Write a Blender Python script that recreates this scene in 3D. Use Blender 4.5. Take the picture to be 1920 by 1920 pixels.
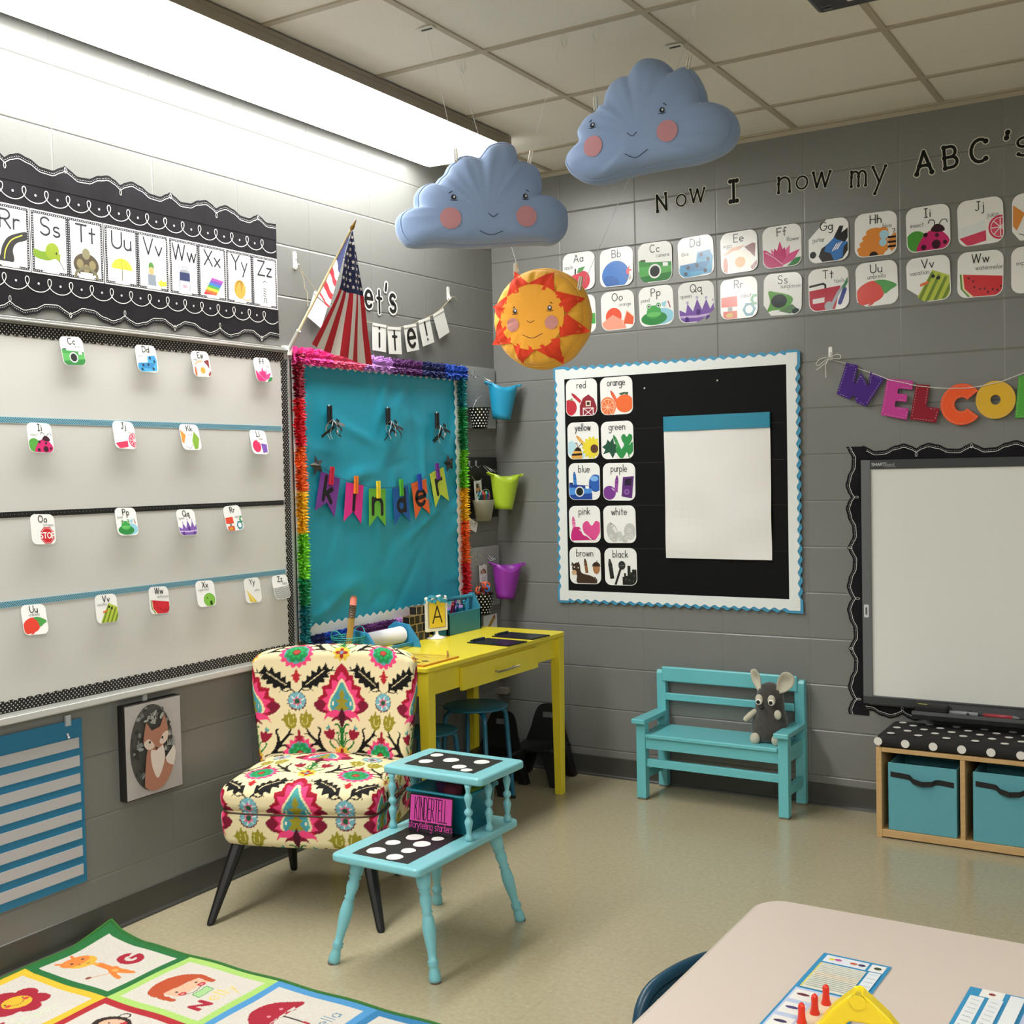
import bpy, math, random
import numpy as np
from mathutils import Matrix, Vector
random.seed(7); rng = np.random.RandomState(3)
for o in list(bpy.data.objects): bpy.data.objects.remove(o)
SC = bpy.context.scene; COL = SC.collection
PI = math.pi; sin, cos = math.sin, math.cos

# ------------------------------------------------ camera
cam = bpy.data.cameras.new('camera'); co = bpy.data.objects.new('camera', cam); COL.objects.link(co)
yaw, pit, rol = -.5489, -.0360, -.0221
fw = Vector((sin(yaw)*cos(pit), cos(yaw)*cos(pit), sin(pit)))
r0 = Vector((cos(yaw), -sin(yaw), 0)); u0 = r0.cross(fw)
rv = r0*cos(rol) + u0*sin(rol); uv_ = -r0*sin(rol) + u0*cos(rol)
cm = Matrix((rv, uv_, -fw)).transposed().to_4x4(); cm.translation = (3.1804, -5.0546, 1.5162)
co.matrix_world = cm
cam.sensor_width = 36; cam.lens = 36*2176.16/1920; cam.clip_start = .05
SC.camera = co
# ------------------------------------------------ world, exposure
w = bpy.data.worlds.new('world'); SC.world = w; w.use_nodes = True
w.node_tree.nodes['Background'].inputs[0].default_value = (.8, .85, 1, 1)
w.node_tree.nodes['Background'].inputs[1].default_value = .3
SC.view_settings.view_transform = 'Standard'; SC.view_settings.look = 'None'
SC.view_settings.gamma = 1; SC.view_settings.use_curve_mapping = False
SC.view_settings.exposure = 0.42
LAMP_NEAR = 13.5     # emission of the tube fixture row along the left wall
LAMP_FAR = 15.5       # emission of the other fixture rows

# ------------------------------------------------ materials
def lin(h):
    h = h.lstrip('#'); r = []
    for i in (0, 2, 4):
        c = int(h[i:i+2], 16)/255
        r.append(c/12.92 if c <= .04045 else ((c+.055)/1.055)**2.4)
    return tuple(r)
_mc = {}
def M(h, rough=.55, metal=0, coat=0, alpha=1, trans=0, ior=None, sheen=0, name=None):
    k = (h, rough, metal, coat, alpha, trans, sheen)
    if k in _mc: return _mc[k]
    m = bpy.data.materials.new(name or 'paint_'+h.strip('#')); m.use_nodes = True
    b = m.node_tree.nodes['Principled BSDF']
    b.inputs['Base Color'].default_value = (*lin(h), 1); b.inputs['Roughness'].default_value = rough
    b.inputs['Metallic'].default_value = metal; b.inputs['Coat Weight'].default_value = coat
    b.inputs['Alpha'].default_value = alpha; b.inputs['Transmission Weight'].default_value = trans
    b.inputs['Sheen Weight'].default_value = sheen
    if ior: b.inputs['IOR'].default_value = ior
    _mc[k] = m; return m
class NT:
    """tiny node helper"""
    def __init__(s, name):
        s.m = bpy.data.materials.new(name); s.m.use_nodes = True; s.t = s.m.node_tree
        s.b = s.t.nodes['Principled BSDF']
    def n(s, typ, ins={}, **kw):
        x = s.t.nodes.new(typ)
        for k, v in kw.items(): setattr(x, k, v)
        for k, v in ins.items():
            if isinstance(v, bpy.types.NodeSocket): s.t.links.new(v, x.inputs[k])
            else: x.inputs[k].default_value = v
        return x
    def set(s, k, v):
        if isinstance(v, bpy.types.NodeSocket): s.t.links.new(v, s.b.inputs[k])
        else: s.b.inputs[k].default_value = v
def C4(h): return (*lin(h), 1)
def noisy(name, h1, h2, scale=20, rough=.5, bump=0, bscale=200, detail=4, sheen=0, coat=0):
    t = NT(name); tc = t.n('ShaderNodeTexCoord')
    nz = t.n('ShaderNodeTexNoise', {'Vector': tc.outputs['Object'], 'Scale': scale, 'Detail': detail})
    rp = t.n('ShaderNodeMix', {0: nz.outputs[0], 6: C4(h1), 7: C4(h2)}, data_type='RGBA')
    t.set('Base Color', rp.outputs[2]); t.set('Roughness', rough); t.set('Sheen Weight', sheen); t.set('Coat Weight', coat)
    if bump:
        n2 = t.n('ShaderNodeTexNoise', {'Vector': tc.outputs['Object'], 'Scale': bscale, 'Detail': 3})
        bp = t.n('ShaderNodeBump', {'Height': n2.outputs[0], 'Strength': bump, 'Distance': .002})
        t.set('Normal', bp.outputs[0])
    return t.m
def block_wall(name, horiz, off_h, off_v):
    """painted concrete block in stack bond, semi-gloss paint"""
    t = NT(name); g = t.n('ShaderNodeNewGeometry')
    sp = t.n('ShaderNodeSeparateXYZ', {0: g.outputs['Position']})
    h = t.n('ShaderNodeMath', {0: sp.outputs[horiz], 1: off_h}, operation='SUBTRACT')
    v = t.n('ShaderNodeMath', {0: sp.outputs[2], 1: off_v}, operation='SUBTRACT')
    cv = t.n('ShaderNodeCombineXYZ', {0: h.outputs[0], 1: v.outputs[0]})
    def line(sock, period, width):
        q = t.n('ShaderNodeMath', {0: sock, 1: period}, operation='DIVIDE'); fr = t.n('ShaderNodeMath', {0: q.outputs[0]}, operation='FRACT')
        c = t.n('ShaderNodeMath', {0: fr.outputs[0], 1: .5}, operation='SUBTRACT'); a = t.n('ShaderNodeMath', {0: c.outputs[0]}, operation='ABSOLUTE')
        e = t.n('ShaderNodeMath', {0: .5, 1: a.outputs[0]}, operation='SUBTRACT'); d = t.n('ShaderNodeMath', {0: e.outputs[0], 1: period/width}, operation='MULTIPLY')
        m = t.n('ShaderNodeMath', {0: 1.0, 1: d.outputs[0]}, operation='SUBTRACT'); return t.n('ShaderNodeMath', {0: m.outputs[0], 1: 0.0}, operation='MAXIMUM')
    lv = line(h.outputs[0], .4064, .0042); lh = line(v.outputs[0], .2032, .005)
    br = t.n('ShaderNodeMath', {0: t.n('ShaderNodeMath', {0: lv.outputs[0], 1: .4}, operation='MULTIPLY').outputs[0], 1: lh.outputs[0]}, operation='MAXIMUM')
    n1 = t.n('ShaderNodeTexNoise', {'Vector': g.outputs['Position'], 'Scale': 3.0, 'Detail': 3})
    mx = t.n('ShaderNodeMix', {0: n1.outputs[0], 6: C4('#767774'), 7: C4('#7c7d7a')}, data_type='RGBA')
    mm = t.n('ShaderNodeMath', {0: br.outputs[0], 1: .3}, operation='MULTIPLY')
    m2 = t.n('ShaderNodeMix', {0: mm.outputs[0], 6: mx.outputs[2], 7: C4('#5d5c57')}, data_type='RGBA')
    t.set('Base Color', m2.outputs[2])
    inv = t.n('ShaderNodeMath', {0: 1.0, 1: br.outputs[0]}, operation='SUBTRACT')
    n2 = t.n('ShaderNodeTexNoise', {'Vector': g.outputs['Position'], 'Scale': 70.0, 'Detail': 5, 'Roughness': .6})
    n3 = t.n('ShaderNodeTexNoise', {'Vector': g.outputs['Position'], 'Scale': 9.0, 'Detail': 2})
    b1 = t.n('ShaderNodeBump', {'Height': n3.outputs[0], 'Strength': .25, 'Distance': .004})
    b2 = t.n('ShaderNodeBump', {'Height': n2.outputs[0], 'Strength': .3, 'Distance': .0012, 'Normal': b1.outputs[0]})
    b3 = t.n('ShaderNodeBump', {'Height': inv.outputs[0], 'Strength': .8, 'Distance': .003, 'Normal': b2.outputs[0]})
    t.set('Normal', b3.outputs[0]); t.set('Roughness', .3)
    return t.m

# ------------------------------------------------ mesh builder
def area2(p): return sum(p[i][0]*p[(i+1) % len(p)][1]-p[(i+1) % len(p)][0]*p[i][1] for i in range(len(p)))
def clip_poly(P, C):
    out = list(P)
    for i in range(len(C)):
        a, b = C[i], C[(i+1) % len(C)]; inp = out; out = []
        if not inp: return []
        def side(p): return (b[0]-a[0])*(p[1]-a[1])-(b[1]-a[1])*(p[0]-a[0])
        for j in range(len(inp)):
            p, q = inp[j], inp[(j+1) % len(inp)]; sp, sq = side(p), side(q)
            if sp >= 0: out.append(p)
            if (sp >= 0) != (sq >= 0):
                t = sp/(sp-sq); out.append((p[0]+(q[0]-p[0])*t, p[1]+(q[1]-p[1])*t))
    return out
def ell(cx, cy, rx, ry=None, a0=0, a1=360, n=28, rot=0):
    ry = rx if ry is None else ry; n = max(4, int(n*abs(a1-a0)/360)) if abs(a1-a0) < 360 else n
    full = abs(a1-a0) >= 360; k = n if full else n+1; r = math.radians(rot); o = []
    for i in range(k):
        a = math.radians(a0+(a1-a0)*i/n); x, y = rx*cos(a), ry*sin(a)
        o.append((cx+x*cos(r)-y*sin(r), cy+x*sin(r)+y*cos(r)))
    return o
def rrect(x0, x1, y0, y1, r, n=5):
    o = []
    for cx, cy, a in ((x1-r, y1-r, 0), (x0+r, y1-r, 90), (x0+r, y0+r, 180), (x1-r, y0+r, 270)):
        o += [(cx+r*cos(math.radians(a+90*i/n)), cy+r*sin(math.radians(a+90*i/n))) for i in range(n+1)]
    return o
def smooth_closed(pts, n=4):
    o = []; N = len(pts)
    for i in range(N):
        p0, p1, p2, p3 = pts[i-1], pts[i], pts[(i+1) % N], pts[(i+2) % N]
        for k in range(n):
            t = k/n
            o.append(tuple(.5*((2*p1[d])+(-p0[d]+p2[d])*t+(2*p0[d]-5*p1[d]+4*p2[d]-p3[d])*t*t+(-p0[d]+3*p1[d]-3*p2[d]+p3[d])*t**3) for d in range(len(p1))))
    return o
def smooth_open(pts, n=5):
    q = [pts[0]]+list(pts)+[pts[-1]]; o = []
    for i in range(1, len(q)-2):
        p0, p1, p2, p3 = q[i-1], q[i], q[i+1], q[i+2]
        for k in range(n):
            t = k/n
            o.append(tuple(.5*((2*p1[d])+(-p0[d]+p2[d])*t+(2*p0[d]-5*p1[d]+4*p2[d]-p3[d])*t*t+(-p0[d]+3*p1[d]-3*p2[d]+p3[d])*t**3) for d in range(len(p1))))
    o.append(tuple(pts[-1])); return o

FONT = {
'A': (6, '0,0 3,8 6,0;1.2,2.8 4.8,2.8'), 'B': (5, '0,0 0,8;0,8 2.5,8 @2.5,6,2,2,90,-90 0,4;0,4 2.8,4 @2.8,2,2.2,2,90,-90 0,0'),
'C': (6, '@3.4,4,3.4,4,50,310'), 'D': (5.6, '0,0 0,8;0,8 1.8,8 @1.8,4,3.8,4,90,-90 0,0'), 'E': (4.6, '4.6,8 0,8 0,0 4.6,0;0,4.2 3.8,4.2'),
'F': (4.6, '4.6,8 0,8 0,0;0,4.2 3.8,4.2'), 'G': (6.6, '@3.5,4,3.5,4,45,360 4.2,4'), 'H': (5.2, '0,8 0,0;5.2,8 5.2,0;0,4 5.2,4'),
'I': (3, '1.5,8 1.5,0;0,8 3,8;0,0 3,0'), 'J': (4, '1.2,8 4.4,8;2.8,8 @1.2,1.8,1.6,1.8,0,-150'), 'K': (5, '0,8 0,0;4.8,8 0,3.4;1.6,4.8 5,0'),
'L': (4.2, '0,8 0,0 4.2,0'), 'M': (6.4, '0,0 0,8 3.2,2 6.4,8 6.4,0'), 'N': (5.4, '0,0 0,8 5.4,0 5.4,8'), 'O': (6.8, '@3.4,4,3.4,4,90,450'),
'P': (4.8, '0,0 0,8 2.4,8 @2.4,5.9,2.3,2.1,90,-90 0,3.8'), 'Q': (6.8, '@3.4,4,3.4,4,90,450;4.4,2.4 7,-.4'), 'R': (5, '0,0 0,8 2.4,8 @2.4,5.9,2.3,2.1,90,-90 0,3.8;2,3.8 5,0'),
'S': (5, '@2.6,6,2.2,2,30,270 @2.4,2,2.4,2,90,-150'), 'T': (5.6, '0,8 5.6,8;2.8,8 2.8,0'), 'U': (5.6, '0,8 0,2.8 @2.8,2.8,2.8,2.8,180,360 5.6,8'),
'V': (5.6, '0,8 2.8,0 5.6,8'), 'W': (8, '0,8 2,0 4,8 6,0 8,8'), 'X': (5.4, '0,8 5.4,0;5.4,8 0,0'), 'Y': (5.4, '0,8 2.7,4;5.4,8 2.7,4 2.7,0'), 'Z': (5.2, '0,8 5.2,8 0,0 5.2,0'),
'a': (4.2, '@2,2.2,2,2.2,60,420;4.1,4.4 4.1,0'), 'b': (4.2, '0,8 0,0;@2.1,2.2,2.1,2.2,150,-150'), 'c': (3.8, '@2.1,2.2,2.1,2.2,50,310'),
'd': (4.2, '@2,2.2,2,2.2,40,400;4.1,8 4.1,0'), 'e': (4.2, '.1,2.3 4.1,2.3 @2.1,2.2,2.1,2.2,3,315'), 'f': (3, '@2.4,6.6,1.2,1.4,40,180 1.2,0;0,4.4 2.8,4.4'),
'g': (4.2, '@2,2.2,2,2.2,60,420;4.1,4.4 4.1,-1.4 @2.1,-1.4,2,1.8,0,-150'), 'h': (3.8, '0,8 0,0;0,2.6 @1.9,2.5,1.9,1.9,180,0 3.8,0'), 'i': (1, '.5,4.4 .5,0;.5,6.1 .5,6.4'),
'j': (2, '1.2,4.4 1.2,-1.6 @.1,-1.6,1.1,1.4,0,-120;1.2,6.1 1.2,6.4'), 'k': (3.8, '0,8 0,0;3.4,4.4 0,1.7;1.3,2.7 3.8,0'), 'l': (1, '.5,8 .5,0'),
'm': (6, '0,4.4 0,0;0,2.8 @1.5,2.9,1.5,1.5,180,0 3,0;3,2.8 @4.5,2.9,1.5,1.5,180,0 6,0'), 'n': (3.8, '0,4.4 0,0;0,2.6 @1.9,2.5,1.9,1.9,180,0 3.8,0'),
'o': (4.4, '@2.2,2.2,2.2,2.2,90,450'), 'p': (4.2, '0,4.4 0,-3.4;@2.1,2.2,2.1,2.2,150,-150'), 'q': (4.2, '@2,2.2,2,2.2,60,420;4.1,4.4 4.1,-3.2 5,-2.6'),
'r': (2.6, '0,4.4 0,0;0,2.6 @1.8,2.6,1.8,1.8,180,60'), 's': (3.4, '@1.8,3.3,1.5,1.1,40,270 @1.7,1.1,1.6,1.1,90,-150'), 't': (3, '1.4,7 1.4,0;0,4.6 3,4.6'),
'u': (3.8, '0,4.4 0,1.9 @1.9,1.9,1.9,1.9,180,360;3.8,4.4 3.8,0'), 'v': (4, '0,4.4 2,0 4,4.4'), 'w': (5.6, '0,4.4 1.4,0 2.8,4.4 4.2,0 5.6,4.4'),
'x': (3.8, '0,4.4 3.8,0;3.8,4.4 0,0'), 'y': (4, '0,4.4 2.1,.1;4,4.4 .8,-3.2'), 'z': (3.6, '0,4.4 3.6,4.4 0,0 3.6,0'),
"'": (1, '.8,8.2 .2,6.3'), '!': (1, '.5,8 .5,2.4;.5,.2 .5,.4'), ' ': (3, ''), '1': (1.5, '0,6.5 1.2,8 1.2,0'), '2': (4, '@2,5.9,2,2.1,160,-30 0,0 4,0'),
}
def glyph(ch):
    adv, s = FONT[ch]; st = []
    for part in s.split(';'):
        pts = []
        for t in part.split():
            if t[0] == '@':
                cx, cy, rx, ry, a0, a1 = map(float, t[1:].split(','))
                n = max(4, int(abs(a1-a0)/22))
                pts += [(cx+rx*cos(math.radians(a0+(a1-a0)*i/n)), cy+ry*sin(math.radians(a0+(a1-a0)*i/n))) for i in range(n+1)]
            else: pts.append(tuple(map(float, t.split(','))))
        q = []
        for p in pts:
            if not q or abs(p[0]-q[-1][0])+abs(p[1]-q[-1][1]) > .02: q.append(p)
        if q: st.append(q)
    return adv, st
def ribbon_quads(pts, w, cap=True):
    """non overlapping quads along a polyline, plus round ends"""
    n = len(pts); L = []; R = []; out = []
    closed = n > 3 and math.hypot(pts[0][0]-pts[-1][0], pts[0][1]-pts[-1][1]) < 1e-4
    def nrm(a, b):
        d = math.hypot(b[0]-a[0], b[1]-a[1]) or 1; return (-(b[1]-a[1])/d, (b[0]-a[0])/d)
    for i in range(n):
        if i == 0: a = nrm(pts[-2], pts[-1]) if closed else nrm(pts[0], pts[1]); b = nrm(pts[0], pts[1])
        elif i == n-1: a = nrm(pts[-2], pts[-1]); b = nrm(pts[0], pts[1]) if closed else a
        else: a = nrm(pts[i-1], pts[i]); b = nrm(pts[i], pts[i+1])
        mx, my = a[0]+b[0], a[1]+b[1]; l = math.hypot(mx, my)
        if l < 1e-6: mx, my, l = a[0], a[1], 1
        x, y = pts[i]
        if a[0]*b[0]+a[1]*b[1] < -.1:      # sharp turn: butt ends and a round joint
            L.append(((x+a[0]*w/2, y+a[1]*w/2), (x+b[0]*w/2, y+b[1]*w/2))); R.append(((x-a[0]*w/2, y-a[1]*w/2), (x-b[0]*w/2, y-b[1]*w/2)))
            out.append([(x+w/2*cos(PI*q/4), y+w/2*sin(PI*q/4)) for q in range(8)]); continue
        mx, my = mx/l, my/l; k = min(1/max(.3, mx*a[0]+my*a[1]), 2.2)*w/2
        L.append(((x+mx*k, y+my*k),)*2); R.append(((x-mx*k, y-my*k),)*2)
    for i in range(n-1): out.append([R[i][1], R[i+1][0], L[i+1][0], L[i][1]])
    if cap and not closed:
        for e, s in ((0, 1), (n-1, -1)):
            a = nrm(pts[0], pts[1]) if e == 0 else nrm(pts[-2], pts[-1]); th = math.atan2(a[1], a[0])
            out.append([(pts[e][0]+w/2*cos(th+s*PI*k/6), pts[e][1]+w/2*sin(th+s*PI*k/6)) for k in range(7)])
    return out

class G:
    def __init__(s, mat=None):
        s.v = []; s.f = []; s.mi_ = []; s.sm = []; s.mats = []; s.cur = mat; s.X = None
        s.clip = None; s.z = .0012; s.dz = .00008; s.sc = (1, 1, 0, 0); s.rough = .55
    def mi(s, m):
        if m is None: m = s.cur
        if isinstance(m, str): m = M(m, s.rough)
        if m not in s.mats: s.mats.append(m)
        return s.mats.index(m)
    def add(s, vs, fs, mat=None, smooth=False):
        b = len(s.v)
        if s.X is not None: vs = [tuple(s.X @ Vector(v)) for v in vs]
        s.v += [tuple(v) for v in vs]; k = s.mi(mat)
        for f in fs: s.f.append([b+i for i in f]); s.mi_.append(k); s.sm.append(smooth)
        return s
    # ---- solid shapes
    def box(s, x0, x1, y0, y1, z0, z1, mat=None):
        vs = [(x, y, z) for z in (z0, z1) for y in (y0, y1) for x in (x0, x1)]
        return s.add(vs, [(0, 2, 3, 1), (4, 5, 7, 6), (0, 1, 5, 4), (2, 6, 7, 3), (0, 4, 6, 2), (1, 3, 7, 5)], mat)
    def prism(s, P, z0, z1, mat=None, smooth=False):
        if area2(P) < 0: P = P[::-1]
        n = len(P); vs = [(x, y, z0) for x, y in P]+[(x, y, z1) for x, y in P]
        s.add(vs, [tuple(range(n-1, -1, -1)), tuple(range(n, 2*n))], mat)
        b = len(s.v)-2*n; k = s.mi(mat)
        for i in range(n): s.f.append([b+i, b+(i+1) % n, b+n+(i+1) % n, b+n+i]); s.mi_.append(k); s.sm.append(smooth)
        return s
    def tube(s, pts, r, mat=None, n=8, caps=True, closed=False):
        pts = [Vector(p) for p in pts]; N = len(pts); rs = r if isinstance(r, (list, tuple)) else [r]*N
        vs = []; up = None
        for i in range(N):
            d = (pts[(i+1) % N]-pts[i-1]) if (closed or 0 < i < N-1) else (pts[1]-pts[0] if i == 0 else pts[-1]-pts[-2])
            d.normalize()
            if up is None: up = Vector((0, 0, 1)) if abs(d.z) < .9 else Vector((1, 0, 0))
            a = d.cross(up).normalized(); up = a.cross(d).normalized()
            for k in range(n):
                t = 2*PI*k/n; vs.append(pts[i]+(a*cos(t)+up*sin(t))*rs[i])
        fs = []
        for i in range(N if closed else N-1):
            for k in range(n):
                j = (i+1) % N
                fs.append((i*n+k, j*n+k, j*n+(k+1) % n, i*n+(k+1) % n))
        s.add(vs, fs, mat, True)
        if caps and not closed:
            b = len(s.v)-len(vs); k_ = s.mi(mat)
            for c in (list(range(b+n-1, b-1, -1)), list(range(b+(N-1)*n, b+N*n))): s.f.append(c); s.mi_.append(k_); s.sm.append(False)
        return s
    def lathe(s, prof, mat=None, n=20, c=(0, 0, 0), smooth=True, caps=True):
        N = len(prof); vs = [(c[0]+r*cos(2*PI*k/n), c[1]+r*sin(2*PI*k/n), c[2]+z) for r, z in prof for k in range(n)]
        fs = [(i*n+k, i*n+(k+1) % n, (i+1)*n+(k+1) % n, (i+1)*n+k) for i in range(N-1) for k in range(n)]
        if caps: fs += [tuple(range(n-1, -1, -1)), tuple(range((N-1)*n, N*n))]
        return s.add(vs, fs, mat, smooth)
    def ball(s, c, r, mat=None, nu=16, nv=10, R=None):
        r = (r, r, r) if not isinstance(r, tuple) else r; vs = []
        for i in range(nv+1):
            ph = PI*i/nv
            for k in range(nu):
                v = Vector((r[0]*sin(ph)*cos(2*PI*k/nu), r[1]*sin(ph)*sin(2*PI*k/nu), -r[2]*cos(ph)))
                if R: v = R @ v
                vs.append(v+Vector(c))
        return s.add(vs, [(i*nu+k, i*nu+(k+1) % nu, (i+1)*nu+(k+1) % nu, (i+1)*nu+k) for i in range(nv) for k in range(nu)], mat, True)
    # ---- flat layered artwork, each call one printed layer
    def T(s, p): return (p[0]*s.sc[0]+s.sc[2], p[1]*s.sc[1]+s.sc[3])
    def _face(s, P, z, mat):
        if s.clip: P = clip_poly(P, s.clip)
        if len(P) < 3 or abs(area2(P)) < 1e-9: return
        if area2(P) < 0: P = P[::-1]
        s.add([(x, y, z) for x, y in P], [tuple(range(len(P)))], mat)
    def p(s, P, mat): s._face([s.T(q) for q in P], s.z, mat); s.z += s.dz; return s
    def e(s, cx, cy, rx, ry=None, mat=None, a0=0, a1=360, rot=0): return s.p(ell(cx, cy, rx, ry, a0, a1, rot=rot), mat)
    def l(s, pts, w, mat, cap=True):
        k = (abs(s.sc[0])+abs(s.sc[1]))/2
        for q in ribbon_quads([s.T(p) for p in pts], w*k, cap): s._face(q, s.z, mat)
        s.z += s.dz; return s
    def dots(s, pts, r, mat, n=10):
        k = (abs(s.sc[0])+abs(s.sc[1]))/2
        for q in pts: x, y = s.T(q); s._face(ell(x, y, r*k, n=n), s.z, mat)
        s.z += s.dz; return s
    def text(s, t, x, y, h, mat, w=.08, al='c', gap=1.5, wx=1.0, dot=0, sl=0):
        """stroke lettering, h = capital height, w = stroke width as a fraction of h"""
        k = h/8; W = sum(FONT[c][0]+gap for c in t)-gap; x0 = x-(W*k*wx/2 if al == 'c' else (W*k*wx if al == 'r' else 0))
        for c in t:
            adv, st = glyph(c)
            for q in st:
                P = [(x0+(px+py*sl)*k*wx, y+py*k) for px, py in q]
                if len(P) == 1: P = [P[0], (P[0][0], P[0][1]+.01)]
                s.l(P, w*h, mat); s.z += .00001-s.dz
                if dot and math.hypot(P[0][0]-P[-1][0], P[0][1]-P[-1][1]) > .05*h: s.dots([P[0], P[-1]], dot*h, mat); s.z += .00001-s.dz
            x0 += (adv+gap)*k*wx
        s.z += s.dz; return s
    def build(s, name, parent=None, mw=None, bevel=0, seg=2, subd=0, kind=None, angle=40):
        me = bpy.data.meshes.new(name); me.from_pydata(s.v, [], s.f)
        for m in s.mats: me.materials.append(m)
        me.polygons.foreach_set('material_index', s.mi_); me.polygons.foreach_set('use_smooth', s.sm)
        me.update(); o = bpy.data.objects.new(name, me); COL.objects.link(o)
        if parent is not None: o.parent = parent
        if mw is not None: o.matrix_local = mw
        if bevel:
            b = o.modifiers.new('bevel', 'BEVEL'); b.width = bevel; b.segments = seg; b.limit_method = 'ANGLE'; b.angle_limit = math.radians(angle)
            b.harden_normals = False
        if subd: sd = o.modifiers.new('subd', 'SUBSURF'); sd.levels = sd.render_levels = subd
        if kind: o['kind'] = kind
        return o
def tag(o, label, cat, group=None):
    o['label'] = label; o['category'] = cat
    if group: o['group'] = group
    return o
def thing(name, label, cat, mw=None, group=None):
    o = bpy.data.objects.new(name, None); COL.objects.link(o); o.empty_display_size = .05
    if mw is not None: o.matrix_world = mw
    return tag(o, label, cat, group)
def Tr(x, y, z): return Matrix.Translation((x, y, z))
def Rt(ax, d): return Matrix.Rotation(math.radians(d), 4, ax)
def WR(x, z, n=0, tilt=0, pitch=0, turn=0):
    """frame on the right wall: local x to the right, y up, z out of the wall"""
    return Tr(x, -n, z) @ Rt('X', 90) @ Rt('Z', tilt) @ Rt('X', pitch) @ Rt('Y', turn)
def WL(s, z, n=0, tilt=0, pitch=0, turn=0):
    """frame on the left wall, s metres from the corner"""
    return Tr(n, -s, z) @ Rt('Z', 90) @ Rt('X', 90) @ Rt('Z', tilt) @ Rt('X', pitch) @ Rt('Y', turn)
# ================================================ the room
RX, RY, H = 7.6, -9.2, 2.98
mwl = block_wall('grey_block_left', 1, -.1759, 2.6334); mwr = block_wall('grey_block_right', 0, .4012, 1.9615)
g = G(mwl); g.box(-.2, 0, RY, .2, -.1, H+.3); g.build('wall_left', kind='structure')
g = G(mwr); g.box(0, RX, 0, .2, -.1, H+.3); g.build('wall_right', kind='structure')
mwp = noisy('grey_wall_paint', '#767774', '#7c7d7a', 3, .35, .2, 80)
g = G(mwp); g.box(0, RX+.2, RY-.2, RY, -.1, H+.3); g.build('wall_rear', kind='structure')
g = G(mwp); g.box(RX, RX+.2, RY, .2, -.1, H+.3); g.build('wall_far', kind='structure')
# floor: waxed vinyl tile
t = NT('waxed_vinyl_floor'); ge = t.n('ShaderNodeNewGeometry')
n1 = t.n('ShaderNodeTexNoise', {'Vector': ge.outputs['Position'], 'Scale': 60, 'Detail': 6, 'Roughness': .7})
n2 = t.n('ShaderNodeTexNoise', {'Vector': ge.outputs['Position'], 'Scale': 2.2, 'Detail': 3})
vo = t.n('ShaderNodeTexVoronoi', {'Vector': ge.outputs['Position'], 'Scale': 48}, feature='F1')
r1 = t.n('ShaderNodeValToRGB', {0: n1.outputs[0]}); cr = r1.color_ramp
cr.elements[0].position = .28; cr.elements[0].color = C4('#a0977d'); cr.elements[1].position = .72; cr.elements[1].color = C4('#b7ae93')
e = cr.elements.new(.5); e.color = C4('#aca388')
r2 = t.n('ShaderNodeValToRGB', {0: vo.outputs['Distance']}); r2.color_ramp.elements[0].color = (1, 1, 1, 1); r2.color_ramp.elements[1].color = (0, 0, 0, 1)
r2.color_ramp.elements[0].position = .05; r2.color_ramp.elements[1].position = .16
f2 = t.n('ShaderNodeMath', {0: r2.outputs[0], 1: .35}, operation='MULTIPLY')
m1 = t.n('ShaderNodeMix', {0: f2.outputs[0], 6: r1.outputs[0], 7: C4('#c6bda4')}, data_type='RGBA')
m2 = t.n('ShaderNodeMix', {0: n2.outputs[0], 6: m1.outputs[2], 7: C4('#9e957a')}, data_type='RGBA')
mt = t.n('ShaderNodeMath', {0: n2.outputs[0], 1: .4}, operation='MULTIPLY'); t.t.links.new(mt.outputs[0], m2.inputs[0])
br = t.n('ShaderNodeTexBrick', {'Vector': ge.outputs['Position'], 'Scale': 1, 'Mortar Size': .0009, 'Brick Width': .3048, 'Row Height': .3048, 'Mortar Smooth': .3}, offset=0, squash=1)
fb = t.n('ShaderNodeMath', {0: br.outputs['Fac'], 1: .22}, operation='MULTIPLY')
m3 = t.n('ShaderNodeMix', {0: fb.outputs[0], 6: m2.outputs[2], 7: C4('#6f664e')}, data_type='RGBA')
t.set('Base Color', m3.outputs[2])
n4 = t.n('ShaderNodeTexNoise', {'Vector': ge.outputs['Position'], 'Scale': 7, 'Detail': 3})
bp = t.n('ShaderNodeBump', {'Height': n4.outputs[0], 'Strength': .04, 'Distance': .003}); t.set('Normal', bp.outputs[0])
t.set('Roughness', .2); t.set('Specular IOR Level', .5)
g = G(t.m); g.box(-.2, RX+.2, RY-.2, .2, -.12, 0); g.build('floor', kind='structure')
# ceiling: lay-in tiles and tee bars
t = NT('ceiling_tile'); ge = t.n('ShaderNodeNewGeometry')
n1 = t.n('ShaderNodeTexNoise', {'Vector': ge.outputs['Position'], 'Scale': 160, 'Detail': 3})
mx = t.n('ShaderNodeMix', {0: n1.outputs[0], 6: C4('#ddd8cd'), 7: C4('#ece8df')}, data_type='RGBA'); t.set('Base Color', mx.outputs[2])
bp = t.n('ShaderNodeBump', {'Height': n1.outputs[0], 'Strength': .3, 'Distance': .001}); t.set('Normal', bp.outputs[0]); t.set('Roughness', .9)
g = G(t.m); g.box(-.2, RX+.2, RY-.2, .2, H+.006, H+.3); ceil = g.build('ceiling', kind='structure')
tee = M('#b0a793', .5)
g = G(tee)
xs = [.9756+.6138*k for k in range(-1, 11)]; ys = [-.3729-.6037*k for k in range(0, 15)]
for x in xs: g.box(x-.012, x+.012, RY, 0, H, H+.007)
for y in ys: g.box(0, RX, y-.0121, y+.0121, H-.0004, H+.007)
g.build('ceiling_grid', ceil)
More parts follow.
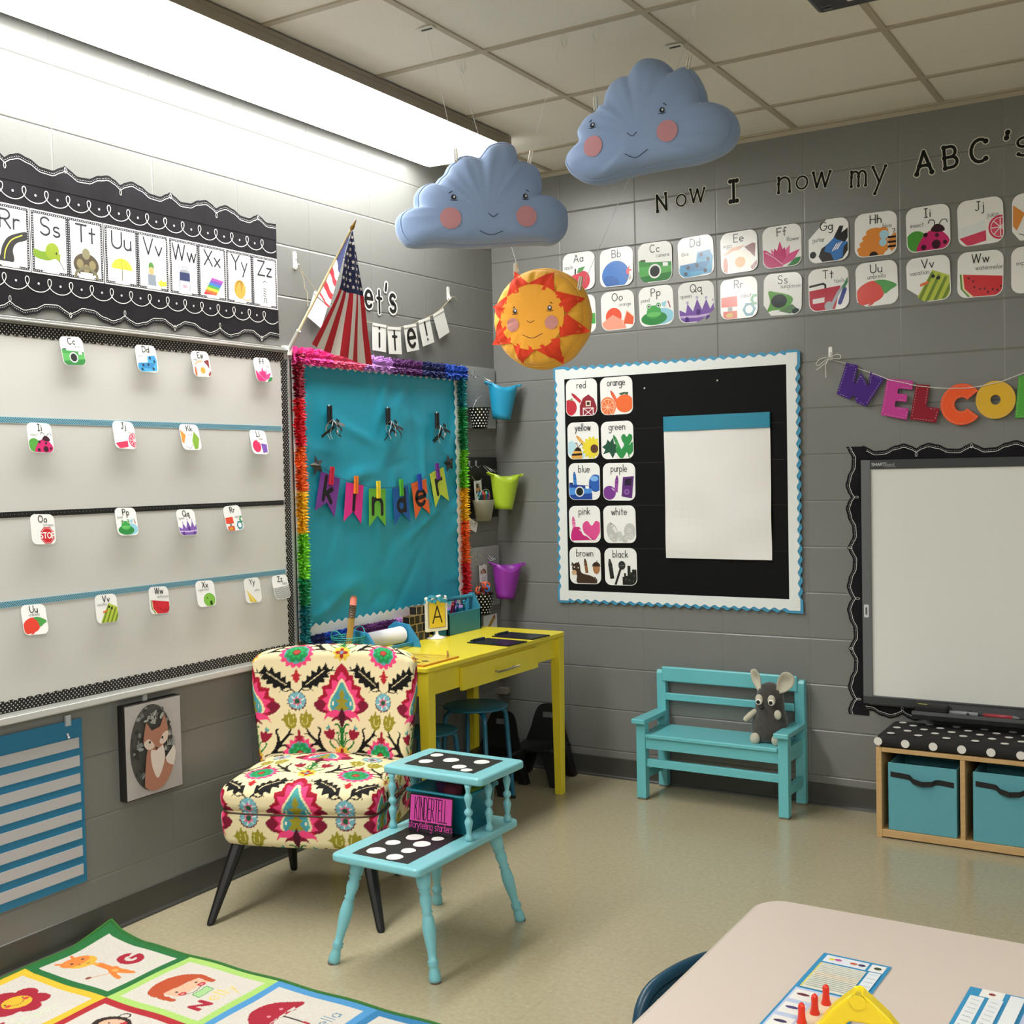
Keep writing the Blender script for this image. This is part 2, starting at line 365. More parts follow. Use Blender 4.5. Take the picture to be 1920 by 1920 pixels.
g = G(tee); g.box(0, RX, -.022, 0, H-.002, H+.005); g.box(0, RX, -.002, 0, H-.02, H); g.build('trim_1', kind='structure')
g = G(tee); g.box(0, .022, RY, -.022, H-.002, H+.005); g.build('trim_2', kind='structure')
cove = noisy('cove_base_rubber', '#3f3f3c', '#484844', 6, .35, .1, 60)
P = [(0, 0), (.014, 0), (.012, .006), (.006, .012), (.0045, .022), (.004, .097), (0, .1)]
g = G(cove); g.X = Matrix(((0, 0, -1, RX), (-1, 0, 0, 0), (0, 1, 0, 0), (0, 0, 0, 1))); g.prism(P, .0, RX); g.build('baseboard_right', kind='structure')
g = G(cove); g.X = Matrix(((1, 0, 0, 0), (0, 0, -1, 0), (0, 1, 0, 0), (0, 0, 0, 1))); g.prism(P, .004, -RY); g.build('baseboard_left', kind='structure')

# ================================================ ceiling lights
def emis(name, c, st):
    m = bpy.data.materials.new(name); m.use_nodes = True; b = m.node_tree.nodes['Principled BSDF']
    b.inputs['Base Color'].default_value = (.9, .9, .88, 1); b.inputs['Emission Color'].default_value = (*c, 1); b.inputs['Emission Strength'].default_value = st
    return m
em_n = emis('tube_diffuser_near', (1, .99, .95), LAMP_NEAR); em_f = emis('tube_diffuser_far', (1, .985, .955), LAMP_FAR)
steel = M('#8f8779', .45)
def fixture(x0, y1, label, em, name='ceiling_light'):
    """surface mounted wraparound fixture 4 ft long, x0..x0+.48, from y1 towards the camera"""
    wd, ln = .475, 1.219
    t = thing(name, label, 'ceiling light', Tr(x0, y1, H), 'fluorescent fixtures in a row along the left wall' if em is em_n else None)
    g = G(steel); g.box(0, wd, -ln, 0, -.018, -.0005); g.box(wd-.006, wd, -ln, 0, -.05, -.018); g.box(0, .006, -ln, 0, -.05, -.018)
    g.box(.006, wd-.006, -.006, 0, -.05, -.018); g.build('housing', t, bevel=.0015, seg=1)
    P = [(.007, -.045), (.016, -.058), (.04, -.066), (wd/2, -.07), (wd-.04, -.066), (wd-.016, -.058), (wd-.007, -.045), (wd-.007, -.03), (.007, -.03)]
    g = G(em); g.X = Matrix(((1, 0, 0, 0), (0, 0, -1, 0), (0, 1, 0, 0), (0, 0, 0, 1))); g.prism(P, .007, ln); g.build('diffuser', t)
    return t
for k, lb in enumerate(['fluorescent ceiling fixture nearest the room corner, above the flag', 'fluorescent ceiling fixture above the right part of the whiteboard',
                        'fluorescent ceiling fixture above the left part of the whiteboard, at the photo edge']):
    fixture(.045, -.64-1.2195*k, lb, em_n)
fixture(.045, -.64-1.2195*3, 'fluorescent ceiling fixture beside the camera, outside the photo', em_n)
FAR = [(3.3, -4.1), (3.3, -5.9), (5.9, -2.0), (5.9, -4.1), (5.9, -5.9), (3.3, -7.6), (5.9, -7.6), (.6, -7.6)]
for i, (x, y) in enumerate(FAR):
    fixture(x, y, ['fluorescent fixture over the middle of the room behind the camera', 'second middle fixture behind the camera', 'fixture far right of the pupils table', 'second fixture far right of the table',
      'third fixture far right of the table', 'rearmost fixture of the middle row', 'rearmost fixture of the right row', 'rearmost fixture near the left wall'][i], em_f)
# ================================================ alphabet and colour cards
INK = '#232323'; WHT = '#ececea'; GRY = '#8d8d8d'
def a_A(g): g.e(-.1, -.62, .62, .5, '#d43a48'); g.e(.25, -.5, .45, .5, '#c52f42'); g.l([(-.22, -.12), (-.2, .12)], .09, INK); g.p([(-.12, -.1), (0, .18), (.42, .22), (.2, -.05)], '#4c8a45')
def a_B(g): g.e(-.05, -.42, .82, .74, '#2f72c4'); g.e(-.3, -.75, .5, .3, '#2560ad', rot=-20); g.p([(.6, -.2), (.82, .0), (.76, -.18), (.98, -.24), (.76, -.32), (.8, -.52), (.6, -.4)], '#d65a62')
def a_C(g, a='#3f8f45', b='#57a857', c='#2e7a3a'):
    g.p([(-1, .05), (.95, -.05), (1, -.8), (.3, -1), (-1, -.95)], b); g.p([(-1, .15), (-.6, .12), (-.55, .04), (.95, -.05), (.95, -.25), (-1, -.15)], a); g.p([(-.85, .1), (-.85, .18), (-.58, .17), (-.55, .1)], INK)
    g.p([(-1, -.7), (1, -.55), (1, -1), (-1, -1)], c); g.e(-.02, -.45, .37, .36, WHT); g.e(-.02, -.45, .29, .28, '#1c1f1d'); g.p([(.45, -.05), (.75, -.07), (.77, -.25), (.47, -.24)], WHT)
def a_D(g):
    g.p([(-.9, -.35), (.0, -.3), (.1, .2), (.8, .25), (.95, -.1), (.85, -.9), (-.7, -1), (-1, -.7)], '#4aa0cf'); g.p([(.1, .2), (.8, .25), (.9, -.05), (.4, -.2), (.05, -.05)], '#3c8fc4')
    g.p([(-.9, -.35), (.05, -.3), (.8, -.3), (.4, -.75), (-.4, -.7)], '#2f7fb4'); g.p([(-.9, -.35), (-.4, -.7), (-.3, -1), (-.9, -.95)], '#3a92c6')
    for x, y in ((-.45, -.5), (.05, -.45), (.68, -.2), (.3, .05), (-.6, -.8), (.5, -.75)): g.e(x, y, .1, .1, '#122a3c')
def a_E(g):
    g.p([(-.9, -.1), (-.4, .25), (.35, .3), (-.1, .05)], '#e1a987'); g.p([(.3, .2), (.75, .35), (.9, .3), (.85, -.35), (.6, -.1)], '#7c2f33'); g.e(-.75, -.6, .12, .42, '#c4744d'); g.p([(.6, -.8), (.95, -.5), (.95, -.9), (.7, -1)], '#8b4038')
    g.p(smooth_closed([(-.5, .0), (0, .1), (.5, .0), (.75, -.35), (.6, -.8), (.1, -.95), (-.4, -.9), (-.6, -.5)]), '#f1ebe0'); g.e(.05, -.5, .28, .26, '#dd9c3d')
def a_F(g):
    for a, l, c in ((62, 1.1, '#e06a9c'), (118, 1.0, '#e06a9c'), (90, 1.2, '#cf3a7d'), (35, 1.25, '#d44a88'), (145, 1.1, '#d44a88'), (75, .95, '#c22d6f'), (108, .95, '#c22d6f')):
        r = math.radians(a); x, y = -.1, -.95; nx, ny = -sin(r), cos(r)
        g.p([(x, y), (x+cos(r)*l*.55+nx*.2, y+sin(r)*l*.55+ny*.2), (x+cos(r)*l, y+sin(r)*l), (x+cos(r)*l*.55-nx*.2, y+sin(r)*l*.55-ny*.2)], c)
    g.p(smooth_closed([(-1, -.1), (-.5, -.35), (0, -.85), (-.1, -1.05), (-1.05, -1.05)]), '#c22d6f'); g.l([(-.85, -.2), (-.4, -.5), (.0, -.85)], .05, '#eaa0c0'); g.p([(.2, -1), (.7, -.62), (1, -.6), (1, -1)], '#2c7f43')
def a_G(g):
    g.p([(.2, .0), (.55, .62), (.75, .6), (.65, .3), (.98, .5), (1, .1), (.85, -.15), (1, -.2), (1, -.5), (.7, -.9), (.3, -1), (-.3, -1), (-.5, -.7), (-.35, -.35)], '#1b1b1c')
    g.p([(-.15, -.25), (.3, .12), (.45, -.02), (.8, -.15), (.98, -.15), (.75, -.4), (.7, -.85), (.3, -1), (.1, -.6), (-.2, -.5)], '#2f73ba')
    for k in range(3): g.l([(.2+.12*k, -.5+.03*k), (.42+.12*k, -.2+.03*k)], .045, WHT)
    g.e(-.78, -.6, .16, .16, '#1b1b1c')
def a_H(g):
    for x, y, rx in ((-.05, .1, .42), (-.15, -.15, .5), (-.2, -.4, .58), (-.28, -.65, .62)): g.e(x, y, rx, .2, '#e08d3c'); g.e(.35-.0, y, .25, .2, '#e08d3c')
    g.p([(-.85, -.75), (.5, -.75), (.35, -1), (-.75, -1)], '#e08d3c'); g.e(-.1, -.95, .2, .17, '#2a1c14'); g.e(.4, -.05, .22, .2, '#a9d2e4'); g.e(.35, -.4, .18, .18, '#a9d2e4')
    g.p([(.6, -.3), (.85, -.02), (1, -.05), (1, -.6), (.75, -.85), (.65, -.7)], '#d98f4a')
    for y in (-.2, -.42, -.62): g.l([(.62, y), (1, y)], .1, '#241a14')
    g.l(smooth_open([(.85, 0), (.9, .15), (.78, .15)]), .03, INK)
def a_I(g):
    g.e(-.55, -.55, .5, .5, '#4f9a3c'); g.p([(-1, -.5), (-.5, -.1), (-.2, -1), (-1, -1)], '#4f9a3c')
    g.p(smooth_closed([(-.5, -1), (-.35, -.5), (.05, -.12), (.55, -.15), (.95, -.6), (.7, -.95)]), '#c42569'); g.p(smooth_closed([(.12, -.1), (.35, .14), (.65, .05), (.75, -.18), (.4, -.22)]), '#33101f')
    for x, y, r in ((.35, -.75, .2), (-.22, -.82, .12), (.4, -.35, .09), (-.12, -.28, .1), (.75, -.7, .09)): g.e(x, y, r, r, '#3a0f22')
    g.l(smooth_open([(.3, .1), (.28, .3), (.1, .35), (.02, .22)]), .035, INK); g.l(smooth_open([(.5, .1), (.62, .28), (.82, .3), (.88, .16)]), .035, INK)
def a_J(g):
    g.p([(-1, -.2), (.2, .05), (.2, -.4), (-1, -.62)], '#dfe6e8'); g.p([(-.95, -.62), (.22, -.4), (.22, -.85), (-.6, -1)], '#d3375c')
    g.e(.85, -.35, .52, .52, '#d3375c'); g.e(.85, -.35, .43, .43, '#f1e4e2'); g.e(.85, -.35, .4, .4, '#d94a68')
    for a in range(0, 360, 45): g.l([(.85, -.35), (.85+.4*cos(math.radians(a)), -.35+.4*sin(math.radians(a)))], .04, '#f1e4e2')
def a_K(g): g.p([(-.95, .55), (-.45, .15), (-.8, -.55), (-1, -.3)], '#dd8f3e'); g.p([(.1, -.3), (.45, .45), (.9, -.1), (.6, -.9), (.25, -.95)], '#7ea53a'); g.l([(-.7, -.7), (-.2, -.9), (.1, -.6)], .03, INK)
def a_L(g): g.e(-.35, -.35, .5, .5, '#d8325f'); g.p([(.2, -.1), (.9, -.15), (.85, -.8), (.3, -.9)], '#7c56b0'); g.p([(-.2, .0), (-.05, .15), (.1, -.02)], WHT)
def a_M(g): g.p([(-.6, .0), (1, .0), (1, -.55), (-.6, -.55)], '#4aa345')
def a_O(g):
    g.e(-.25, -.3, .48, .45, '#e2563c'); g.p([(-1, -.6), (-.3, -.2), (.4, -.6), (.5, -1), (-.8, -1)], '#ef9d86'); g.p([(.3, -.7), (.55, -.05), (.95, -.4), (.9, -.8)], '#e0603f'); g.l([(.3, -.7), (.55, -.05), (.95, -.4)], .05, '#f3c9b4')
def a_O2(g):
    o = [(.3+.62*cos(math.radians(22.5+45*k)), -.42+.6*sin(math.radians(22.5+45*k))) for k in range(8)]; i = [(.3+.56*cos(math.radians(22.5+45*k)), -.42+.54*sin(math.radians(22.5+45*k))) for k in range(8)]
    g.p(o, '#c8232c'); g.p([(x*.97+.01, y*.97-.01) for x, y in i], WHT); g.p([(.3+(x-.3)*.93, -.42+(y+.42)*.93) for x, y in i], '#c8232c'); g.text('STOP', .3, -.6, .36, WHT, .2, gap=1.6)
def a_P(g):
    g.e(.3, -.55, .7, .4, '#8fc6da'); g.e(-.15, -.62, .75, .34, '#2c8540'); g.e(-.15, -.3, .42, .34, '#3f9f4b'); g.e(-.15, -.42, .42, .12, '#63b860'); g.e(-.42, .0, .14, .13, '#3f9f4b'); g.e(.13, .02, .14, .13, '#3f9f4b')
    for x in (-.42, .13): g.e(x, .0, .09, .09, WHT); g.e(x, .0, .055, .055, INK)
    g.p([(.3, .1), (.6, .2), (.5, -.1), (.35, -.05)], '#8fc6da'); g.l([(.7, .15), (.8, -.15)], .06, '#a0405a')
def a_Q(g):
    g.p([(-1, -.3), (-.6, -.5), (-.5, -.05), (-.2, -.45), (.05, .15), (.3, -.4), (.55, .1), (.75, -.4), (1, -.05), (1, -1), (-1, -1)], '#7c5aa9'); g.p([(-1, -.72), (0, -.78), (1, -.7), (1, -.6), (0, -.66), (-1, -.62)], '#c5b0da')
    for x, y in ((-.5, .0), (.05, .22), (.55, .17), (.95, .02)): g.e(x, y, .08, .08, '#c0b2cf')
    for x in (-.55, .1, .62): g.e(x, -.5 if x == .1 else -.85, .12, .15, '#4d2f7a')
def a_R(g):
    g.p([(-.95, .1), (-.1, .12), (-.08, -.4), (-.95, -.38)], '#dc4a33'); g.p([(-.6, -.4), (-.35, -.4), (-.35, -.6), (-.6, -.6)], '#8a8a8a'); g.p([(-.85, -.6), (-.1, -.6), (-.1, -1), (-.85, -1)], '#d5512f'); g.e(-.5, -.8, .2, .12, '#caa13a')
    h = lambda cx, cy, r: [(cx+r*cos(math.radians(60*k)), cy+r*sin(math.radians(60*k))) for k in range(6)]
    g.p(h(.55, -.6, .36), '#2d7f93'); g.e(.55, -.6, .2, .2, WHT); g.p(h(.9, -.15, .3), '#3a9457'); g.e(.92, -.15, .14, .14, WHT)
def a_S(g):
    g.p(smooth_closed([(-.75, .15), (-.4, .12), (.3, -.05), (.55, -.3), (.2, -.7), (-.5, -.75), (-.8, -.8), (-.65, -.35)]), '#5a9a3e'); g.e(-.18, -.32, .42, .32, '#15201c'); g.p([(-.2, -.8), (.5, -.5), (.8, -.75), (.9, -.85), (.4, -.95)], '#5e7f55'); g.e(.7, -.85, .2, .14, '#25352a')
def a_T(g):
    g.l([(-1, .2), (-.25, .28), (-.15, .2), (-.15, .0)], .1, INK); g.p([(-1, .0), (.2, .08), (.6, .1), (.3, -1), (-.7, -1), (-1, -.7)], '#b8243a'); g.p([(-.8, -.4), (-.2, -.36), (-.22, -.6), (-.8, -.62)], '#e8e2e2')
    g.l([(.1, -.85), (.5, -.2), (.8, .1)], .15, '#a7abb2'); g.e(0, -.8, .22, .22, '#a7abb2'); g.l([(.55, -.7), (.8, -.1)], .2, '#2e3a8a'); g.l([(.75, .0), (1, .4)], .14, '#3f7f56')
def a_U(g):
    g.p(smooth_closed([(-.95, -.25), (-.5, .08), (.0, .1), (.35, -.4), (.1, -.75), (-.5, -.9), (-.9, -.85)]), '#d8402f'); g.p(smooth_closed([(-.1, .12), (.4, .12), (.95, -.15), (.65, -.35), (.35, -.5), (.2, -.15)]), '#4b9b48'); g.l(smooth_open([(-.15, -.65), (-.2, -.85), (-.45, -.98)]), .08, '#d8402f')
def a_V(g):
    g.clip_keep = g.clip; g.p([(-.7, -1), (.2, .38), (.98, .05), (.98, -.8), (.7, -1)], '#b8c546')
    for k in range(5): g.p([(-.6+.38*k, -1), (.15+.3*k, .3-.13*k), (.27+.3*k, .25-.13*k), (-.42+.38*k, -1)], '#6f8a2a')
    g.e(.22, .1, .09, .08, '#1f2a12'); g.e(.45, .0, .1, .08, '#1f2a12'); g.p([(-.4, -.3), (-.38, -.18), (.0, -.08), (.02, -.2)], '#e0713a')
def a_W(g):
    g.p([(-.9, .05), (-.55, .0), (1, -.15), (1, -1), (-.5, -1), (-.85, -.6)], '#5d8a3a'); g.p([(-.82, .04), (1, -.15), (1, -1), (-.4, -1), (-.76, -.6)], '#e6e0b4'); g.p([(-.75, .03), (1, -.15), (1, -1), (-.25, -1), (-.68, -.6)], '#cf2733')
    for x, y in ((-.5, -.15), (-.3, -.3), (-.25, -.55), (.0, -.65), (.2, -.65), (.35, -.8), (.55, -.7), (.75, -.75), (.9, -.6)): g.e(x, y, .04, .05, '#3a1014')
def a_X(g): g.e(.3, -.5, .62, .52, '#6fae3c'); g.e(.3, -.5, .55, .46, '#7fb945'); g.e(.1, -.35, .06, .06, INK); g.e(.45, -.75, .14, .18, '#2a4018')
def a_Y(g): g.p([(-.8, .1), (.3, -.9), (.2, -1), (-.5, -.9)], '#e2c545'); g.l([(-.7, -.1), (0, -.95)], .08, '#f1e39a')
def a_Z(g):
    g.p([(-1, .0), (1, .05), (1, -1), (-1, -1)], '#b9b9b6')
    for k in range(6): g.l(smooth_open([(-.95, -.08-.16*k), (-.5, -.2-.16*k), (0, -.05-.16*k), (.5, -.2-.16*k), (.95, -.05-.16*k)]), .04, '#7c7c7c')
ARTS = dict(A=(a_A, 'apple', -.62, .18), B=(a_B, 'ball', .72, -.72), C=(a_C, 'camera', .45, .24), D=(a_D, 'dice', -.6, .1), E=(a_E, 'eggs', -.6, .28), F=(a_F, 'flower', .58, .2), G=(a_G, 'guitar', -.5, .0),
 H=(a_H, 'hive', .55, .25), I=(a_I, 'insect', -.5, .12), J=(a_J, 'juice', .55, .15), K=(a_K, 'kite', .0, .1), L=(a_L, 'laser', .3, .2), M=(a_M, 'me', .6, .15), O=(a_O, 'orange', .45, .2), P=(a_P, 'pond', -.62, .25), Q=(a_Q, 'queen', -.55, .25),
 R=(a_R, 'robot', .4, .0), S=(a_S, 'sunglasses', .45, .28), T=(a_T, 'tools', .55, .25), U=(a_U, 'umbrella', .0, .24), V=(a_V, 'vacation', -.4, .24), W=(a_W, 'watermelon', .4, .18), X=(a_X, 'experiment', -.2, .22), Y=(a_Y, 'yellow', .5, -.1), Z=(a_Z, 'zigzag', .5, .2))
PIC = dict(A='red apple', B='blue ball', C='green camera', D='blue dice', E='fried egg', F='pink water lily', G='blue and black guitar', H='orange bee hive', I='pink ladybird', J='pink juice and grapefruit', K='orange and green kite shapes', L='pink and purple shapes',
 M='green block', O='orange fruit', P='green frog on a pond', Q='purple crown', R='orange robot', S='green sunglasses', T='red toolbox', U='red and green umbrella', V='striped green holiday shirt', W='watermelon slice', X='round green blob', Y='yellow crayon streak', Z='grey zigzag pattern')
def letter_card(L, hw, hh, art=None, word=None, rough=.16, th=.0009, lw=.105, lh=.38):
    g = G(); g.rough = rough; P = rrect(-hw, hw, -hh, hh, hw*.42, 5)
    g.prism(P, 0, th, WHT); g.z = th+.0003; g.clip = rrect(-hw*.96, hw*.96, -hh*.965, hh*.965, hw*.4, 5); g.sc = (hw, hh, 0, 0)
    (art or ARTS[L][0])(g)
    wd = ARTS[L][1] if word is None else word
    if wd: g.text(wd, ARTS[L][2], ARTS[L][3], .2, '#77777a', .1, gap=1.3, wx=.95)
    g.text(L+L.lower(), 0 if L != 'G' else -.1, .5-(lh-.38)*.6, lh, INK, lw, gap=2.0, wx=1.0); return g
RIGHT = {}
for row, (zc, Ls) in enumerate(((2.481, 'ABCDEFGHIJK'), (2.272, 'MNOPQRSTUVWX'))):
    if row == 1: Ls = 'MOPQRSTUVWX'
    for k, L in enumerate(Ls):
        x = .504+.2039*k+(.008 if k > 7 else 0); g = letter_card(L, .0878, .0925)
        o = g.build('alphabet_card', mw=WR(x+random.uniform(-.003, .003), zc+random.uniform(-.003, .003), .0025, random.uniform(-2, 2), random.uniform(-2.2, 2.2), random.uniform(-2.2, 2.2)))
        nm = L+L.lower()
        tag(o, {'M': 'letter card half hidden behind the hanging sun, green block on it'}.get(L, '%s letter card with %s, %s row on the right wall' % (nm, PIC[L], ('upper', 'lower')[row])), 'card', 'letter cards in two rows on the right wall')
# small cards hanging from magnets on the whiteboard
LB = [('C', 2.588, 1.93), ('D', 2.287, 1.927), ('E', 2.037, 1.925), ('F', 1.72, 1.924), ('I', 2.72, 1.65), ('J', 2.393, 1.663), ('K', 2.1, 1.66), ('L', 1.753, 1.645),
      ('O', 2.722, 1.364), ('P', 2.396, 1.372), ('Q', 2.129, 1.356), ('R', 1.9, 1.36), ('U', 2.764, 1.085), ('V', 2.49, 1.088), ('W', 2.267, 1.092), ('X', 2.05, 1.093), ('Y', 1.81, 1.081), ('Z', 1.654, 1.078)]
for L, s, z in LB:
    art = a_O2 if L == 'O' else None
    wd = {'O': 'octagon', 'K': 'kite'}.get(L)
    g = letter_card(L, .0435, .0475, art, wd, .45, .0006, .14, .43)
    o = g.build('alphabet_card', mw=WL(s, z, .0305, random.uniform(-3, 3), -11+random.uniform(-3, 3), random.uniform(-2, 2)))
    tag(o, 'small %s card with %s hanging on the whiteboard' % (L+L.lower(), 'red STOP octagon' if L == 'O' else PIC[L]), 'card', 'small letter cards on the whiteboard')

# colour word cards on the black bulletin board
def crayon(g, x, y, rot, c1, c2, k=1):
    a = math.radians(rot); f = lambda u, v: (x+(u*cos(a)-v*sin(a))*k, y+(u*sin(a)+v*cos(a))*k)
    g.p([f(-.11, -.5), f(.11, -.5), f(.11, .2), f(-.11, .2)], c1); g.p([f(-.11, .2), f(.11, .2), f(.04, .45), f(-.04, .45)], c2); g.p([f(-.11, .02), f(.11, .02), f(.11, .1), f(-.11, .1)], c2)
def heart(cx, cy, r): return smooth_closed([(cx, cy-r), (cx+r*.8, cy-.1*r), (cx+r*.85, cy+.55*r), (cx+.4*r, cy+.8*r), (cx, cy+.4*r), (cx-.4*r, cy+.8*r), (cx-.85*r, cy+.55*r), (cx-r*.8, cy-.1*r)])
def c_red(g):
    g.e(-.75, -.5, .45, .45, '#c4303c'); g.p([(-.8, -.1), (-.6, .05), (-.55, -.12)], '#7a9a5a'); crayon(g, -.35, .05, 50, '#c4303c', '#a02030', .8)
    g.p([(-.1, -1), (-.1, -.4), (.1, .0), (.45, .2), (.8, -.05), (.98, -.5), (.98, -1)], '#8f1f2f'); g.p([(.28, -.15), (.6, -.15), (.6, -.45), (.28, -.45)], '#ead9c8'); g.p([(.35, -.22), (.53, -.22), (.53, -.38), (.35, -.38)], '#2a1512')
    g.l([(.12, -1), (.12, -.55), (.75, -.55), (.75, -1)], .05, WHT); g.l([(.12, -1), (.75, -.55)], .04, WHT); g.l([(.12, -.55), (.75, -1)], .04, WHT)
def c_orange(g):
    g.e(-.55, -.55, .5, .55, '#ea7a45', rot=0); g.e(-.55, -.55, .42, .46, '#f3c3a2'); g.e(-.55, -.55, .38, .42, '#e8743f')
    for a in range(0, 180, 40): r = math.radians(a); g.l([(-.55-.4*cos(r), -.55-.4*sin(r)), (-.55+.4*cos(r), -.55+.4*sin(r))], .03, '#f3c3a2')
    crayon(g, -.15, .0, 30, '#e8663a', '#cf5230', .85); g.e(.5, -.4, .55, .48, '#ea6a30'); g.p([(.15, .15), (.3, .05), (.5, .12), (.7, .04), (.75, .2), (.45, .22)], '#3f5f45')
def c_yellow(g):
    g.e(-.75, -.35, .3, .4, '#b9dbe6'); g.e(-.3, -.75, .4, .28, '#b9dbe6'); crayon(g, -.15, .05, 45, '#e3b45e', '#d49a44', .85)
    for k in range(14): a = 2*PI*k/14; g.e(.55+.42*cos(a), -.35+.42*sin(a), .2, .1, '#e6d435', rot=math.degrees(a))
    g.e(.55, -.35, .4, .4, '#e6d435'); g.e(.72, -.42, .24, .24, '#5a3a26'); g.p(smooth_closed([(-.75, -.9), (-.55, -.45), (-.35, -.3), (-.12, -.45), (-.1, -.95)]), '#e0a94e')
    g.p([(-.6, -.5), (-.35, -.28), (-.14, -.42), (-.12, -.55)], '#241a14'); g.l([(-.68, -.72), (-.12, -.7)], .12, '#241a14'); g.l(smooth_open([(-.35, -.3), (-.4, -.08), (-.5, -.12)]), .03, INK); g.l(smooth_open([(-.28, -.3), (-.1, -.12), (-.02, -.2)]), .03, INK)
def c_green(g):
    g.p([(-.95, -.3), (-.7, -.15), (-.6, .1), (-.45, -.05), (-.25, .2), (-.2, -.15), (.0, -.2), (-.1, -.45), (.15, -.6), (-.15, -.65), (-.3, -.95), (-.5, -.6), (-.9, -.7), (-.75, -.45)], '#1f4f38'); crayon(g, -.05, -.05, 25, '#4f9a55', '#2f7a40', .9)
    for x, y in ((.6, .1), (.75, -.35), (.25, -.55)): g.p(heart(x, y-.05, .38), '#2a8a44')
    g.l([(.55, -.3), (.75, -1)], .06, '#2a8a44')
def c_blue(g): crayon(g, -.6, .15, 5, '#3a82d0', '#2a62a8', .95); g.e(.72, -.05, .42, .48, '#2b5cb0'); g.e(.65, .2, .25, .15, '#7fb2e6'); g.sc = (g.sc[0]*.78, g.sc[1]*.8, -g.sc[0]*.28, -g.sc[1]*.2); a_C(g, '#1f3f94', '#4f90dc', '#23479a')
def c_purple(g):
    g.e(-.6, -.55, .4, .38, '#7a3a90'); g.l([(-.45, -.3), (-.3, -.42)], .04, WHT); crayon(g, -.15, -.05, -5, '#93489f', '#702a80', .95)
    g.p([(.25, .3), (.92, .35), (.8, -.85), (.15, -.75)], '#5a2a72'); g.p([(.38, .2), (.8, .23), (.76, -.15), (.34, -.15)], '#241030'); g.e(.48, -.5, .17, .16, '#8a5aa5'); g.e(.48, -.5, .07, .07, '#5a2a72')
def c_pink(g):
    crayon(g, -.7, .05, 5, '#e48ab5', '#d45a95', .95); g.p(heart(.45, -.3, .66), '#dd4e90'); g.p(smooth_closed([(-.8, -.2), (-.5, -.1), (-.3, -.15), (-.1, -.55), (.45, -.7), (.6, -.9), (-.8, -.9)]), '#c42a78')
    g.p([(-.8, -.86), (.7, -.82), (.55, -.98), (-.6, -1)], WHT)
    for k in range(6): g.l([(-.35+.12*k, -.25-.09*k), (-.2+.12*k, -.33-.09*k)], .05, WHT)
def c_white(g):
    g.e(-.45, -.4, .34, .55, '#bdbdba', rot=20); g.e(.0, -.6, .16, .28, '#c6c6c4'); g.e(.62, -.35, .36, .45, '#c2c2c0'); g.e(.3, -.75, .2, .22, '#c2c2c0'); crayon(g, -.4, -.1, 35, '#e4e4e2', '#9a9a98', .7)
    for x, y in ((-.55, -.6), (.6, -.3), (.7, -.6), (-.1, -.8), (-.4, -.85), (.45, -.7)): g.dots([(x+.09*cos(k*1.05), y+.09*sin(k*1.05)) for k in range(6)], .03, '#e6e6e4')
def c_brown(g):
    g.p(smooth_closed([(-.5, -.95), (-.55, -.5), (-.75, -.35), (-.85, -.05), (-.6, .2), (-.35, .1), (-.25, -.35), (.3, -.5), (.6, -.65), (.65, -.95)]), '#3f2a1e'); g.p([(-.9, .0), (-.85, .25), (-.7, .1)], '#3f2a1e'); g.p([(-.5, .15), (-.42, .28), (-.35, .1)], '#3f2a1e'); g.e(-.72, -.35, .16, .14, '#c8a67e'); g.dots([(-.7, -.05), (-.45, -.08)], .04, WHT)
    g.l(smooth_open([(.6, -.6), (.72, -.75), (.7, -1)]), .06, '#3f2a1e'); crayon(g, .05, .05, 8, '#8a5a38', '#3f2a1e', .85); g.e(.72, -.1, .22, .32, '#a8764c'); g.p(ell(.72, .0, .26, .25, 0, 180), '#3a241a'); g.l([(.72, .2), (.78, .32)], .04, '#3a241a')
def c_black(g):
    crayon(g, -.62, -.05, 8, '#1f1f1f', '#333333', 1.15); g.l([(-.35, -.95), (.02, .0)], .13, '#1c1c1c'); g.e(.08, .12, .22, .24, '#242424'); g.l([(-.1, .1), (.25, .12)], .03, '#8a8a8a')
    g.p([(.1, -1), (.1, -.5), (.2, -.5), (.2, -.3), (.32, -.3), (.32, -.45), (.42, -.45), (.42, .1), (.6, .1), (.6, -.25), (.7, -.25), (.7, -.1), (.98, -.1), (.98, -1)], '#171717')
    for x, y in ((.3, -.6), (.55, -.3), (.8, -.4), (.75, -.7), (.5, -.65)): g.p([(x, y), (x+.05, y), (x+.05, y-.07), (x, y-.07)], '#6a6a6a')
# ================================================ right wall: bulletin board
def wavy_strip(g, L, w, lam, amp, z0, z1, mat, ph=0, flip=False, n=10):
    """strip along +x from 0..L, straight edge y=0, scalloped edge near y=w"""
    N = max(2, int(L/lam*n)); top = [(L*i/N, w+amp*cos(2*PI*(L*i/N)/lam+ph)) for i in range(N+1)]
    for i in range(0, N, 40):
        seg = top[i:i+41]
        g.prism([(seg[0][0], 0)]+[(seg[-1][0], 0)]+seg[::-1], z0, z1, mat)
def framed(g, X, fn):
    g.X = X; fn(); g.X = None
t = thing('bulletin_board', 'black bulletin board with white and blue scalloped border on the right wall', 'bulletin board', WR(.98, .93, .001))
kraft = noisy('black_butcher_paper', '#060606', '#0b0b0b', 8, .75, .3, 25)
g = G(kraft); g.box(-.605, .61, -.06, 1.075, 0, .012); g.build('backing', t)
g = G('#0c0c0c'); g.rough = .3
for y in (.197, .404, .607, .77): g.box(-.55, .55, y, y+.0022, .012, .0132, M('#2b2b2b', .25))
g.build('paper_seam', t)
grog = M('#dfe3e2', .6); blu = M('#3a8fb6', .5)
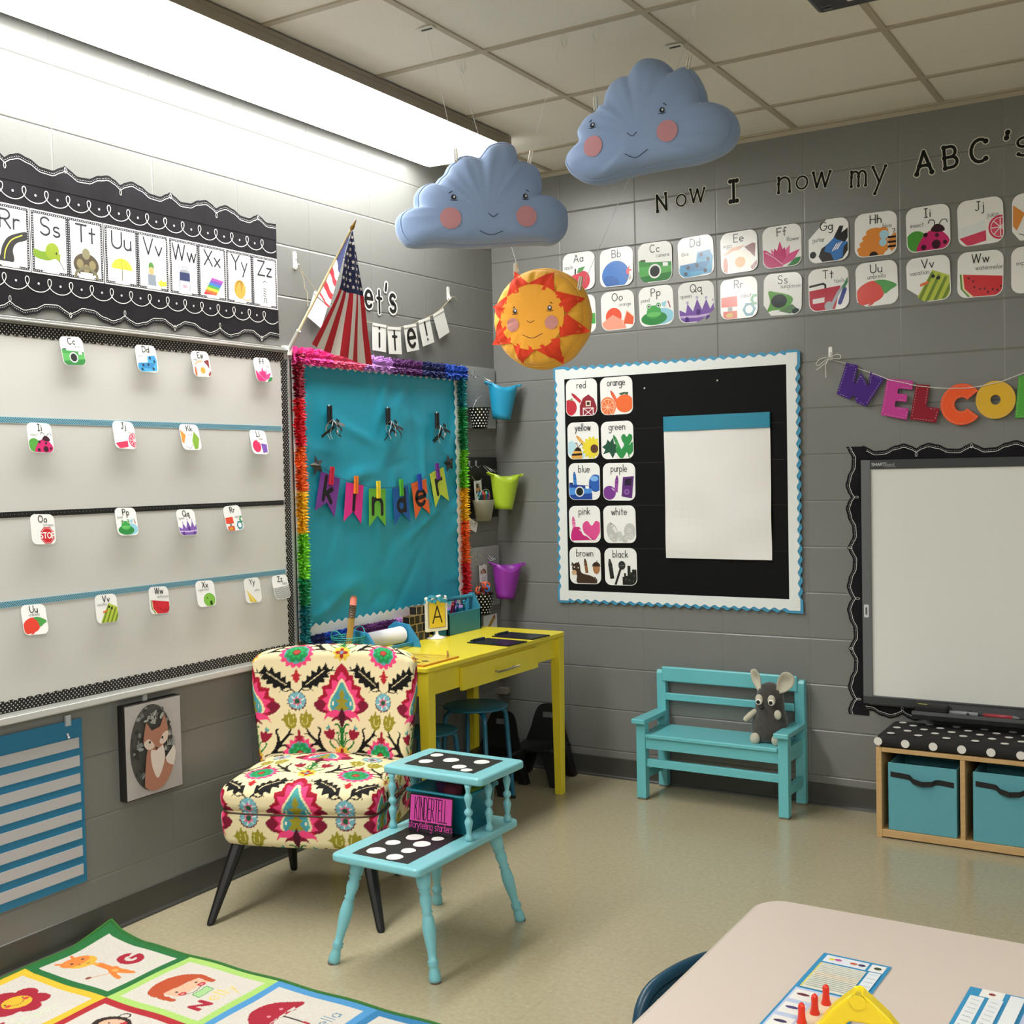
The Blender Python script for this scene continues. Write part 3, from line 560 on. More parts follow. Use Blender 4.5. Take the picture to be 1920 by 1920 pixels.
for nm, mat, o, th, zz in (('blue_scalloped_border', blu, .012, .0012, .0122), ('white_scalloped_border', grog, 0, .0012, .0145)):
    x0, x1, y0, y1 = -.612-o, .608+o, -.066-o, 1.078+o; w = .05+o
    for X, L in ((Tr(x0, y1-w, 0), x1-x0), (Tr(x1, y0+w, 0) @ Rt('Z', 180), x1-x0), (Tr(x0+w, y0, 0) @ Rt('Z', 90), y1-y0), (Tr(x1-w, y1, 0) @ Rt('Z', -90), y1-y0)):
        zv = .0009 if L == y1-y0 else 0
        g = G(mat); g.X = Tr(0, 0, zv) @ X; wavy_strip(g, L, w-.005, .0475, .005, zz, zz+th, mat, 0 if mat is grog else PI); g.build(nm, t)
g = G('#e8e8e6'); g.ball((-.13, .96, .016), .004); g.ball((.235, .975, .016), .004); g.build('push_pin', t)
t = thing('chart_paper_pad', 'white chart paper pad with teal top strip pinned on the black board', 'chart paper', WR(1.205, 1.087, .0145))
g = G(); g.box(-.257, .257, .595, .664, .001, .0125, M('#17809d', .35)); g.build('binding', t)
me_p = noisy('chart_paper', '#dcdad6', '#e3e1de', 3, .6, .35, 6); g = G(me_p)
N = 14
for i in range(N):
    for j in range(16):
        f = lambda a, b: (-.257+.514*a/N, .6*b/16, .007+.004*sin(b*.9)*sin(a*.35+.4)*(1-b/16)+.002*sin(a*.8+b*.5))
        g.add([f(i, j), f(i+1, j), f(i+1, j+1), f(i, j+1)], [(0, 1, 2, 3)], None, True)
g.build('sheet', t)
CC = [('red', .51, 1.864, c_red, 'barn and crayon'), ('orange', .7, 1.863, c_orange, 'orange and pumpkin'), ('yellow', .5145, 1.653, c_yellow, 'bee and sunflower'), ('green', .7, 1.65, c_green, 'leaf and clover'), ('blue', .5165, 1.453, c_blue, 'camera and balloon'),
      ('purple', .7055, 1.449, c_purple, 'ball and music player'), ('pink', .5145, 1.243, c_pink, 'sneaker and heart'), ('white', .704, 1.244, c_white, 'grey mittens'), ('brown', .5125, 1.04, c_brown, 'donkey and acorn'), ('black', .706, 1.039, c_black, 'microphone and skyline')]
for nm, x, z, fn, what in CC:
    g = G(); g.rough = .35; hw, hh = .086, .0905; P = rrect(-hw, hw, -hh, hh, hw*.38, 5); g.prism(P, 0, .0009, WHT); g.z = .0012
    g.clip = rrect(-hw*.97, hw*.97, -hh*.97, hh*.97, hw*.36, 5); g.sc = (hw, hh*.98, 0, -.004); fn(g); g.sc = (hw, hh, 0, 0)
    g.text(nm, 0, .5 if nm not in ('yellow', 'green', 'orange', 'purple', 'pink') else .54, .38, INK, .1, gap=1.7, wx=.82 if len(nm) < 6 else .72)
    o = g.build('color_card', mw=WR(x, z, .0135, random.uniform(-1, 1)))
    tag(o, 'colour word card reading %s with %s' % (nm, what), 'card', 'colour word cards on the black board')

# ---- wall title letters
TL = [('N', .949, 2.714, .075, 'capital N, first letter'), ('o', 1.047, 2.722, .052, 'o after the capital N'), ('w', 1.124, 2.729, .06, 'w in the first word'), ('I', 1.301, 2.709, .09, 'capital I standing alone'), ('n', 1.534, 2.716, .064, 'n of the second now'),
      ('o', 1.613, 2.719, .054, 'o between n and w before my'), ('w', 1.698, 2.714, .064, 'w before the word my'), ('m', 1.859, 2.696, .062, 'm of my'), ('y', 1.945, 2.7, .064, 'y of my'), ('A', 2.13, 2.709, .09, 'capital A'), ('B', 2.237, 2.717, .085, 'capital B'),
      ('C', 2.343, 2.722, .09, 'capital C'), ("'", 2.455, 2.73, .09, 'apostrophe'), ('s', 2.512, 2.722, .07, 's at the photo edge')]
for ch, x, z, h, lb in TL:
    cap = h if ch.isupper() or ch == "'" else h*8/4.4
    g = G(); g.rough = .95; g.z = .0004; wx = .9 if ch != 'm' else .72; al = 'c'
    g.text(ch, 0, 0, cap, '#d8d6c8', .235*h/cap, wx=wx, dot=.165*h/cap); g.z += .0006
    g.text(ch, 0, 0, cap, '#0e0e0a', .15*h/cap, wx=wx, dot=.12*h/cap)
    o = g.build('wall_letter', mw=WR(x, z, .001, random.uniform(-4, 4)))
    tag(o, 'black wall title letter with dotted ends, %s' % lb, 'letter', 'title letters above the alphabet cards')

# ---- welcome banner: felt letters on a white cord
def felt(P, holes, col, name, lb, x, z, tilt, sc=1.0):
    t = thing(name, lb, 'banner letter', WR(x, z, .02, tilt), 'felt letters of the welcome banner')
    felt_m = noisy('felt_'+col.strip('#'), col, col, 30, .95, .5, 300, sheen=.3)
    g = G(felt_m)
    if holes:
        n = len(P); Q = holes; k = len(P)
        vs = [(x_, y_, z_) for z_ in (0, .004) for x_, y_ in P]+[(x_, y_, z_) for z_ in (0, .004) for x_, y_ in Q]; fs = []
        for i in range(k):
            j = (i+1) % k; fs += [(k+i, k+j, 3*k+j, 3*k+i), (i, 2*k+i, 2*k+j, j), (i, j, k+j, k+i), (2*k+i, 3*k+i, 3*k+j, 2*k+j)]
        g.add(vs, fs)
    else: g.prism(P, 0, .004)
    g.build('felt_shape', t, bevel=.001, seg=1)
    # stitching, short dashes inset from the edge
    c = (sum(p[0] for p in P)/len(P), sum(p[1] for p in P)/len(P)); g = G(); g.z = .0045; n = len(P)
    if area2(P) < 0: P = P[::-1]
    for i in range(n):
        a, b, cprev, nx = Vector(P[i]), Vector(P[(i+1) % n]), Vector(P[i-1]), Vector(P[(i+2) % n]); d = (b-a); L = d.length
        if L < .004: continue
        d.normalize(); nn = Vector((-d.y, d.x))*.0065; m_ = int(L/.011) or 1
        for k in range(m_):
            s0 = (k+.25)/m_; s1 = (k+.75)/m_; lo, hi = .007/L, 1-.007/L
            if L > .02 and (s0 < lo or s1 > hi): continue
            g.l([tuple(a+d*L*s0+nn), tuple(a+d*L*s1+nn)], .0013, '#c9b9bd', cap=False); g.z = .0045
    if g.v: g.build('stitching', t)
    return t
def rel(P, x, z): return [(a-x, b-z) for a, b in P]
felt(rel([(1.804, 1.946), (1.855, 1.932), (1.836, 1.85), (1.868, 1.9), (1.898, 1.838), (1.905, 1.902), (1.965, 1.868), (1.888, 1.754), (1.846, 1.771), (1.836, 1.806), (1.816, 1.788), (1.761, 1.814)], 1.86, 1.86), None, '#43207c', 'banner_letter', 'purple felt W, first letter of the welcome banner', 1.86, 1.86, 0)
felt(rel([(1.976, 1.868), (2.082, 1.852), (2.078, 1.815), (2.021, 1.824), (2.017, 1.803), (2.058, 1.797), (2.054, 1.765), (2.01, 1.772), (2.005, 1.748), (2.064, 1.738), (2.054, 1.69), (1.948, 1.716)], 2.01, 1.78), None, '#c23b94', 'banner_letter', 'magenta felt E beside the purple W', 2.01, 1.78, 0)
felt(rel([(2.093, 1.838), (2.149, 1.831), (2.135, 1.742), (2.187, 1.733), (2.172, 1.673), (2.067, 1.692)], 2.12, 1.75), None, '#8c1027', 'banner_letter', 'dark red felt L between the E and the C', 2.12, 1.75, 0)
Cp = ell(0, 0, .083, .085, 38, 322, 44)+ell(0, 0, .028, .028, 322, 38, 20)
felt(Cp, None, '#ef5a26', 'banner_letter', 'orange felt C between the L and the O', 2.273, 1.745, 0)
felt(ell(0, 0, .076, .077, n=36), ell(0, 0, .019, .02, n=36), '#dfb02f', 'banner_letter', 'yellow felt O beside the orange C', 2.403, 1.757, 0)
felt([(-.06, -.085), (-.045, .085), (-.005, .08), (.025, .03), (.055, .085), (.095, .085), (.1, -.085), (.055, -.085), (.055, .0), (.02, -.05), (-.01, .0), (-.015, -.085)], None, '#4fa63c', 'banner_letter', 'green felt M at the right photo edge', 2.535, 1.765, 0)
cord = M('#e6e3dc', .7)
g = G(cord); g.tube([Vector((1.735, -.018, 1.965)), (1.82, -.016, 1.937), (1.86, -.014, 1.915), (1.93, -.026, 1.888), (1.985, -.027, 1.862), (2.03, -.026, 1.85), (2.1, -.027, 1.83), (2.17, -.027, 1.818), (2.235, -.027, 1.812), (2.3, -.027, 1.81), (2.35, -.027, 1.815), (2.43, -.027, 1.83), (2.52, -.027, 1.862), (2.7, -.024, 1.95)], .0016, None, 6)
tag(g.build('cord'), 'white cord holding the felt welcome letters', 'cord')
def adhesive_hook(mw, lb, grp='white adhesive hooks', bow=False, s=1):
    t = thing('adhesive_hook', lb, 'hook', mw, grp); hm = M('#e9e8e4', .3)
    g = G(hm); g.prism(rrect(-.009*s, .009*s, -.03*s, .03*s, .008*s), 0, .004); g.build('mounting_plate', t, bevel=.001, seg=1)
    g = G(hm); g.tube([(0, .005*s, .003), (0, -.018*s, .008), (0, -.024*s, .016), (0, -.014*s, .022)], [.005*s, .005*s, .0045*s, .004*s], None, 8); g.build('hook', t)
    return t
adhesive_hook(WR(1.731, 1.992), 'white hook holding the left end of the welcome banner')
g = G(cord)
for P in ([(0, 0), (.03, .012), (.052, .006), (.05, -.008), (.02, -.004), (0, 0)], [(0, 0), (-.02, -.012), (-.045, -.03), (-.052, -.022), (-.03, -.004), (0, 0)], [(0, 0), (-.015, -.03), (-.012, -.065), (-.01, -.085)], [(0, 0), (-.025, -.028), (-.055, -.05)]):
    g.tube([(x, y, .018+.002*i) for i, (x, y) in enumerate(smooth_open(P, 4))][:], .0015, None, 5)
tag(g.build('ribbon_bow', mw=WR(1.731, 1.972)), 'white ribbon bow tied at the welcome banner hook', 'bow')

# ---- chalk style scalloped trim
def scal(x, p=.439):
    """height of the scalloped chalkboard trim, x measured from a down cusp"""
    x = x % p; x = min(x, p-x); K = [(0, -.006), (.02, .008), (.05, .017), (.085, .009), (.13, -.0095), (.17, -.0115), (.205, .004), (.2195, .014)]
    for (a, ya), (b, yb) in zip(K, K[1:]):
        if x <= b: u = (x-a)/(b-a); u = u*u*(3-2*u) if a not in (0, .205) else u; return ya+(yb-ya)*u
    return .014
chalkb = noisy('chalkboard_paper', '#080708', '#242227', 9, .85, 0, 1)
for m_ in (chalkb, kraft): m_.node_tree.nodes['Principled BSDF'].inputs['Specular IOR Level'].default_value = .18
chalk = M('#dcdcd8', .7)
def scallop_trim(g, L, w, x0, mat=chalkb, th=.0008):
    """trim strip along +x, 0..L, y 0..w (scalloped top edge); x0 = position of a down cusp"""
    N = int(L/.0095); xs = [L*i/N for i in range(N+1)]; top = [(x, w+scal(x-x0)) for x in xs]
    for i in range(0, N, 46):
        s = top[i:i+47]; g.prism([(s[0][0], 0), (s[-1][0], 0)]+s[::-1], 0, th, mat)
    g.z = th+.0002
    g.l([(x, y-.0165) for x, y in top], .0022, chalk, cap=False)
    g.dots([(x, w+scal(x-x0)-.0095) for x in [L*i/int(L/.0062) for i in range(int(L/.0062))]], .00125, chalk, 5)
    k = 0; x = (x0 % .439)-.439
    while x < L:
        if 0 < x < L: g.l(ell(x, w-.03, .004, .009, 90, 450, 10)+[(x, w-.021)], .0016, chalk)
        if 0 < x+.2195 < L: g.l(ell(x+.2195, w-.001, .004, .009, 90, 450, 10)+[(x+.2195, w+.008)], .0016, chalk)
        x += .439
t = thing('chalkboard_border', 'black chalk-look scalloped border above the interactive board', 'border trim', WR(1.83, 1.5, .002), 'chalk-look borders around the interactive board')
g = G(); scallop_trim(g, .92, .0755, .257); g.build('trim_strip', t)
t = thing('chalkboard_border', 'black chalk-look scalloped border left of the interactive board', 'border trim', WR(1.88, .42, .003), 'chalk-look borders around the interactive board')
g = G(); g.X = Rt('Z', 90); scallop_trim(g, 1.165, .0735, .947-.439); g.build('trim_strip', t)
t = thing('chalkboard_border', 'loose black scalloped border curling below the interactive board', 'border trim', WR(2.1, .468, .004), 'chalk-look borders around the interactive board')
g = G(); g.X = Rt('Z', 180); scallop_trim(g, .235, .034, .08); g.build('trim_strip', t)

# ---- interactive whiteboard
t = thing('interactive_whiteboard', 'large interactive whiteboard with grey frame at the right photo edge', 'whiteboard', WR(1.866, .483))
scr = noisy('screen_surface', '#d9dbd6', '#dddfda', 2, .5); fr_d = M('#35373a', .35); fr_s = M('#6f7275', .3, .3)
W_ = 1.56
g = G(scr); g.box(.035, W_-.035, .032, 1.004, .012, .034); g.build('screen', t)
g = G(fr_d); g.box(0, W_, 1.004, 1.043, .0, .042); g.build('top_rail', t, bevel=.003)
g = G(fr_d); g.box(0, W_, -.002, .034, .0, .046); g.build('bottom_rail', t, bevel=.003)
g = G(fr_s); g.prism(rrect(0, .04, -.001, 1.043, .006), 0, .044); g.build('side_rail', t, bevel=.003)
g = G(fr_s); g.prism(rrect(W_-.04, W_, -.001, 1.043, .006), 0, .044); g.build('side_rail', t, bevel=.003)
g = G(); g.rough = .5; g.z = .0426; g.text('SMART', .046, 1.017, .0125, '#d6d8d8', .14, al='l', wx=1.05); g.text('Board', .101, 1.017, .0125, '#9aa0a2', .12, al='l', wx=.9, sl=.2); g.l([(.1, 1.013), (.147, 1.013)], .0014, '#9aa0a2'); g.build('logo', t)
g = G(); g.prism(rrect(.008, .028, .37, .425, .003), .044, .0455, M('#c9ccce', .4)); g.z = .0457; g.l([(.018, .385), (.018, .41)], .008, '#55595c'); g.build('badge', t)
t = thing('pen_tray', 'dark grey pen tray under the interactive whiteboard', 'pen tray', Tr(2.09, -.047, .495))
g = G(M('#2c2e30', .4)); g.X = Matrix(((0, 0, 1, 0), (-1, 0, 0, 0), (0, 1, 0, 0), (0, 0, 0, 1)))
P = [(.0, -.03), (.075, -.045), (.098, -.04), (.105, -.02), (.1, -.005), (.09, -.012), (.085, -.02), (.02, -.02), (.012, .015), (0, .015)]
g.X = Matrix(((0, 0, 1, 0), (-1, 0, 0, 0), (0, 1, 0, 0), (0, 0, 0, 1))); g.prism(P[::-1], 0, .95); g.build('trough', t, bevel=.002, seg=1)
for x in (.21, .42): g = G(M('#232526', .4)); g.box(x, x+.005, -.085, -.02, -.02, -.004); g.build('divider', t)
t = thing('board_eraser', 'black felt board eraser with a yellow label on the pen tray', 'eraser', Tr(2.155, -.095, .477))
g = G(M('#121212', .7)); g.box(-.06, .07, -.03, .03, .0, .035); g.build('body', t, bevel=.01, seg=3)
g = G(M('#d8d24a', .4)); g.X = Rt('X', 35); g.box(-.045, -.01, -.004, .008, .036, .0385); g.build('label', t)
for x, c, lb in ((2.29, '#8d9295', 'grey digital pen lying on the pen tray'), (2.42, '#a0303a', 'red digital pen lying on the pen tray')):
    t = thing('digital_pen', lb, 'pen', Tr(x, -.098, .4845), 'pens on the interactive board tray')
    g = G(M(c, .35)); g.tube([(-.06, 0, 0), (.05, 0, 0)], .0085, None, 12); g.build('barrel', t)
    g = G(M('#2a2c2e' if c != '#a0303a' else '#7d8286', .4)); g.tube([(.05, 0, 0), (.063, 0, 0), (.075, 0, 0)], [.0085, .006, .002], None, 12); g.build('tip', t)

# ---- wall socket with a plug, under the desk by the corner
t = thing('wall_socket', 'beige surface socket low on the right wall under the desk', 'socket', WR(.022, .384))
g = G(M('#8d8a80', .5)); g.box(-.035, .035, -.016, .016, 0, .045); g.build('socket_box', t, bevel=.003)
g = G(M('#7a786f', .5)); g.tube([(-.02, .016, .012), (-.012, .04, .01), (.0, .07, .006)], .003, None, 6); g.build('conduit', t)

# ================================================ left wall: framed whiteboard
WB0, WB1 = 1.562, 3.9     # distance from the corner
t = thing('whiteboard', 'wide framed whiteboard with a polka dot border on the left wall', 'whiteboard', WL(WB0, .8))
alum = M('#b9bab6', .3, .6); enam = noisy('enamel_board', '#dadad7', '#dededb', 2, .35)
LN = WB1-WB0
g = G(enam); g.box(-LN, 0, 0, 1.203, .004, .012); g.build('writing_surface', t)
g = G(alum); g.box(-LN, .004, 1.2, 1.222, 0, .02); g.box(-LN, .004, 1.205, 1.2125, .02, .03); g.build('top_frame', t, bevel=.002)
g = G(alum); g.box(-.004, .006, 0, 1.222, 0, .022); g.build('side_frame', t, bevel=.002)
g = G(M('#d9dad8', .3, .2)); g.X = Matrix(((0, 0, 1, -LN), (0, 1, 0, 0), (1, 0, 0, 0), (0, 0, 0, 1)))
g.X = Matrix(((0, 0, -1, 0), (0, 1, 0, 0), (1, 0, 0, 0), (0, 0, 0, 1))); g.prism([(0, -.025), (.028, -.025), (.032, -.02), (.032, -.002), (.029, -.003), (.026, -.016), (.012, -.014), (.012, .0), (0, .0)], -.006, LN); g.build('marker_tray', t, bevel=.001, seg=1)
g = G(M('#f2f2f0', .35)); g.box(-.012, .012, 1.19, 1.226, .02, .032); g.build('corner_cap', t, bevel=.003)
pol = M('#141414', .5); dotm = M('#e4e4e0', .5)
def polka(L, w, lam, name, X):
    g = G(); g.X = X; N = int(L/lam*8); top = []
    for i in range(N+1):
        x = L*i/N; top.append((x, w+.004*abs(cos(PI*x/lam))**.6*1.6-.004))
    for i in range(0, N, 40):
        s = top[i:i+41]; g.prism([(s[0][0], 0), (s[-1][0], 0)]+s[::-1], .0125, .0135, pol)
    g.z = .0138; d = .0145; r = 0; y = .005
    while y < w-.001:
        g.dots([(x, y) for x in np.arange(.004+(r % 2)*d/2, L-.003, d)], .0023, dotm, 6); y += d/2; r += 1
    g.build(name, t)
polka(LN, .036, .032, 'polka_dot_border', Tr(0, 1.2, 0) @ Rt('Z', 180)); polka(LN, .036, .032, 'polka_dot_border', Tr(-LN, .008, 0)); polka(1.2, .036, .032, 'polka_dot_border', Tr(-.001, 0, 0) @ Rt('Z', 90))
# patterned tapes across the board
def tape(z0, z1, s0, s1, name, lb, kind):
    o = thing(name, lb, 'tape', WL(s0, z0, .0126), 'patterned tapes across the whiteboard'); L = s1-s0; sl = (z1-z0)/L
    g = G(); g.rough = .45; X = Matrix.Identity(4); X[1][0] = -sl; g.X = X
    h = .0095 if kind else .009
    g.box(-L, 0, -h, h, 0, .0012, M('#93c4d3' if kind else '#1c1c1c', .45)); g.z = .0014
    if kind:
        n = int(L/.0085)
        for r, y in enumerate((-.006, -.002, .002, .006)):
            for i in range(n):
                x = -L+.0085*(i+.5*(r % 2))+.003; g.p([(x-.0031, y), (x, y-.0021), (x+.0031, y), (x, y+.0021)], '#1f6c90'); g.z = .0014
    else: g.dots([(-L+.014*(i+.5), .001) for i in range(int(L/.014))], .0011, '#c9c9c4', 5)
    g.build('strip', o)
tape(1.7005, 1.7065, 1.606, 3.6, 'patterned_tape', 'blue lattice tape across the upper part of the whiteboard', 1)
tape(1.4085, 1.4165, 1.606, 3.6, 'patterned_tape', 'black dotted tape across the middle of the whiteboard', 0)
tape(1.135, 1.143, 1.606, 3.6, 'patterned_tape', 'blue lattice tape across the lower part of the whiteboard', 1)

# ---- chalk banner with big alphabet
B0 = 1.594
t = thing('chalkboard_banner', 'black chalk-look paper banner with scalloped edges above the whiteboard', 'banner', WL(B0, 2.03, .002))
LB_ = 1.9; X0 = -LB_
g = G(); g.X = Tr(-LB_, .411, .0012); scallop_trim(g, LB_, .0725, (LB_-(1.913-B0)) % .439); g.build('scalloped_strip', t)
g = G(); g.X = Tr(0, .063, .0012) @ Rt('Z', 180); scallop_trim(g, LB_, .0455, (2.351-B0) % .439); g.build('scalloped_strip', t)
for yb, yo in ((.335, .0), (.06, 0)):
    g = G(); g.box(-LB_, 0, yb, yb+.078, 0, .001, chalkb); g.z = .0024; p = .0808; pts = []
    ph = .0808*.32 if yb > .2 else .0
    for i in range(int(LB_/p*22)):
        T_ = 2*PI*i/22; pts.append((-LB_+p*T_/(2*PI)+.0235*sin(T_)+ph*0, yb+.041-.0225*cos(T_)+(.003 if yb > .2 else .001)))
    pts = [q for q in pts if q[0] < -.002]
    for i in range(0, len(pts)-1, 11): g.l(pts[i:i+12], .0026, chalk, cap=False); g.z = .0024+.00003*((i//11) % 3)
    g.z = .0026; g.dots([(-LB_+p*i, yb+.046) for i in range(1, int(LB_/p))], .0042, M('#b7b3b9', .7), 9); g.build('loop_strip', t)
g = G(chalkb); g.box(-LB_, 0, .13, .34, -.001, .0); g.build('backing', t)
def s_Q(g): g.e(0, -.4, .4, .35, '#a06a3a')
def s_R(g):
    g.p(smooth_closed([(-.95, -.8), (-.6, -.6), (-.45, -.2), (-.1, .2), (.6, .45), (.98, .5), (.98, .2), (.4, .0), (.15, -.3), (.15, -.8)]), '#2a2a2a'); g.l(smooth_open([(-.35, -.7), (-.25, -.3), (.1, .1), (.7, .35)]), .05, '#d8cf4a'); g.p([(-.8, -.95), (.2, -.95), (.2, -.8), (-.8, -.8)], WHT)
def s_S(g): g.p(smooth_closed([(-1, -.1), (-.5, -.15), (0, -.1), (.2, -.35), (-.2, -.5), (-.95, -.42)]), '#6f8f1e'); g.e(.1, -.08, .42, .34, '#84991f', rot=15); g.p([(.05, -.25), (.6, -.15), (.55, -.5)], '#84991f'); g.e(.35, -.15, .05, .05, INK); g.l([(.5, -.42), (.8, -.8)], .03, INK)
def s_T(g): g.e(0, -.42, .82, .5, '#4c4232'); g.e(-.4, -.4, .22, .2, '#857a55'); g.e(.4, -.4, .22, .2, '#857a55'); g.e(0, -.6, .2, .2, '#857a55'); g.e(0, .05, .26, .24, '#7f7a5c'); g.l(smooth_open([(-.7, -1), (-.6, -.75), (0, -.55), (.6, -.75), (.7, -1)]), .14, '#6f6b50'); g.p([(-.4, -.95), (.4, -.95), (.4, -.75), (-.4, -.75)], WHT)
def s_U(g):
    g.p(ell(0, -.35, .72, .48, 0, 180), '#ecd93a'); g.l([(0, .1), (0, -.85)], .05, '#7a6a3a')
    for x in (-.4, 0, .4): g.l([(0, .12), (x, -.35)], .03, '#c0a828')
def s_V(g): g.e(-.15, .0, .2, .2, '#4f7f3a'); g.e(-.15, -.2, .2, .18, '#d8a06a'); g.p([(-.4, -.35), (.15, -.35), (.2, -.85), (-.4, -.85)], '#7d8894'); g.p([(.3, -.7), (.6, -.5), (.6, -.6), (.95, -.6), (.95, -.8), (.6, -.8), (.6, -.92)], '#ead53a')
def s_W(g): g.p([(-.4, -.95), (.4, -.95), (.4, .0), (-.4, .0)], '#24305a'); g.p([(-.36, -.92), (.36, -.92), (.36, -.4), (-.36, -.4)], WHT); g.l([(-.3, .05), (.3, .05)], .12, '#8a8f98'); g.text('alex', 0, -.72, .22, '#d4507a', .12, wx=.7); g.l(ell(0, .2, .2, .08, 0, 360, 10)+[(.2, .2)], .04, '#8a8f98')
def s_X(g):
    for i, c in enumerate(('#c8323c', '#e0662c', '#e6c432', '#4a9a4a', '#3572b8', '#6a4aa5', '#a24aa0')): g.p([(-.75+.1*i, -.85+.12*i), (.2+.1*i, -.95+.12*i), (.28+.1*i, -.83+.12*i), (-.66+.1*i, -.73+.12*i)], c)
def s_Y(g):
    g.e(0, -.35, .5, .46, '#c79a3c'); 
    for k in range(5): g.l(ell(0, -.35, .42-.08*k, .42, 60-20*k, 200-20*k, 14), .025, '#8f6a22')
    g.l(smooth_open([(.1, -.75), (.5, -.85), (.9, -.8)]), .04, '#c79a3c')
def s_Z(g): g.e(0, -.35, .16, .32, '#e2e2de'); g.e(0, .05, .2, .16, '#dcdcd8'); g.l([(-.15, .2), (0, .28), (.15, .2)], .05, INK); [g.l([(-.14, -.1-.12*k), (.1, -.14-.12*k)], .04, INK) for k in range(5)]; g.l([(-.1, -.65), (-.15, -.9)], .05, INK); g.l([(.1, -.65), (.15, -.9)], .05, INK)
SH = [('Yy Zz', [('Y', s_Y), ('Z', s_Z)], 1.597), ('Ww Xx', [('W', s_W), ('X', s_X)], 1.872), ('Uu Vv', [('U', s_U), ('V', s_V)], 2.151), ('Ss Tt', [('S', s_S), ('T', s_T)], 2.432), ('Rr', [('Q', s_Q), ('R', s_R)], 2.712)]
SD = {'Yy Zz': 'ball of yarn and zebra', 'Ww Xx': 'white bottle and rainbow xylophone', 'Uu Vv': 'yellow umbrella and dressed figure', 'Ss Tt': 'green snake and turtle', 'Rr': 'black road, leftmost in view'}
for nm, pair, s in SH:
    g = G(); wd, ht = .2765, .2; g.rough = .8; g.box(-wd, 0, 0, ht, 0, .0008, WHT)
    for k, (L, fn) in enumerate(pair):
        g.sc = (1, 1, 0, 0); x0 = -wd+.003+.1353*k; x1 = x0+.1353; y0, y1 = .004, ht-.004; g.z = .001
        g.p([(x0, y0), (x1, y0), (x1, y1), (x0, y1)], '#26262c'); b = .0085
        for y in (y0+b/2, y1-b/2): g.dots([(x, y) for x in np.arange(x0+.005, x1-.002, .0075)], .0018, '#e8e8ea', 4)
        for x in (x0+b/2, x1-b/2): g.dots([(x, y) for y in np.arange(y0+.0125, y1-.01, .0075)], .0018, '#e8e8ea', 4)
        g.p([(x0+b, y0+b), (x1-b, y0+b), (x1-b, y1-b), (x0+b, y1-b)], WHT); g.clip = [(x0+b*.4, y0+b*.3), (x1-b*.4, y0+b*.3), (x1-b*.4, y1), (x0+b*.4, y1)]; g.sc = ((x1-x0)/2-b*.8, .076, (x0+x1)/2, .083); fn(g); g.clip = None
        g.sc = (1, 1, (x0+x1)/2, 0); g.text(L+L.lower(), 0, .125 if L not in 'Y' else .128, 0.055, '#26262e', .115, gap=1.6, wx=1.05)
        g.sc = (1, 1, (x0+x1)/2, 0); g.box(0, 0, 0, 0, 0, 0, WHT) if False else None
        g.p([(-.03, .006), (.03, .006), (.03, .018), (-.03, .018)], WHT)
    o = g.build('alphabet_strip_card', mw=WL(s, 2.168, .0032)); tag(o, 'big alphabet strip card %s with %s' % (nm, SD[nm]), 'card', 'big alphabet cards on the chalk banner')
# ================================================ left wall: turquoise bulletin board
t = thing('bulletin_board', 'turquoise paper bulletin board with white scalloped edge on the left wall', 'bulletin board', WL(.94, .85))
aq = noisy('turquoise_paper', '#1c9ab8', '#22a2be', 2, .45, .5, 9); g = G(aq)
NX, NY = 70, 74; x0, x1, y0, y1 = -.6, .6, .0, 1.15
cr_ = [(rng.uniform(-.6, .6), rng.uniform(0, 1.15), rng.uniform(0, PI), rng.uniform(.06, .22), rng.uniform(.018, .04), rng.uniform(-.007, .0085)) for _ in range(85)]
X_, Y_ = np.meshgrid(np.linspace(x0, x1, NX+1), np.linspace(y0, y1, NY+1)); Z_ = np.full_like(X_, .013)
for cx, cy, th, l1, l2, am in cr_:
    u = (X_-cx)*cos(th)+(Y_-cy)*sin(th); v = -(X_-cx)*sin(th)+(Y_-cy)*cos(th); Z_ += am*np.exp(-(u/l1)**2-(v/l2)**2)
Z_ = np.maximum(Z_, .006)
vs = [(float(a), float(b), float(c)) for a, b, c in zip(X_.ravel(), Y_.ravel(), Z_.ravel())]; W1 = NX+1
g.add(vs, [(j*W1+i, j*W1+i+1, (j+1)*W1+i+1, (j+1)*W1+i) for j in range(NY) for i in range(NX)], None, True); g.build('paper', t)
g = G(M('#6a6a66', .6)); g.box(-.6, .6, 0, 1.15, 0, .005); g.build('backing', t)
g = G(M('#8f9190', .4, .5)); g.box(-.6135, -.607, -.01, 1.165, 0, .014); g.build('frame_edge', t)
for X, L in ((Tr(-.6, 1.172, 0) @ Rt('Z', 0) @ Tr(0, 0, 0) @ Rt('X', 180), 1.2), (Tr(-.6, -.02, 0), 1.2)): pass
for X, L in ((Tr(.6, 1.165, 0) @ Rt('Z', 180), 1.2), (Tr(-.6, -.005, 0), 1.2), (Tr(-.607, 1.165, 0) @ Rt('Z', -90), 1.17), (Tr(.602, 0, 0) @ Rt('Z', 90), 1.17)):
    g = G(grog); g.X = X; wavy_strip(g, L, .058, .0475, .006, .0205, .0215, grog); g.build('white_scalloped_border', t)
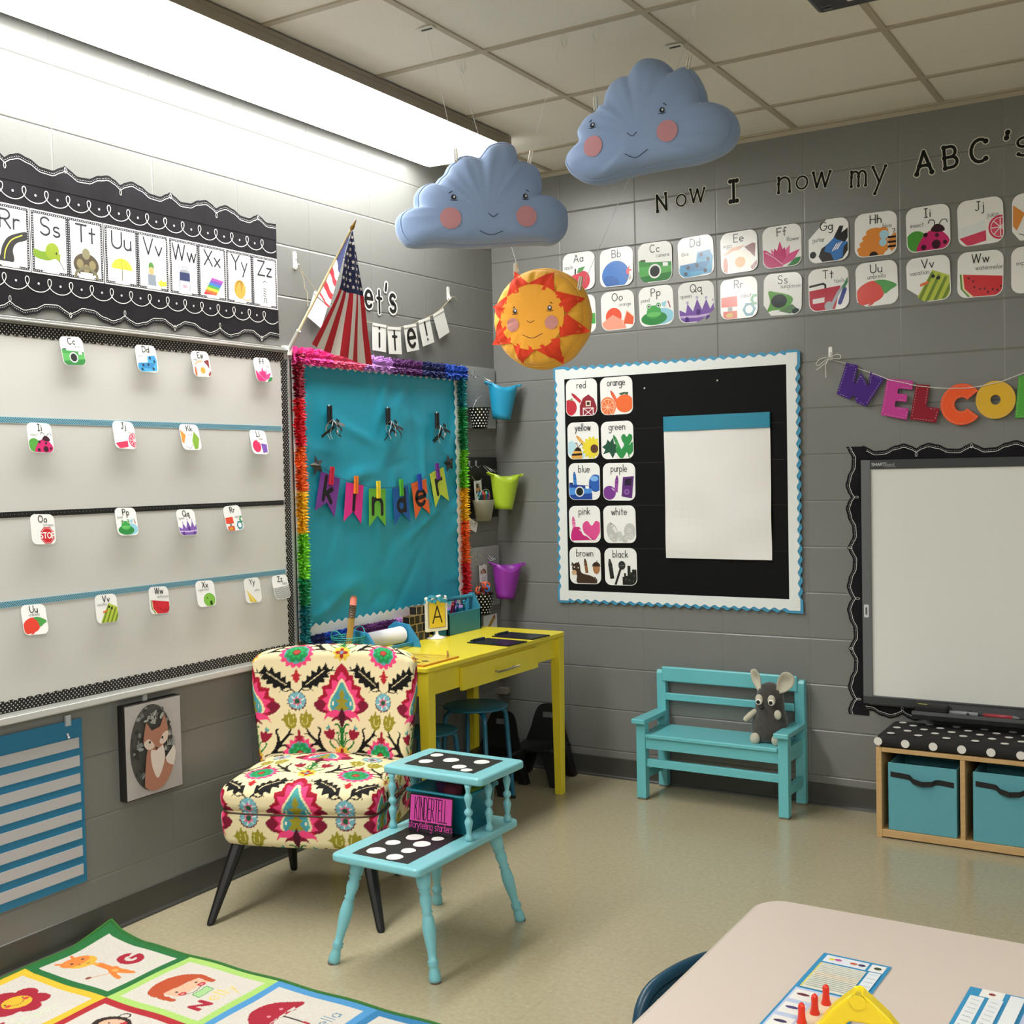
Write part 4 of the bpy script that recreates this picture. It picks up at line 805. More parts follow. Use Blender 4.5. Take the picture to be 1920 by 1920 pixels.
# rainbow streamer of crumpled paper
t = thing('rainbow_garland', 'ruffled rainbow paper garland framing the turquoise board', 'garland', WL(.94, .85))
def ruffle(a, b, col, w=.05):
    """crumpled strip from a to b in board coordinates"""
    a = Vector(a); b = Vector(b); d = b-a; L = d.length; d.normalize(); nn = Vector((-d.y, d.x)); m = noisy('crepe_'+col.strip('#'), col, col, 5, .6, .2, 120)
    g = G(m)
    for layer in range(4):
        N = int(L/.006); rows = []
        for i in range(N+1):
            q = a+d*(L*i/N+rng.uniform(-.002, .002)); zz = .026+.004*layer; hh = w/2*(1.08-.22*layer)
            r = []
            for s, e in ((-1, 1), (-.45, .5), (0, 0), (.45, .5), (1, 1)):
                off = s*hh*rng.uniform(.86, 1.14); z = zz+(rng.uniform(.0, .02)*e if s else .0)+(.007*((i % 2)*2-1))*e
                p = q+nn*off+d*rng.uniform(-.003, .003); r.append((p.x, p.y, max(z, .0225)))
            rows.append(r)
        vs = [p for r in rows for p in r]; g.add(vs, [(i*5+k, (i+1)*5+k, (i+1)*5+k+1, i*5+k+1) for i in range(N) for k in range(4)])
    g.build('crepe_ruffle', t)
RC = dict(dr='#8a0f2c', r='#d31f2e', o='#ee6a24', y='#f0bc1c', l='#76cf2c', g='#118a4e', te='#0f7f86', hp='#ee3f9a', co='#f4648c', la='#c590d8', pu='#5a2566', na='#1d2560', bl='#1246b0')
xl, xr = -.6, .622
for (za, zb, c) in ((1.15, .973, 'dr'), (.973, .78, 'r'), (.78, .601, 'o'), (.601, .429, 'y'), (.429, .25, 'l'), (.25, .14, 'g'), (.14, -.01, 'te')): ruffle((xl+.016, za), (xl+.016, zb), RC[c], .056)
for (za, zb, c) in ((1.12, .973, 'te'), (.973, .771, 'g'), (.771, .585, 'l'), (.585, .425, 'y'), (.425, .222, 'o'), (.222, .053, 'r'), (.053, -.02, 'pu')): ruffle((xr-.036, za), (xr-.036, zb), RC[c], .058)
for (sa, sb, c) in ((1.55, 1.326, 'hp'), (1.326, 1.112, 'co'), (1.112, .906, 'la'), (.906, .686, 'pu'), (.686, .506, 'na'), (.506, .31, 'bl')): ruffle((.94-sa, 1.142), (.94-sb, 1.142), RC[c], .062)
for (sa, sb, c) in ((1.5, 1.42, 'na'), (1.42, 1.25, 'bl'), (1.25, .93, 'pu'), (.93, .87, 'la'), (.87, .74, 'hp'), (.74, .32, 'la')): ruffle((.94-sa, -.012), (.94-sb, -.012), RC[c], .05)

# clip decorations
def clip_bow(s, z, lb, k):
    t = thing('ribbon_clip', lb, 'clip', WL(s, z, .026, 0), 'clothes pegs with ribbon bows')
    g = G(M('#161616', .5)); g.box(-.012, -.002, -.045, .03, 0, .011); g.box(.002, .011, -.045, .03, .0, .011); g.build('clothes_peg', t, bevel=.001)
    g = G(M('#9da3a6', .3, .8)); g.ball((-.012, .028, .012), .005); g.build('push_pin', t)
    R_ = random.Random(k); bk = M('#151515', .5); wt = M('#e6e6e6', .5)
    for j in range(7):
        a = math.radians([-118, -42, -58, -100, -34, -72, -108][j]+R_.uniform(-10, 10)); L = R_.uniform(.055, .095); w_ = R_.uniform(.012, .018); g = G(bk if j != 3 else wt)
        P = [(0, -.028)]; 
        for q in range(1, 7): u = q/6; P.append((cos(a)*L*u+.008*sin(u*5+j), -.028+sin(a)*L*u))
        Ln = len(P); vs = []; n_ = (-sin(a), cos(a))
        for q, (x, y) in enumerate(P):
            zz = .014+.018*sin(q*.6+j)+.006*(j % 3); vs += [(x+n_[0]*w_/2, y+n_[1]*w_/2, zz), (x-n_[0]*w_/2, y-n_[1]*w_/2, zz+.006)]
        g.add(vs, [(2*q, 2*q+1, 2*q+3, 2*q+2) for q in range(Ln-1)], None, True)
        if j == 1:
            g2 = G(wt); g2.add([(v[0], v[1], v[2]+.0012) for v in vs[2:]], [(2*q, 2*q+1, 2*q+3, 2*q+2) for q in range(0, Ln-2, 2)]); g2.build('white_stripe', t)
        g.build('ribbon_tail', t)
    g = G(wt); g.tube(smooth_open([(-.002, -.03, .025), (-.02, -.05, .035), (-.028, -.085, .03), (-.015, -.11, .03)]), .0008, None, 5); g.tube(smooth_open([(0, -.03, .025), (.012, -.06, .035), (.02, -.09, .03)]), .0012, None, 5); g.build('curling_ribbon', t)
clip_bow(1.334, 1.77, 'black clothes peg with striped ribbon bow, left of the three on the turquoise board', 1)
clip_bow(.939, 1.775, 'black clothes peg with white ribbon bow, middle of the three on the turquoise board', 2)
clip_bow(.563, 1.765, 'black clothes peg with spiky ribbon bow, right of the three on the turquoise board', 5)
# kinder banner
for s, z, lb in ((1.413, 1.553, 'black glitter star at the left end of the kinder banner'), (.46, 1.556, 'black glitter star at the right end of the kinder banner')):
    g = G(noisy('glitter_black', '#0c0c0c', '#2c2c2c', 400, .4)); P = [(.045*(1 if k % 2 == 0 else .45)*sin(2*PI*k/10), .045*(1 if k % 2 == 0 else .45)*cos(2*PI*k/10)) for k in range(10)]
    c = [(0, 0, .02)]; vs = [(x, y, 0) for x, y in P]+c; g.add(vs, [(k, (k+1) % 10, 10) for k in range(10)]+[tuple(range(9, -1, -1))])
    tag(g.build('glitter_star', mw=WL(s, z, .022, 14)), lb, 'star', 'black glitter stars')
KB = [('k', '#7a3a9a', '#c8203c', 1.332, 1.513, -15, 'purple'), ('i', '#e52d92', '#ee7a1e', 1.175, 1.472, -8, 'pink'), ('n', '#6cbb3e', '#e9d02c', 1.022, 1.448, -2, 'green'), ('d', '#1f5fae', '#4fae2e', .855, 1.452, 4, 'blue'), ('e', '#f06a30', '#1f3fae', .713, 1.475, 9, 'orange'), ('r', '#c9dc4a', '#6a2a90', .568, 1.523, 14, 'lime')]
for ch, col, pc, s, z, tl, cn in KB:
    t = thing('letter_pennant', '%s pennant with black letter %s on the kinder banner' % (cn, ch), 'pennant', WL(s, z, .024, tl), 'pennants of the kinder banner')
    g = G(M(col, .8)); w2 = .058; hh = .165
    if ch == 'k': w2 = .062
    g.prism([(-w2, 0), (-w2, -hh), (0, -hh+.048), (w2, -hh), (w2, 0)], 0, .002); g.build('felt_flag', t)
    g = G(); g.z = .0026; h = .075; up = ch in 'kd'
    g.text(ch, .0, -.11, h*8/4.4*(.7 if up else .9), '#101010', .2 if up else .155, wx=1.1); g.build('letter', t)
    g = G(M(pc, .5)); g.X = Rt('Z', -tl*.4); g.box(-.011, -.002, -.042, .034, .003, .012); g.box(.002, .011, -.042, .034, .003, .012); g.build('clothes_peg', t, bevel=.001)
g = G(M('#3a3a3a', .6)); g.tube([(.03, -s, z) for s, z in smooth_open([(1.395, 1.55), (1.332, 1.522), (1.25, 1.492), (1.175, 1.475), (1.022, 1.452), (.855, 1.456), (.713, 1.48), (.568, 1.53), (.475, 1.552)])], .001, None, 5)
tag(g.build('banner_string'), 'thin dark string carrying the kinder pennants', 'string')

# ================================================ "let's write" lettering and banner
for ch, s, z, lb in (('L', 1.14, 2.245, 'cut-out capital L hidden mostly behind the flag'), ('e', 1.02, 2.243, 'cut-out letter e beside the flag'), ('t', .945, 2.225, 'cut-out curly letter t'), ("'", .895, 2.235, 'cut-out apostrophe after the t'), ('s', .848, 2.24, 'cut-out letter s, last of the upper word')):
    if ch == 'L': continue
    g = G(); g.rough = .5; g.z = .0006; cap = {'e': .125, 't': .11, "'": .12, 's': .135}[ch]; wx = .72
    g.text(ch, 0, 0, cap, '#e8e8e4', .24, wx=wx); g.z += .0006; g.text(ch, 0, 0, cap, '#121212', .125, wx=wx)
    tag(g.build('wall_letter', mw=WL(s, z, .003)), 'black and white %s on the left wall' % lb, 'letter', 'cut-out letters on the left wall')
WBN = [('w', 1.352, 2.245, -26), ('r', 1.2, 2.2, -16), ('i', .973, 2.172, -1.5), ('t', .866, 2.168, 3), ('e', .747, 2.19, 11), ('!', .636, 2.227, 17), (' ', .52, 2.274, 25)]
for ch, s, z, tl in WBN:
    lb = {'w': 'white banner card hanging left of the flag', 'r': 'white banner card hidden behind the flag', 'i': 'white banner card with letter i at the flag edge', 't': 'white banner card with letter t', 'e': 'white banner card with letter e',
          '!': 'white banner card with an exclamation mark', ' ': 'blank white banner card beside the right hook'}[ch]
    t = thing('banner_card', lb, 'banner card', WL(s, z, .02, tl), 'white cards of the wall banner'); w2, hh = .0475, .12
    g = G(M('#e4e4e0', .5)); g.prism([(-w2, 0), (-w2, -hh), (w2, -hh), (w2, 0)], 0, .0012); g.box(-w2, w2, -.012, .0, .0012, .0035); g.build('card', t)
    if ch not in ' wr':
        g = G(); g.z = .0018; g.text(ch, 0, -.1, {'i': .105, 't': .1, 'e': .14, '!': .085}[ch], '#141414', .12 if ch != '!' else .14, wx=.75); g.build('letter', t)
twine = M('#b7ab8c', .8)
g = G(twine); g.tube([(.022, -s, z) for s, z in smooth_open([(1.485, 2.35), (1.43, 2.3), (1.352, 2.248), (1.2, 2.202), (1.08, 2.175), (.973, 2.17), (.866, 2.166), (.747, 2.188), (.636, 2.226), (.52, 2.274), (.405, 2.352)])], .0014, None, 5)
g.tube([(.02, -s, z) for s, z in smooth_open([(1.48, 2.345), (1.46, 2.31), (1.452, 2.27), (1.44, 2.255), (1.437, 2.2)])], .0013, None, 5); g.tube([(.02, -s, z) for s, z in smooth_open([(.4, 2.352), (.375, 2.358), (.35, 2.342)])], .0018, None, 5)
tag(g.build('twine'), 'natural twine carrying the white banner cards', 'twine')
adhesive_hook(WL(1.488, 2.378), 'large white hook left of the flag', s=1.2); adhesive_hook(WL(.402, 2.372), 'white hook at the right end of the white card banner', s=1.15)

# ================================================ flag on a staff
t = thing('flag', 'small American flag draped on a wooden staff above the turquoise board', 'flag', Tr(.012, -1.562, 2.0))
base = Vector((.012, -1.562, 2.0)); tip = Vector((.4, -1.6, 2.453)); d = (tip-base).normalized()
f_ = lambda p: Vector(p)-base
g = G(M('#c8c8c4', .35, .3)); g.box(-.012, .006, -.02, .02, -.025, .03); g.tube([f_(base-d*.0), f_(base+d*.11)], .0085, None, 12); g.build('bracket', t, bevel=.001)
g = G(M('#c9b98d', .5)); g.tube([f_(base+d*.1), f_(tip-d*.03)], .0052, None, 10); g.build('staff', t)
g = G(M('#8a6a34', .3, .8)); a = f_(tip-d*.03); g.tube([a, a+d*.006, a+d*.012, a+d*.03, a+d*.05], [.004, .004, .0085, .005, .0008], None, 8); g.build('finial', t)
red, whi, nav = M('#c4202f', .75), M('#ece6e2', .75), M('#222a55', .75)
def curve(P, u):
    P = [Vector(p) for p in P]; n = len(P)-1; k = min(int(u*n), n-1); return P[k].lerp(P[k+1], u*n-k)
def rs(P, n=12):
    """resample by arc length"""
    P = [Vector(p) for p in smooth_open([tuple(p) for p in P], 6)]; L = [0]
    for a, b in zip(P, P[1:]): L.append(L[-1]+(b-a).length)
    o = []
    for i in range(n+1):
        x = L[-1]*i/n; k = max(j for j in range(len(L)) if L[j] <= x+1e-9); k = min(k, len(P)-2); o.append(P[k].lerp(P[k+1], (x-L[k])/(L[k+1]-L[k] or 1)))
    return o
LF = rs([(.375, -1.585, 2.43), (.372, -1.621, 2.346), (.37, -1.642, 2.273), (.362, -1.66, 2.202), (.352, -1.728, 2.095), (.342, -1.8, 1.992)], 40)
RT = rs([(.38, -1.582, 2.434), (.37, -1.545, 2.327), (.362, -1.502, 2.184), (.352, -1.471, 2.059), (.345, -1.44, 1.938)], 40)
NU, NV = 54, 40; g = G()
def FP(i, j):
    j0 = max(0, min(int(j), NV-1)); fj = j-j0; u = i/NU; p = LF[j0].lerp(LF[j0+1], fj).lerp(RT[j0].lerp(RT[j0+1], fj), u); v = j/NV
    p = p+Vector((.007*sin(u*11+v*2)*(.25+v)+.0015*sin(u*30+v*6)*v, .004*sin(u*20+v*3)*v, -.008*sin(u*PI)*v)); return p-base
vs = [FP(i, j) for j in range(NV+1) for i in range(NU+1)]
for j in range(NV):
    for i in range(NU):
        k = j*(NU+1)+i; can = j < 19; m = nav if can else (red if (i//6) % 2 == 0 else whi)
        g.f.append([k, k+NU+1, k+NU+2, k+1]); g.mi_.append(g.mi(m)); g.sm.append(True)
g.v = [tuple(v) for v in vs]; g.build('front_fold', t)
g = G(whi)
for r in range(1, 10):
    j = 19*r/10; n_ = max(1, int(1+r*.5)); 
    for q in range(n_):
        i = NU*(q+.5+(.25 if r % 2 else -.25 if n_ > 1 else 0))/n_ if n_ > 1 else NU/2
        c = FP(min(max(i, 3), NU-3), j); S = .0092; e1 = (FP(min(i+2, NU), j)-FP(max(i-2, 0), j)).normalized(); e2 = (FP(i, j-1)-FP(i, j+1)).normalized(); nn = e1.cross(e2)
        if nn.x < 0: nn = -nn
        vs = [c+nn*.0022+(e1*sin(2*PI*k/10)+e2*cos(2*PI*k/10))*S*(1 if k % 2 == 0 else .42) for k in range(10)]
        g.add(vs, [tuple(range(10))])
g.build('stars', t)
# rear fold hanging from the hoist
A_ = rs([(.372, -1.598, 2.414), (.33, -1.594, 2.366), (.28, -1.588, 2.31), (.245, -1.584, 2.262), (.205, -1.58, 2.212)], 30); B_ = rs([(.368, -1.615, 2.36), (.355, -1.63, 2.29), (.335, -1.635, 2.235), (.305, -1.625, 2.185), (.285, -1.62, 2.15)], 30)
g = G(); vs = [A_[j].lerp(B_[j], i/16)+Vector((.002*sin(i*.4), 0, -.006*sin(i/16*PI)))-base for j in range(31) for i in range(17)]
cols = [nav]*12+[whi]*4+[red]*3+[whi]*4+[red]*3+[whi]*3+[red]*1
for j in range(30):
    for i in range(16): k = j*17+i; g.f.append([k, k+17, k+18, k+1]); g.mi_.append(g.mi(cols[j])); g.sm.append(True)
g.v = [tuple(v) for v in vs]; g.build('rear_fold', t)

# ================================================ pegboards, buckets and bins in the corner
def pegboard(z, col, lb, hole):
    t = thing('pegboard', lb, 'pegboard', WL(.168, z), 'square metal pegboards by the corner'); h = .1524
    g = G(noisy('board_'+col.strip('#'), col, '#8f9292' if col != '#161616' else '#1c1c1c', 3, .35)); g.prism(rrect(-h, h, -h, h, .006), .004, .014); g.build('panel', t, bevel=.001)
    g = G(); g.z = .0144
    for i in range(11):
        for j in range(11): g.dots([(-.13+.026*i, -.13+.026*j)], .0024, hole, 6); g.z = .0144
    g.build('peg_holes', t); return t
pegboard(1.882, '#b6b9b8', 'grey metal pegboard, topmost of three by the corner', '#6d7070'); pegboard(1.432, '#161616', 'black metal pegboard, middle of three by the corner', '#303232'); pegboard(.983, '#b6b9b8', 'grey metal pegboard, lowest of three by the corner', '#6d7070')
hk = M('#c9ccce', .25, .7)
def jhook(s, z, lb, out=.035, grp='small hooks on the pegboards'):
    g = G(hk); g.prism([(-.006, 0), (-.009, .026), (0, .03), (.009, .026), (.004, 0)], .0152, .0185); g.tube([(0, .004, .018), (.002, -.008, .03), (.005, .002, .04)], .0022, None, 6)
    tag(g.build('peg_hook', mw=WL(s, z, 0)), lb, 'hook', grp)
for z, n in ((1.985, 'topmost'), (1.54, 'middle'), (1.093, 'lowest')):
    jhook(.276, z, 'left small hook on the %s pegboard' % n); jhook(.216, z, 'right small hook on the %s pegboard' % n)
def bin_(z0, col, lb, out=.12, s=.118):
    """soft plastic bin with a slanted rim and a carry hole, hung on the pegboard"""
    m = M(col, .4); t = thing('hanging_bin', lb, 'bin', WL(s, z0, .112) @ Rt('X', -90) @ Rt('Z', -38) @ Rt('Y', 4), 'coloured plastic bins hanging in the corner'); g = G(m); n = 28; vs = []
    def rim(a): return .166+.012*abs(cos(a))**3-.02*max(0, -sin(a))*max(0, 1-abs(cos(a))*1.2)
    lev = 8
    for inner in (0, 1):
        for j in range(lev+1):
            for k in range(n):
                a = 2*PI*k/n; u = j/lev; z = u*rim(a); rx = .046+.03*z/.17-.003*inner; ry = .036+.022*z/.17-.003*inner
                vs.append((rx*cos(a), ry*sin(a), max(z, .003*inner)))
    fs = [(j*n+k, j*n+(k+1) % n, (j+1)*n+(k+1) % n, (j+1)*n+k) for j in range(lev) for k in range(n)]
    o = (lev+1)*n; fs += [(o+j*n+k, o+(j+1)*n+k, o+(j+1)*n+(k+1) % n, o+j*n+(k+1) % n) for j in range(lev) for k in range(n)]
    fs += [(lev*n+k, lev*n+(k+1) % n, o+lev*n+(k+1) % n, o+lev*n+k) for k in range(n)]; fs += [tuple(range(n-1, -1, -1)), tuple(range(o, o+n))]
    g.add(vs, fs, None, True); g.build('bin_body', t)
    for sx in (-1, 1):
        g = G(m); P = smooth_open([(sx*.073, -.03, .168), (sx*.088, -.02, .176), (sx*.094, 0, .178), (sx*.088, .02, .176), (sx*.073, .03, .168)]); g.tube(P, .0045, None, 8); g.build('handle', t)
    return t
bin_(1.772, '#1f93bd', 'sky blue plastic bin hanging in the corner'); bin_(1.322, '#a3bf2c', 'lime green plastic bin hanging in the corner'); bin_(.873, '#8a2a9c', 'purple plastic bin hanging in the corner')
for z, lb in ((1.96, 'wire hook behind the blue bin'), (1.512, 'wire hook behind the green bin'), (1.065, 'wire hook behind the purple bin')):
    g = G(hk); g.tube([(-.02, .03, .013), (-.012, .0, .04), (-.005, .0, .06)], .0018, None, 6); g.tube([(.0, .03, .013), (.002, .0, .05), (.005, .01, .07)], .0018, None, 6); g.tube([(.02, .025, .013), (.022, -.005, .06), (.024, .012, .075)], .0018, None, 6)
    tag(g.build('wire_hook', mw=WL(.13, z, .003)), lb, 'hook', 'wire hooks carrying the bins')
def pail(s, z0, lb, full, body=None, n_=.05, grp='small metal pails on the pegboards'):
    t = thing('metal_pail', lb, 'pail', WL(s, z0, .075) @ Rt('X', -90), grp); h, r0_, r1_ = .1, .036, .055
    g = G(M(body or '#151515', .35, .0)); N = 24; prof = [(r0_-.002, .002), (r0_, 0), (r1_, h), (r1_+.002, h+.002), (r1_-.002, h), (r0_-.002, .003)]
    g.lathe(prof, None, N); g.build('pail_body', t)
    if not body:
        g = G(M('#dededa', .4))
        for j in range(7):
            zz = .01+.0135*j; rr = r0_+(r1_-r0_)*zz/h+.0006
            for k in range(16):
                a = 2*PI*(k+.5*(j % 2))/16; c = Vector((rr*cos(a), rr*sin(a), zz)); e1 = Vector((-sin(a), cos(a), 0)); e2 = Vector((0, 0, 1))
                g.add([c+(e1*cos(q*PI/2)+e2*sin(q*PI/2))*.0042 for q in range(4)], [(0, 1, 2, 3)])
        g.build('white_lattice', t)
    g = G(hk); P = [(r1_*cos(a)*1.0, .0, h-.004+.06*sin(a)) for a in np.linspace(0, PI, 14)]; g.tube([(x, -.3*(z-h), z) for x, y, z in P], .0012, None, 6); g.build('wire_handle', t)
    return t
pail(.262, 1.725, 'empty black lattice pail on the topmost pegboard', 0)
pail(.245, 1.27, 'silver pail of pens on the middle pegboard', 1, '#a7a79c'); pail(.27, .812, 'black lattice pail of scissors on the lowest pegboard', 2)
for i, (dx, c, dy, L) in enumerate(((-.035, '#1d5f80', -20, .06), (-.02, '#1b4f6c', -14, .055), (-.005, '#a83a32', -5, .06), (.004, '#b34a3a', 2, .055), (.016, '#2c9a6a', 8, .06), (.025, '#2a4a9a', 18, .055), (.03, '#c23a6a', 26, .05), (-.04, '#246a58', -28, .05))):
    g = G(M(c, .4)); g.tube([(0, 0, -.05), (0, 0, L-.012)], .005, None, 8); g.tube([(0, 0, L-.012), (0, 0, L), (0, 0, L+.006)], [.0056, .0056, .003], None, 8)
    tag(g.build('marker_pen', mw=WL(.245-dx*.8, 1.352, .08) @ Rt('X', -90) @ Rt('Y', dy*.8)), ['dark blue pen leaning left in the silver pail', 'navy marker, second from the left in the silver pail', 'red marker in the middle of the silver pail', 'brick red marker just right of the pail middle', 'green marker in the silver pail', 'blue marker leaning right in the silver pail', 'pink pen, rightmost in the silver pail', 'dark green pen, leftmost in the silver pail'][i], 'marker', 'markers in the silver pail')
def loop(cx, cy, r, t_, g, m):
    g.tube([(cx+r*cos(a), 0, cy+r*1.25*sin(a)) for a in np.linspace(0, 2*PI, 14)[:-1]], t_, m, 6, closed=True)
for i, (dx, z, c, r) in enumerate(((-.04, .03, '#e2582e', 5), (-.02, .045, '#191919', -18), (.0, .05, '#e2582e', 12), (.012, .035, '#3a86c8', -8), (.025, .045, '#e2582e', 22), (.038, .03, '#181818', 35))):
    g = G(M(c, .4)); loop(-.012, .012, .012, .0042, g, None); loop(.012, .012, .012, .0042, g, None); g.tube([(-.004, 0, 0), (.003, 0, -.06)], .003, None, 6); g.tube([(.004, 0, 0), (-.003, 0, -.06)], .003, None, 6)
    tag(g.build('scissors', mw=WL(.27-dx, .89+z, .078) @ Rt('X', -90) @ Rt('Z', i*33) @ Rt('Y', r)), ['orange scissors at the left rim of the lowest lattice pail', 'black scissors beside the leftmost orange pair in the lowest pail', 'orange scissors in the middle of the lowest lattice pail', 'blue handled scissors in the lowest lattice pail', 'orange scissors at the right side of the lowest lattice pail', 'black scissors at the right rim of the lowest lattice pail'][i], 'scissors', 'scissors in the lattice pail')
def tagcard(s, z, w_, h_, n, lb, fn, tilt=0, pitch=0):
    g = G(); g.rough = .5; g.box(-w_/2, w_/2, -h_/2, h_/2, 0, .0008, WHT); g.z = .0011; g.sc = (w_/2, h_/2, 0, 0); fn(g); tag(g.build('tag_card', mw=WL(s, z, n, tilt, pitch)), lb, 'card', None)
def f_car(g): g.p([(-.5, .3), (.4, .3), (.4, .7), (-.5, .7)], '#3c3a36'); g.p([(-.6, -.1), (.6, -.1), (.6, .3), (-.6, .3)], '#c9966e'); g.e(-.4, -.12, .2, .16, INK); g.e(.4, -.12, .2, .16, INK)
def f_rain(g):
    for r, c in ((.75, '#5a3a3a'), (.6, '#a0563a'), (.45, '#d8c09a'), (.3, '#8a4a3a'), (.15, WHT)): g.p(ell(0, .3, r, r*.55, 0, 180), c)
    g.l([(-.5, -.05), (.5, -.05)], .05, '#9a9aa4'); g.l([(-.4, -.25), (.4, -.25)], .05, '#9a9aa4')
def f_txt(g):
    for y in (.4, .1, -.2): g.l([(-.6, y), (.6, y)], .05, '#8a8a88')
    g.e(.5, .6, .12, .12, '#4a4a48')
def f_pencil(g): g.p([(-.6, -.95), (-.1, -.95), (.75, .35), (.35, .6)], '#c9a24a'); g.p([(.35, .6), (.75, .35), (.65, .95)], '#b05a5a'); g.l([(-.35, -.95), (.5, .45)], .05, '#8a6a3a')
tagcard(.222, 1.418, .068, .1, .03, 'white tag with a small car picture on the middle pegboard', f_car, 4); tagcard(.28, 1.25, .085, .05, .03, 'white tag hanging under the silver pail', f_txt, -22)
tagcard(.2, .985, .07, .12, .035, 'white tag with a rainbow on the lowest pegboard', f_rain, 2); tagcard(.094, .748, .127, .07, .002, 'white card with a pencil drawing just above the desk', f_pencil)
for s, z, lb in ((.235, 1.47, 'forked wire hook on the middle pegboard'), (.22, 1.05, 'forked wire hook on the lowest pegboard')):
    g = G(hk); g.tube([(-.018, .02, .012), (-.008, -.01, .03), (.0, -.015, .04), (.006, -.03, .035)], .002, None, 6); g.tube([(.0, -.015, .04), (.012, .008, .05)], .002, None, 6)
    tag(g.build('wire_hook', mw=WL(s, z, .003)), lb, 'hook', 'forked wire hooks on the pegboards')

# ================================================ pocket chart and fox picture
t = thing('pocket_chart', 'blue pocket chart with white strips hanging below the whiteboard', 'pocket chart', WL(2.588, .2, .004))
nyl = noisy('blue_nylon', '#1d6f96', '#2279a2', 12, .5, .3, 300); g = G(nyl); g.box(-.86, .002, .002, .54, 0, .003); g.build('backing', t)
for z in (.445, .386, .327, .2675, .2085, .148, .09, .029):
    g = G(M('#b9b8bb', .35)); g.box(-.845, -.012, z, z+.0345, .003, .0048); g.build('sentence_strip', t)
g = G(M('#c8ccd0', .2, .3)); g.box(-.064, -.045, .525, .56, .003, .012); g.tube([(-.055, .5, .004), (-.055, .485, .012)], .004, None, 8); g.build('hanging_clip', t, bevel=.001)
t = thing('picture', 'square fox picture on a black wooden panel below the whiteboard', 'picture', WL(2.438, .425, 0))
g = G(M('#16120f', .6)); g.box(0, .247, 0, .325, .0, .035); g.build('panel', t, bevel=.0015)
g = G(noisy('distressed_white', '#a9a5a4', '#b9b5b3', 25, .6)); g.box(.002, .245, .003, .322, .035, .0356); g.z = .036
cx, cy, rx, ry = .113, .166, .094, .148; cl = ell(cx, cy, rx, ry, n=48); g.clip = cl; g.rough = .6; g.p(cl, '#4a4a45'); R_ = random.Random(4)
for k in range(75):
    a = R_.uniform(0, 360); r = R_.uniform(.3, 1)**.5; x, y = cx+rx*r*cos(math.radians(a)), cy+ry*r*sin(math.radians(a)); c = R_.choice(['#8f9391', '#a5a8a4', '#7d827f', '#33332f', '#2b2b28'])
    if k % 2: g.e(x, y, R_.uniform(.008, .016), R_.uniform(.004, .007), c, rot=R_.uniform(0, 180))
    else:
        for q in range(4): b = math.radians(a+q*28); g.l([(x, y), (x+.02*cos(b), y+.02*sin(b))], .0035, c)
FX = '#a9745f'; f = lambda P: [(cx+x*.1, cy+y*.15) for x, y in P]
g.p(f([(.45, -.3), (.85, -.05), (.95, -.3), (.7, -.75), (.3, -.6)]), '#d8cfc6'); g.p(smooth_closed(f([(-.45, -1), (-.42, -.35), (-.25, .05), (.3, .1), (.5, -.4), (.9, -.6), (.6, -1.05), (0, -1.1)])), FX)
g.p(smooth_closed(f([(-.15, .0), (.3, .05), (.42, -.3), (.1, -.72), (-.15, -.4)])), '#d9cdc4'); g.p(f([(-.42, .45), (-.35, .62), (-.12, .4), (.25, .45), (.45, .72), (.58, .45), (.62, .2), (.3, .0), (.05, -.08), (-.3, .0), (-.5, .2)]), FX)
g.p(smooth_closed(f([(-.48, .15), (-.25, .22), (-.02, .05), (-.15, -.02), (-.35, .0)])), '#d6c3b6'); g.p(smooth_closed(f([(.2, .1), (.38, .28), (.6, .3), (.55, .12), (.35, .03)])), '#d6c3b6')
g.e(cx-.022, cy+.022, .0045, .005, INK); g.e(cx+.033, cy+.028, .0045, .005, INK); g.e(cx+.006, cy-.004, .005, .005, '#33221d'); g.clip = None; g.build('fox_painting', t)
g = G(M('#d0d0cc', .3)); g.box(.105, .122, .322, .345, .002, .01); g.build('adhesive_strip', t)
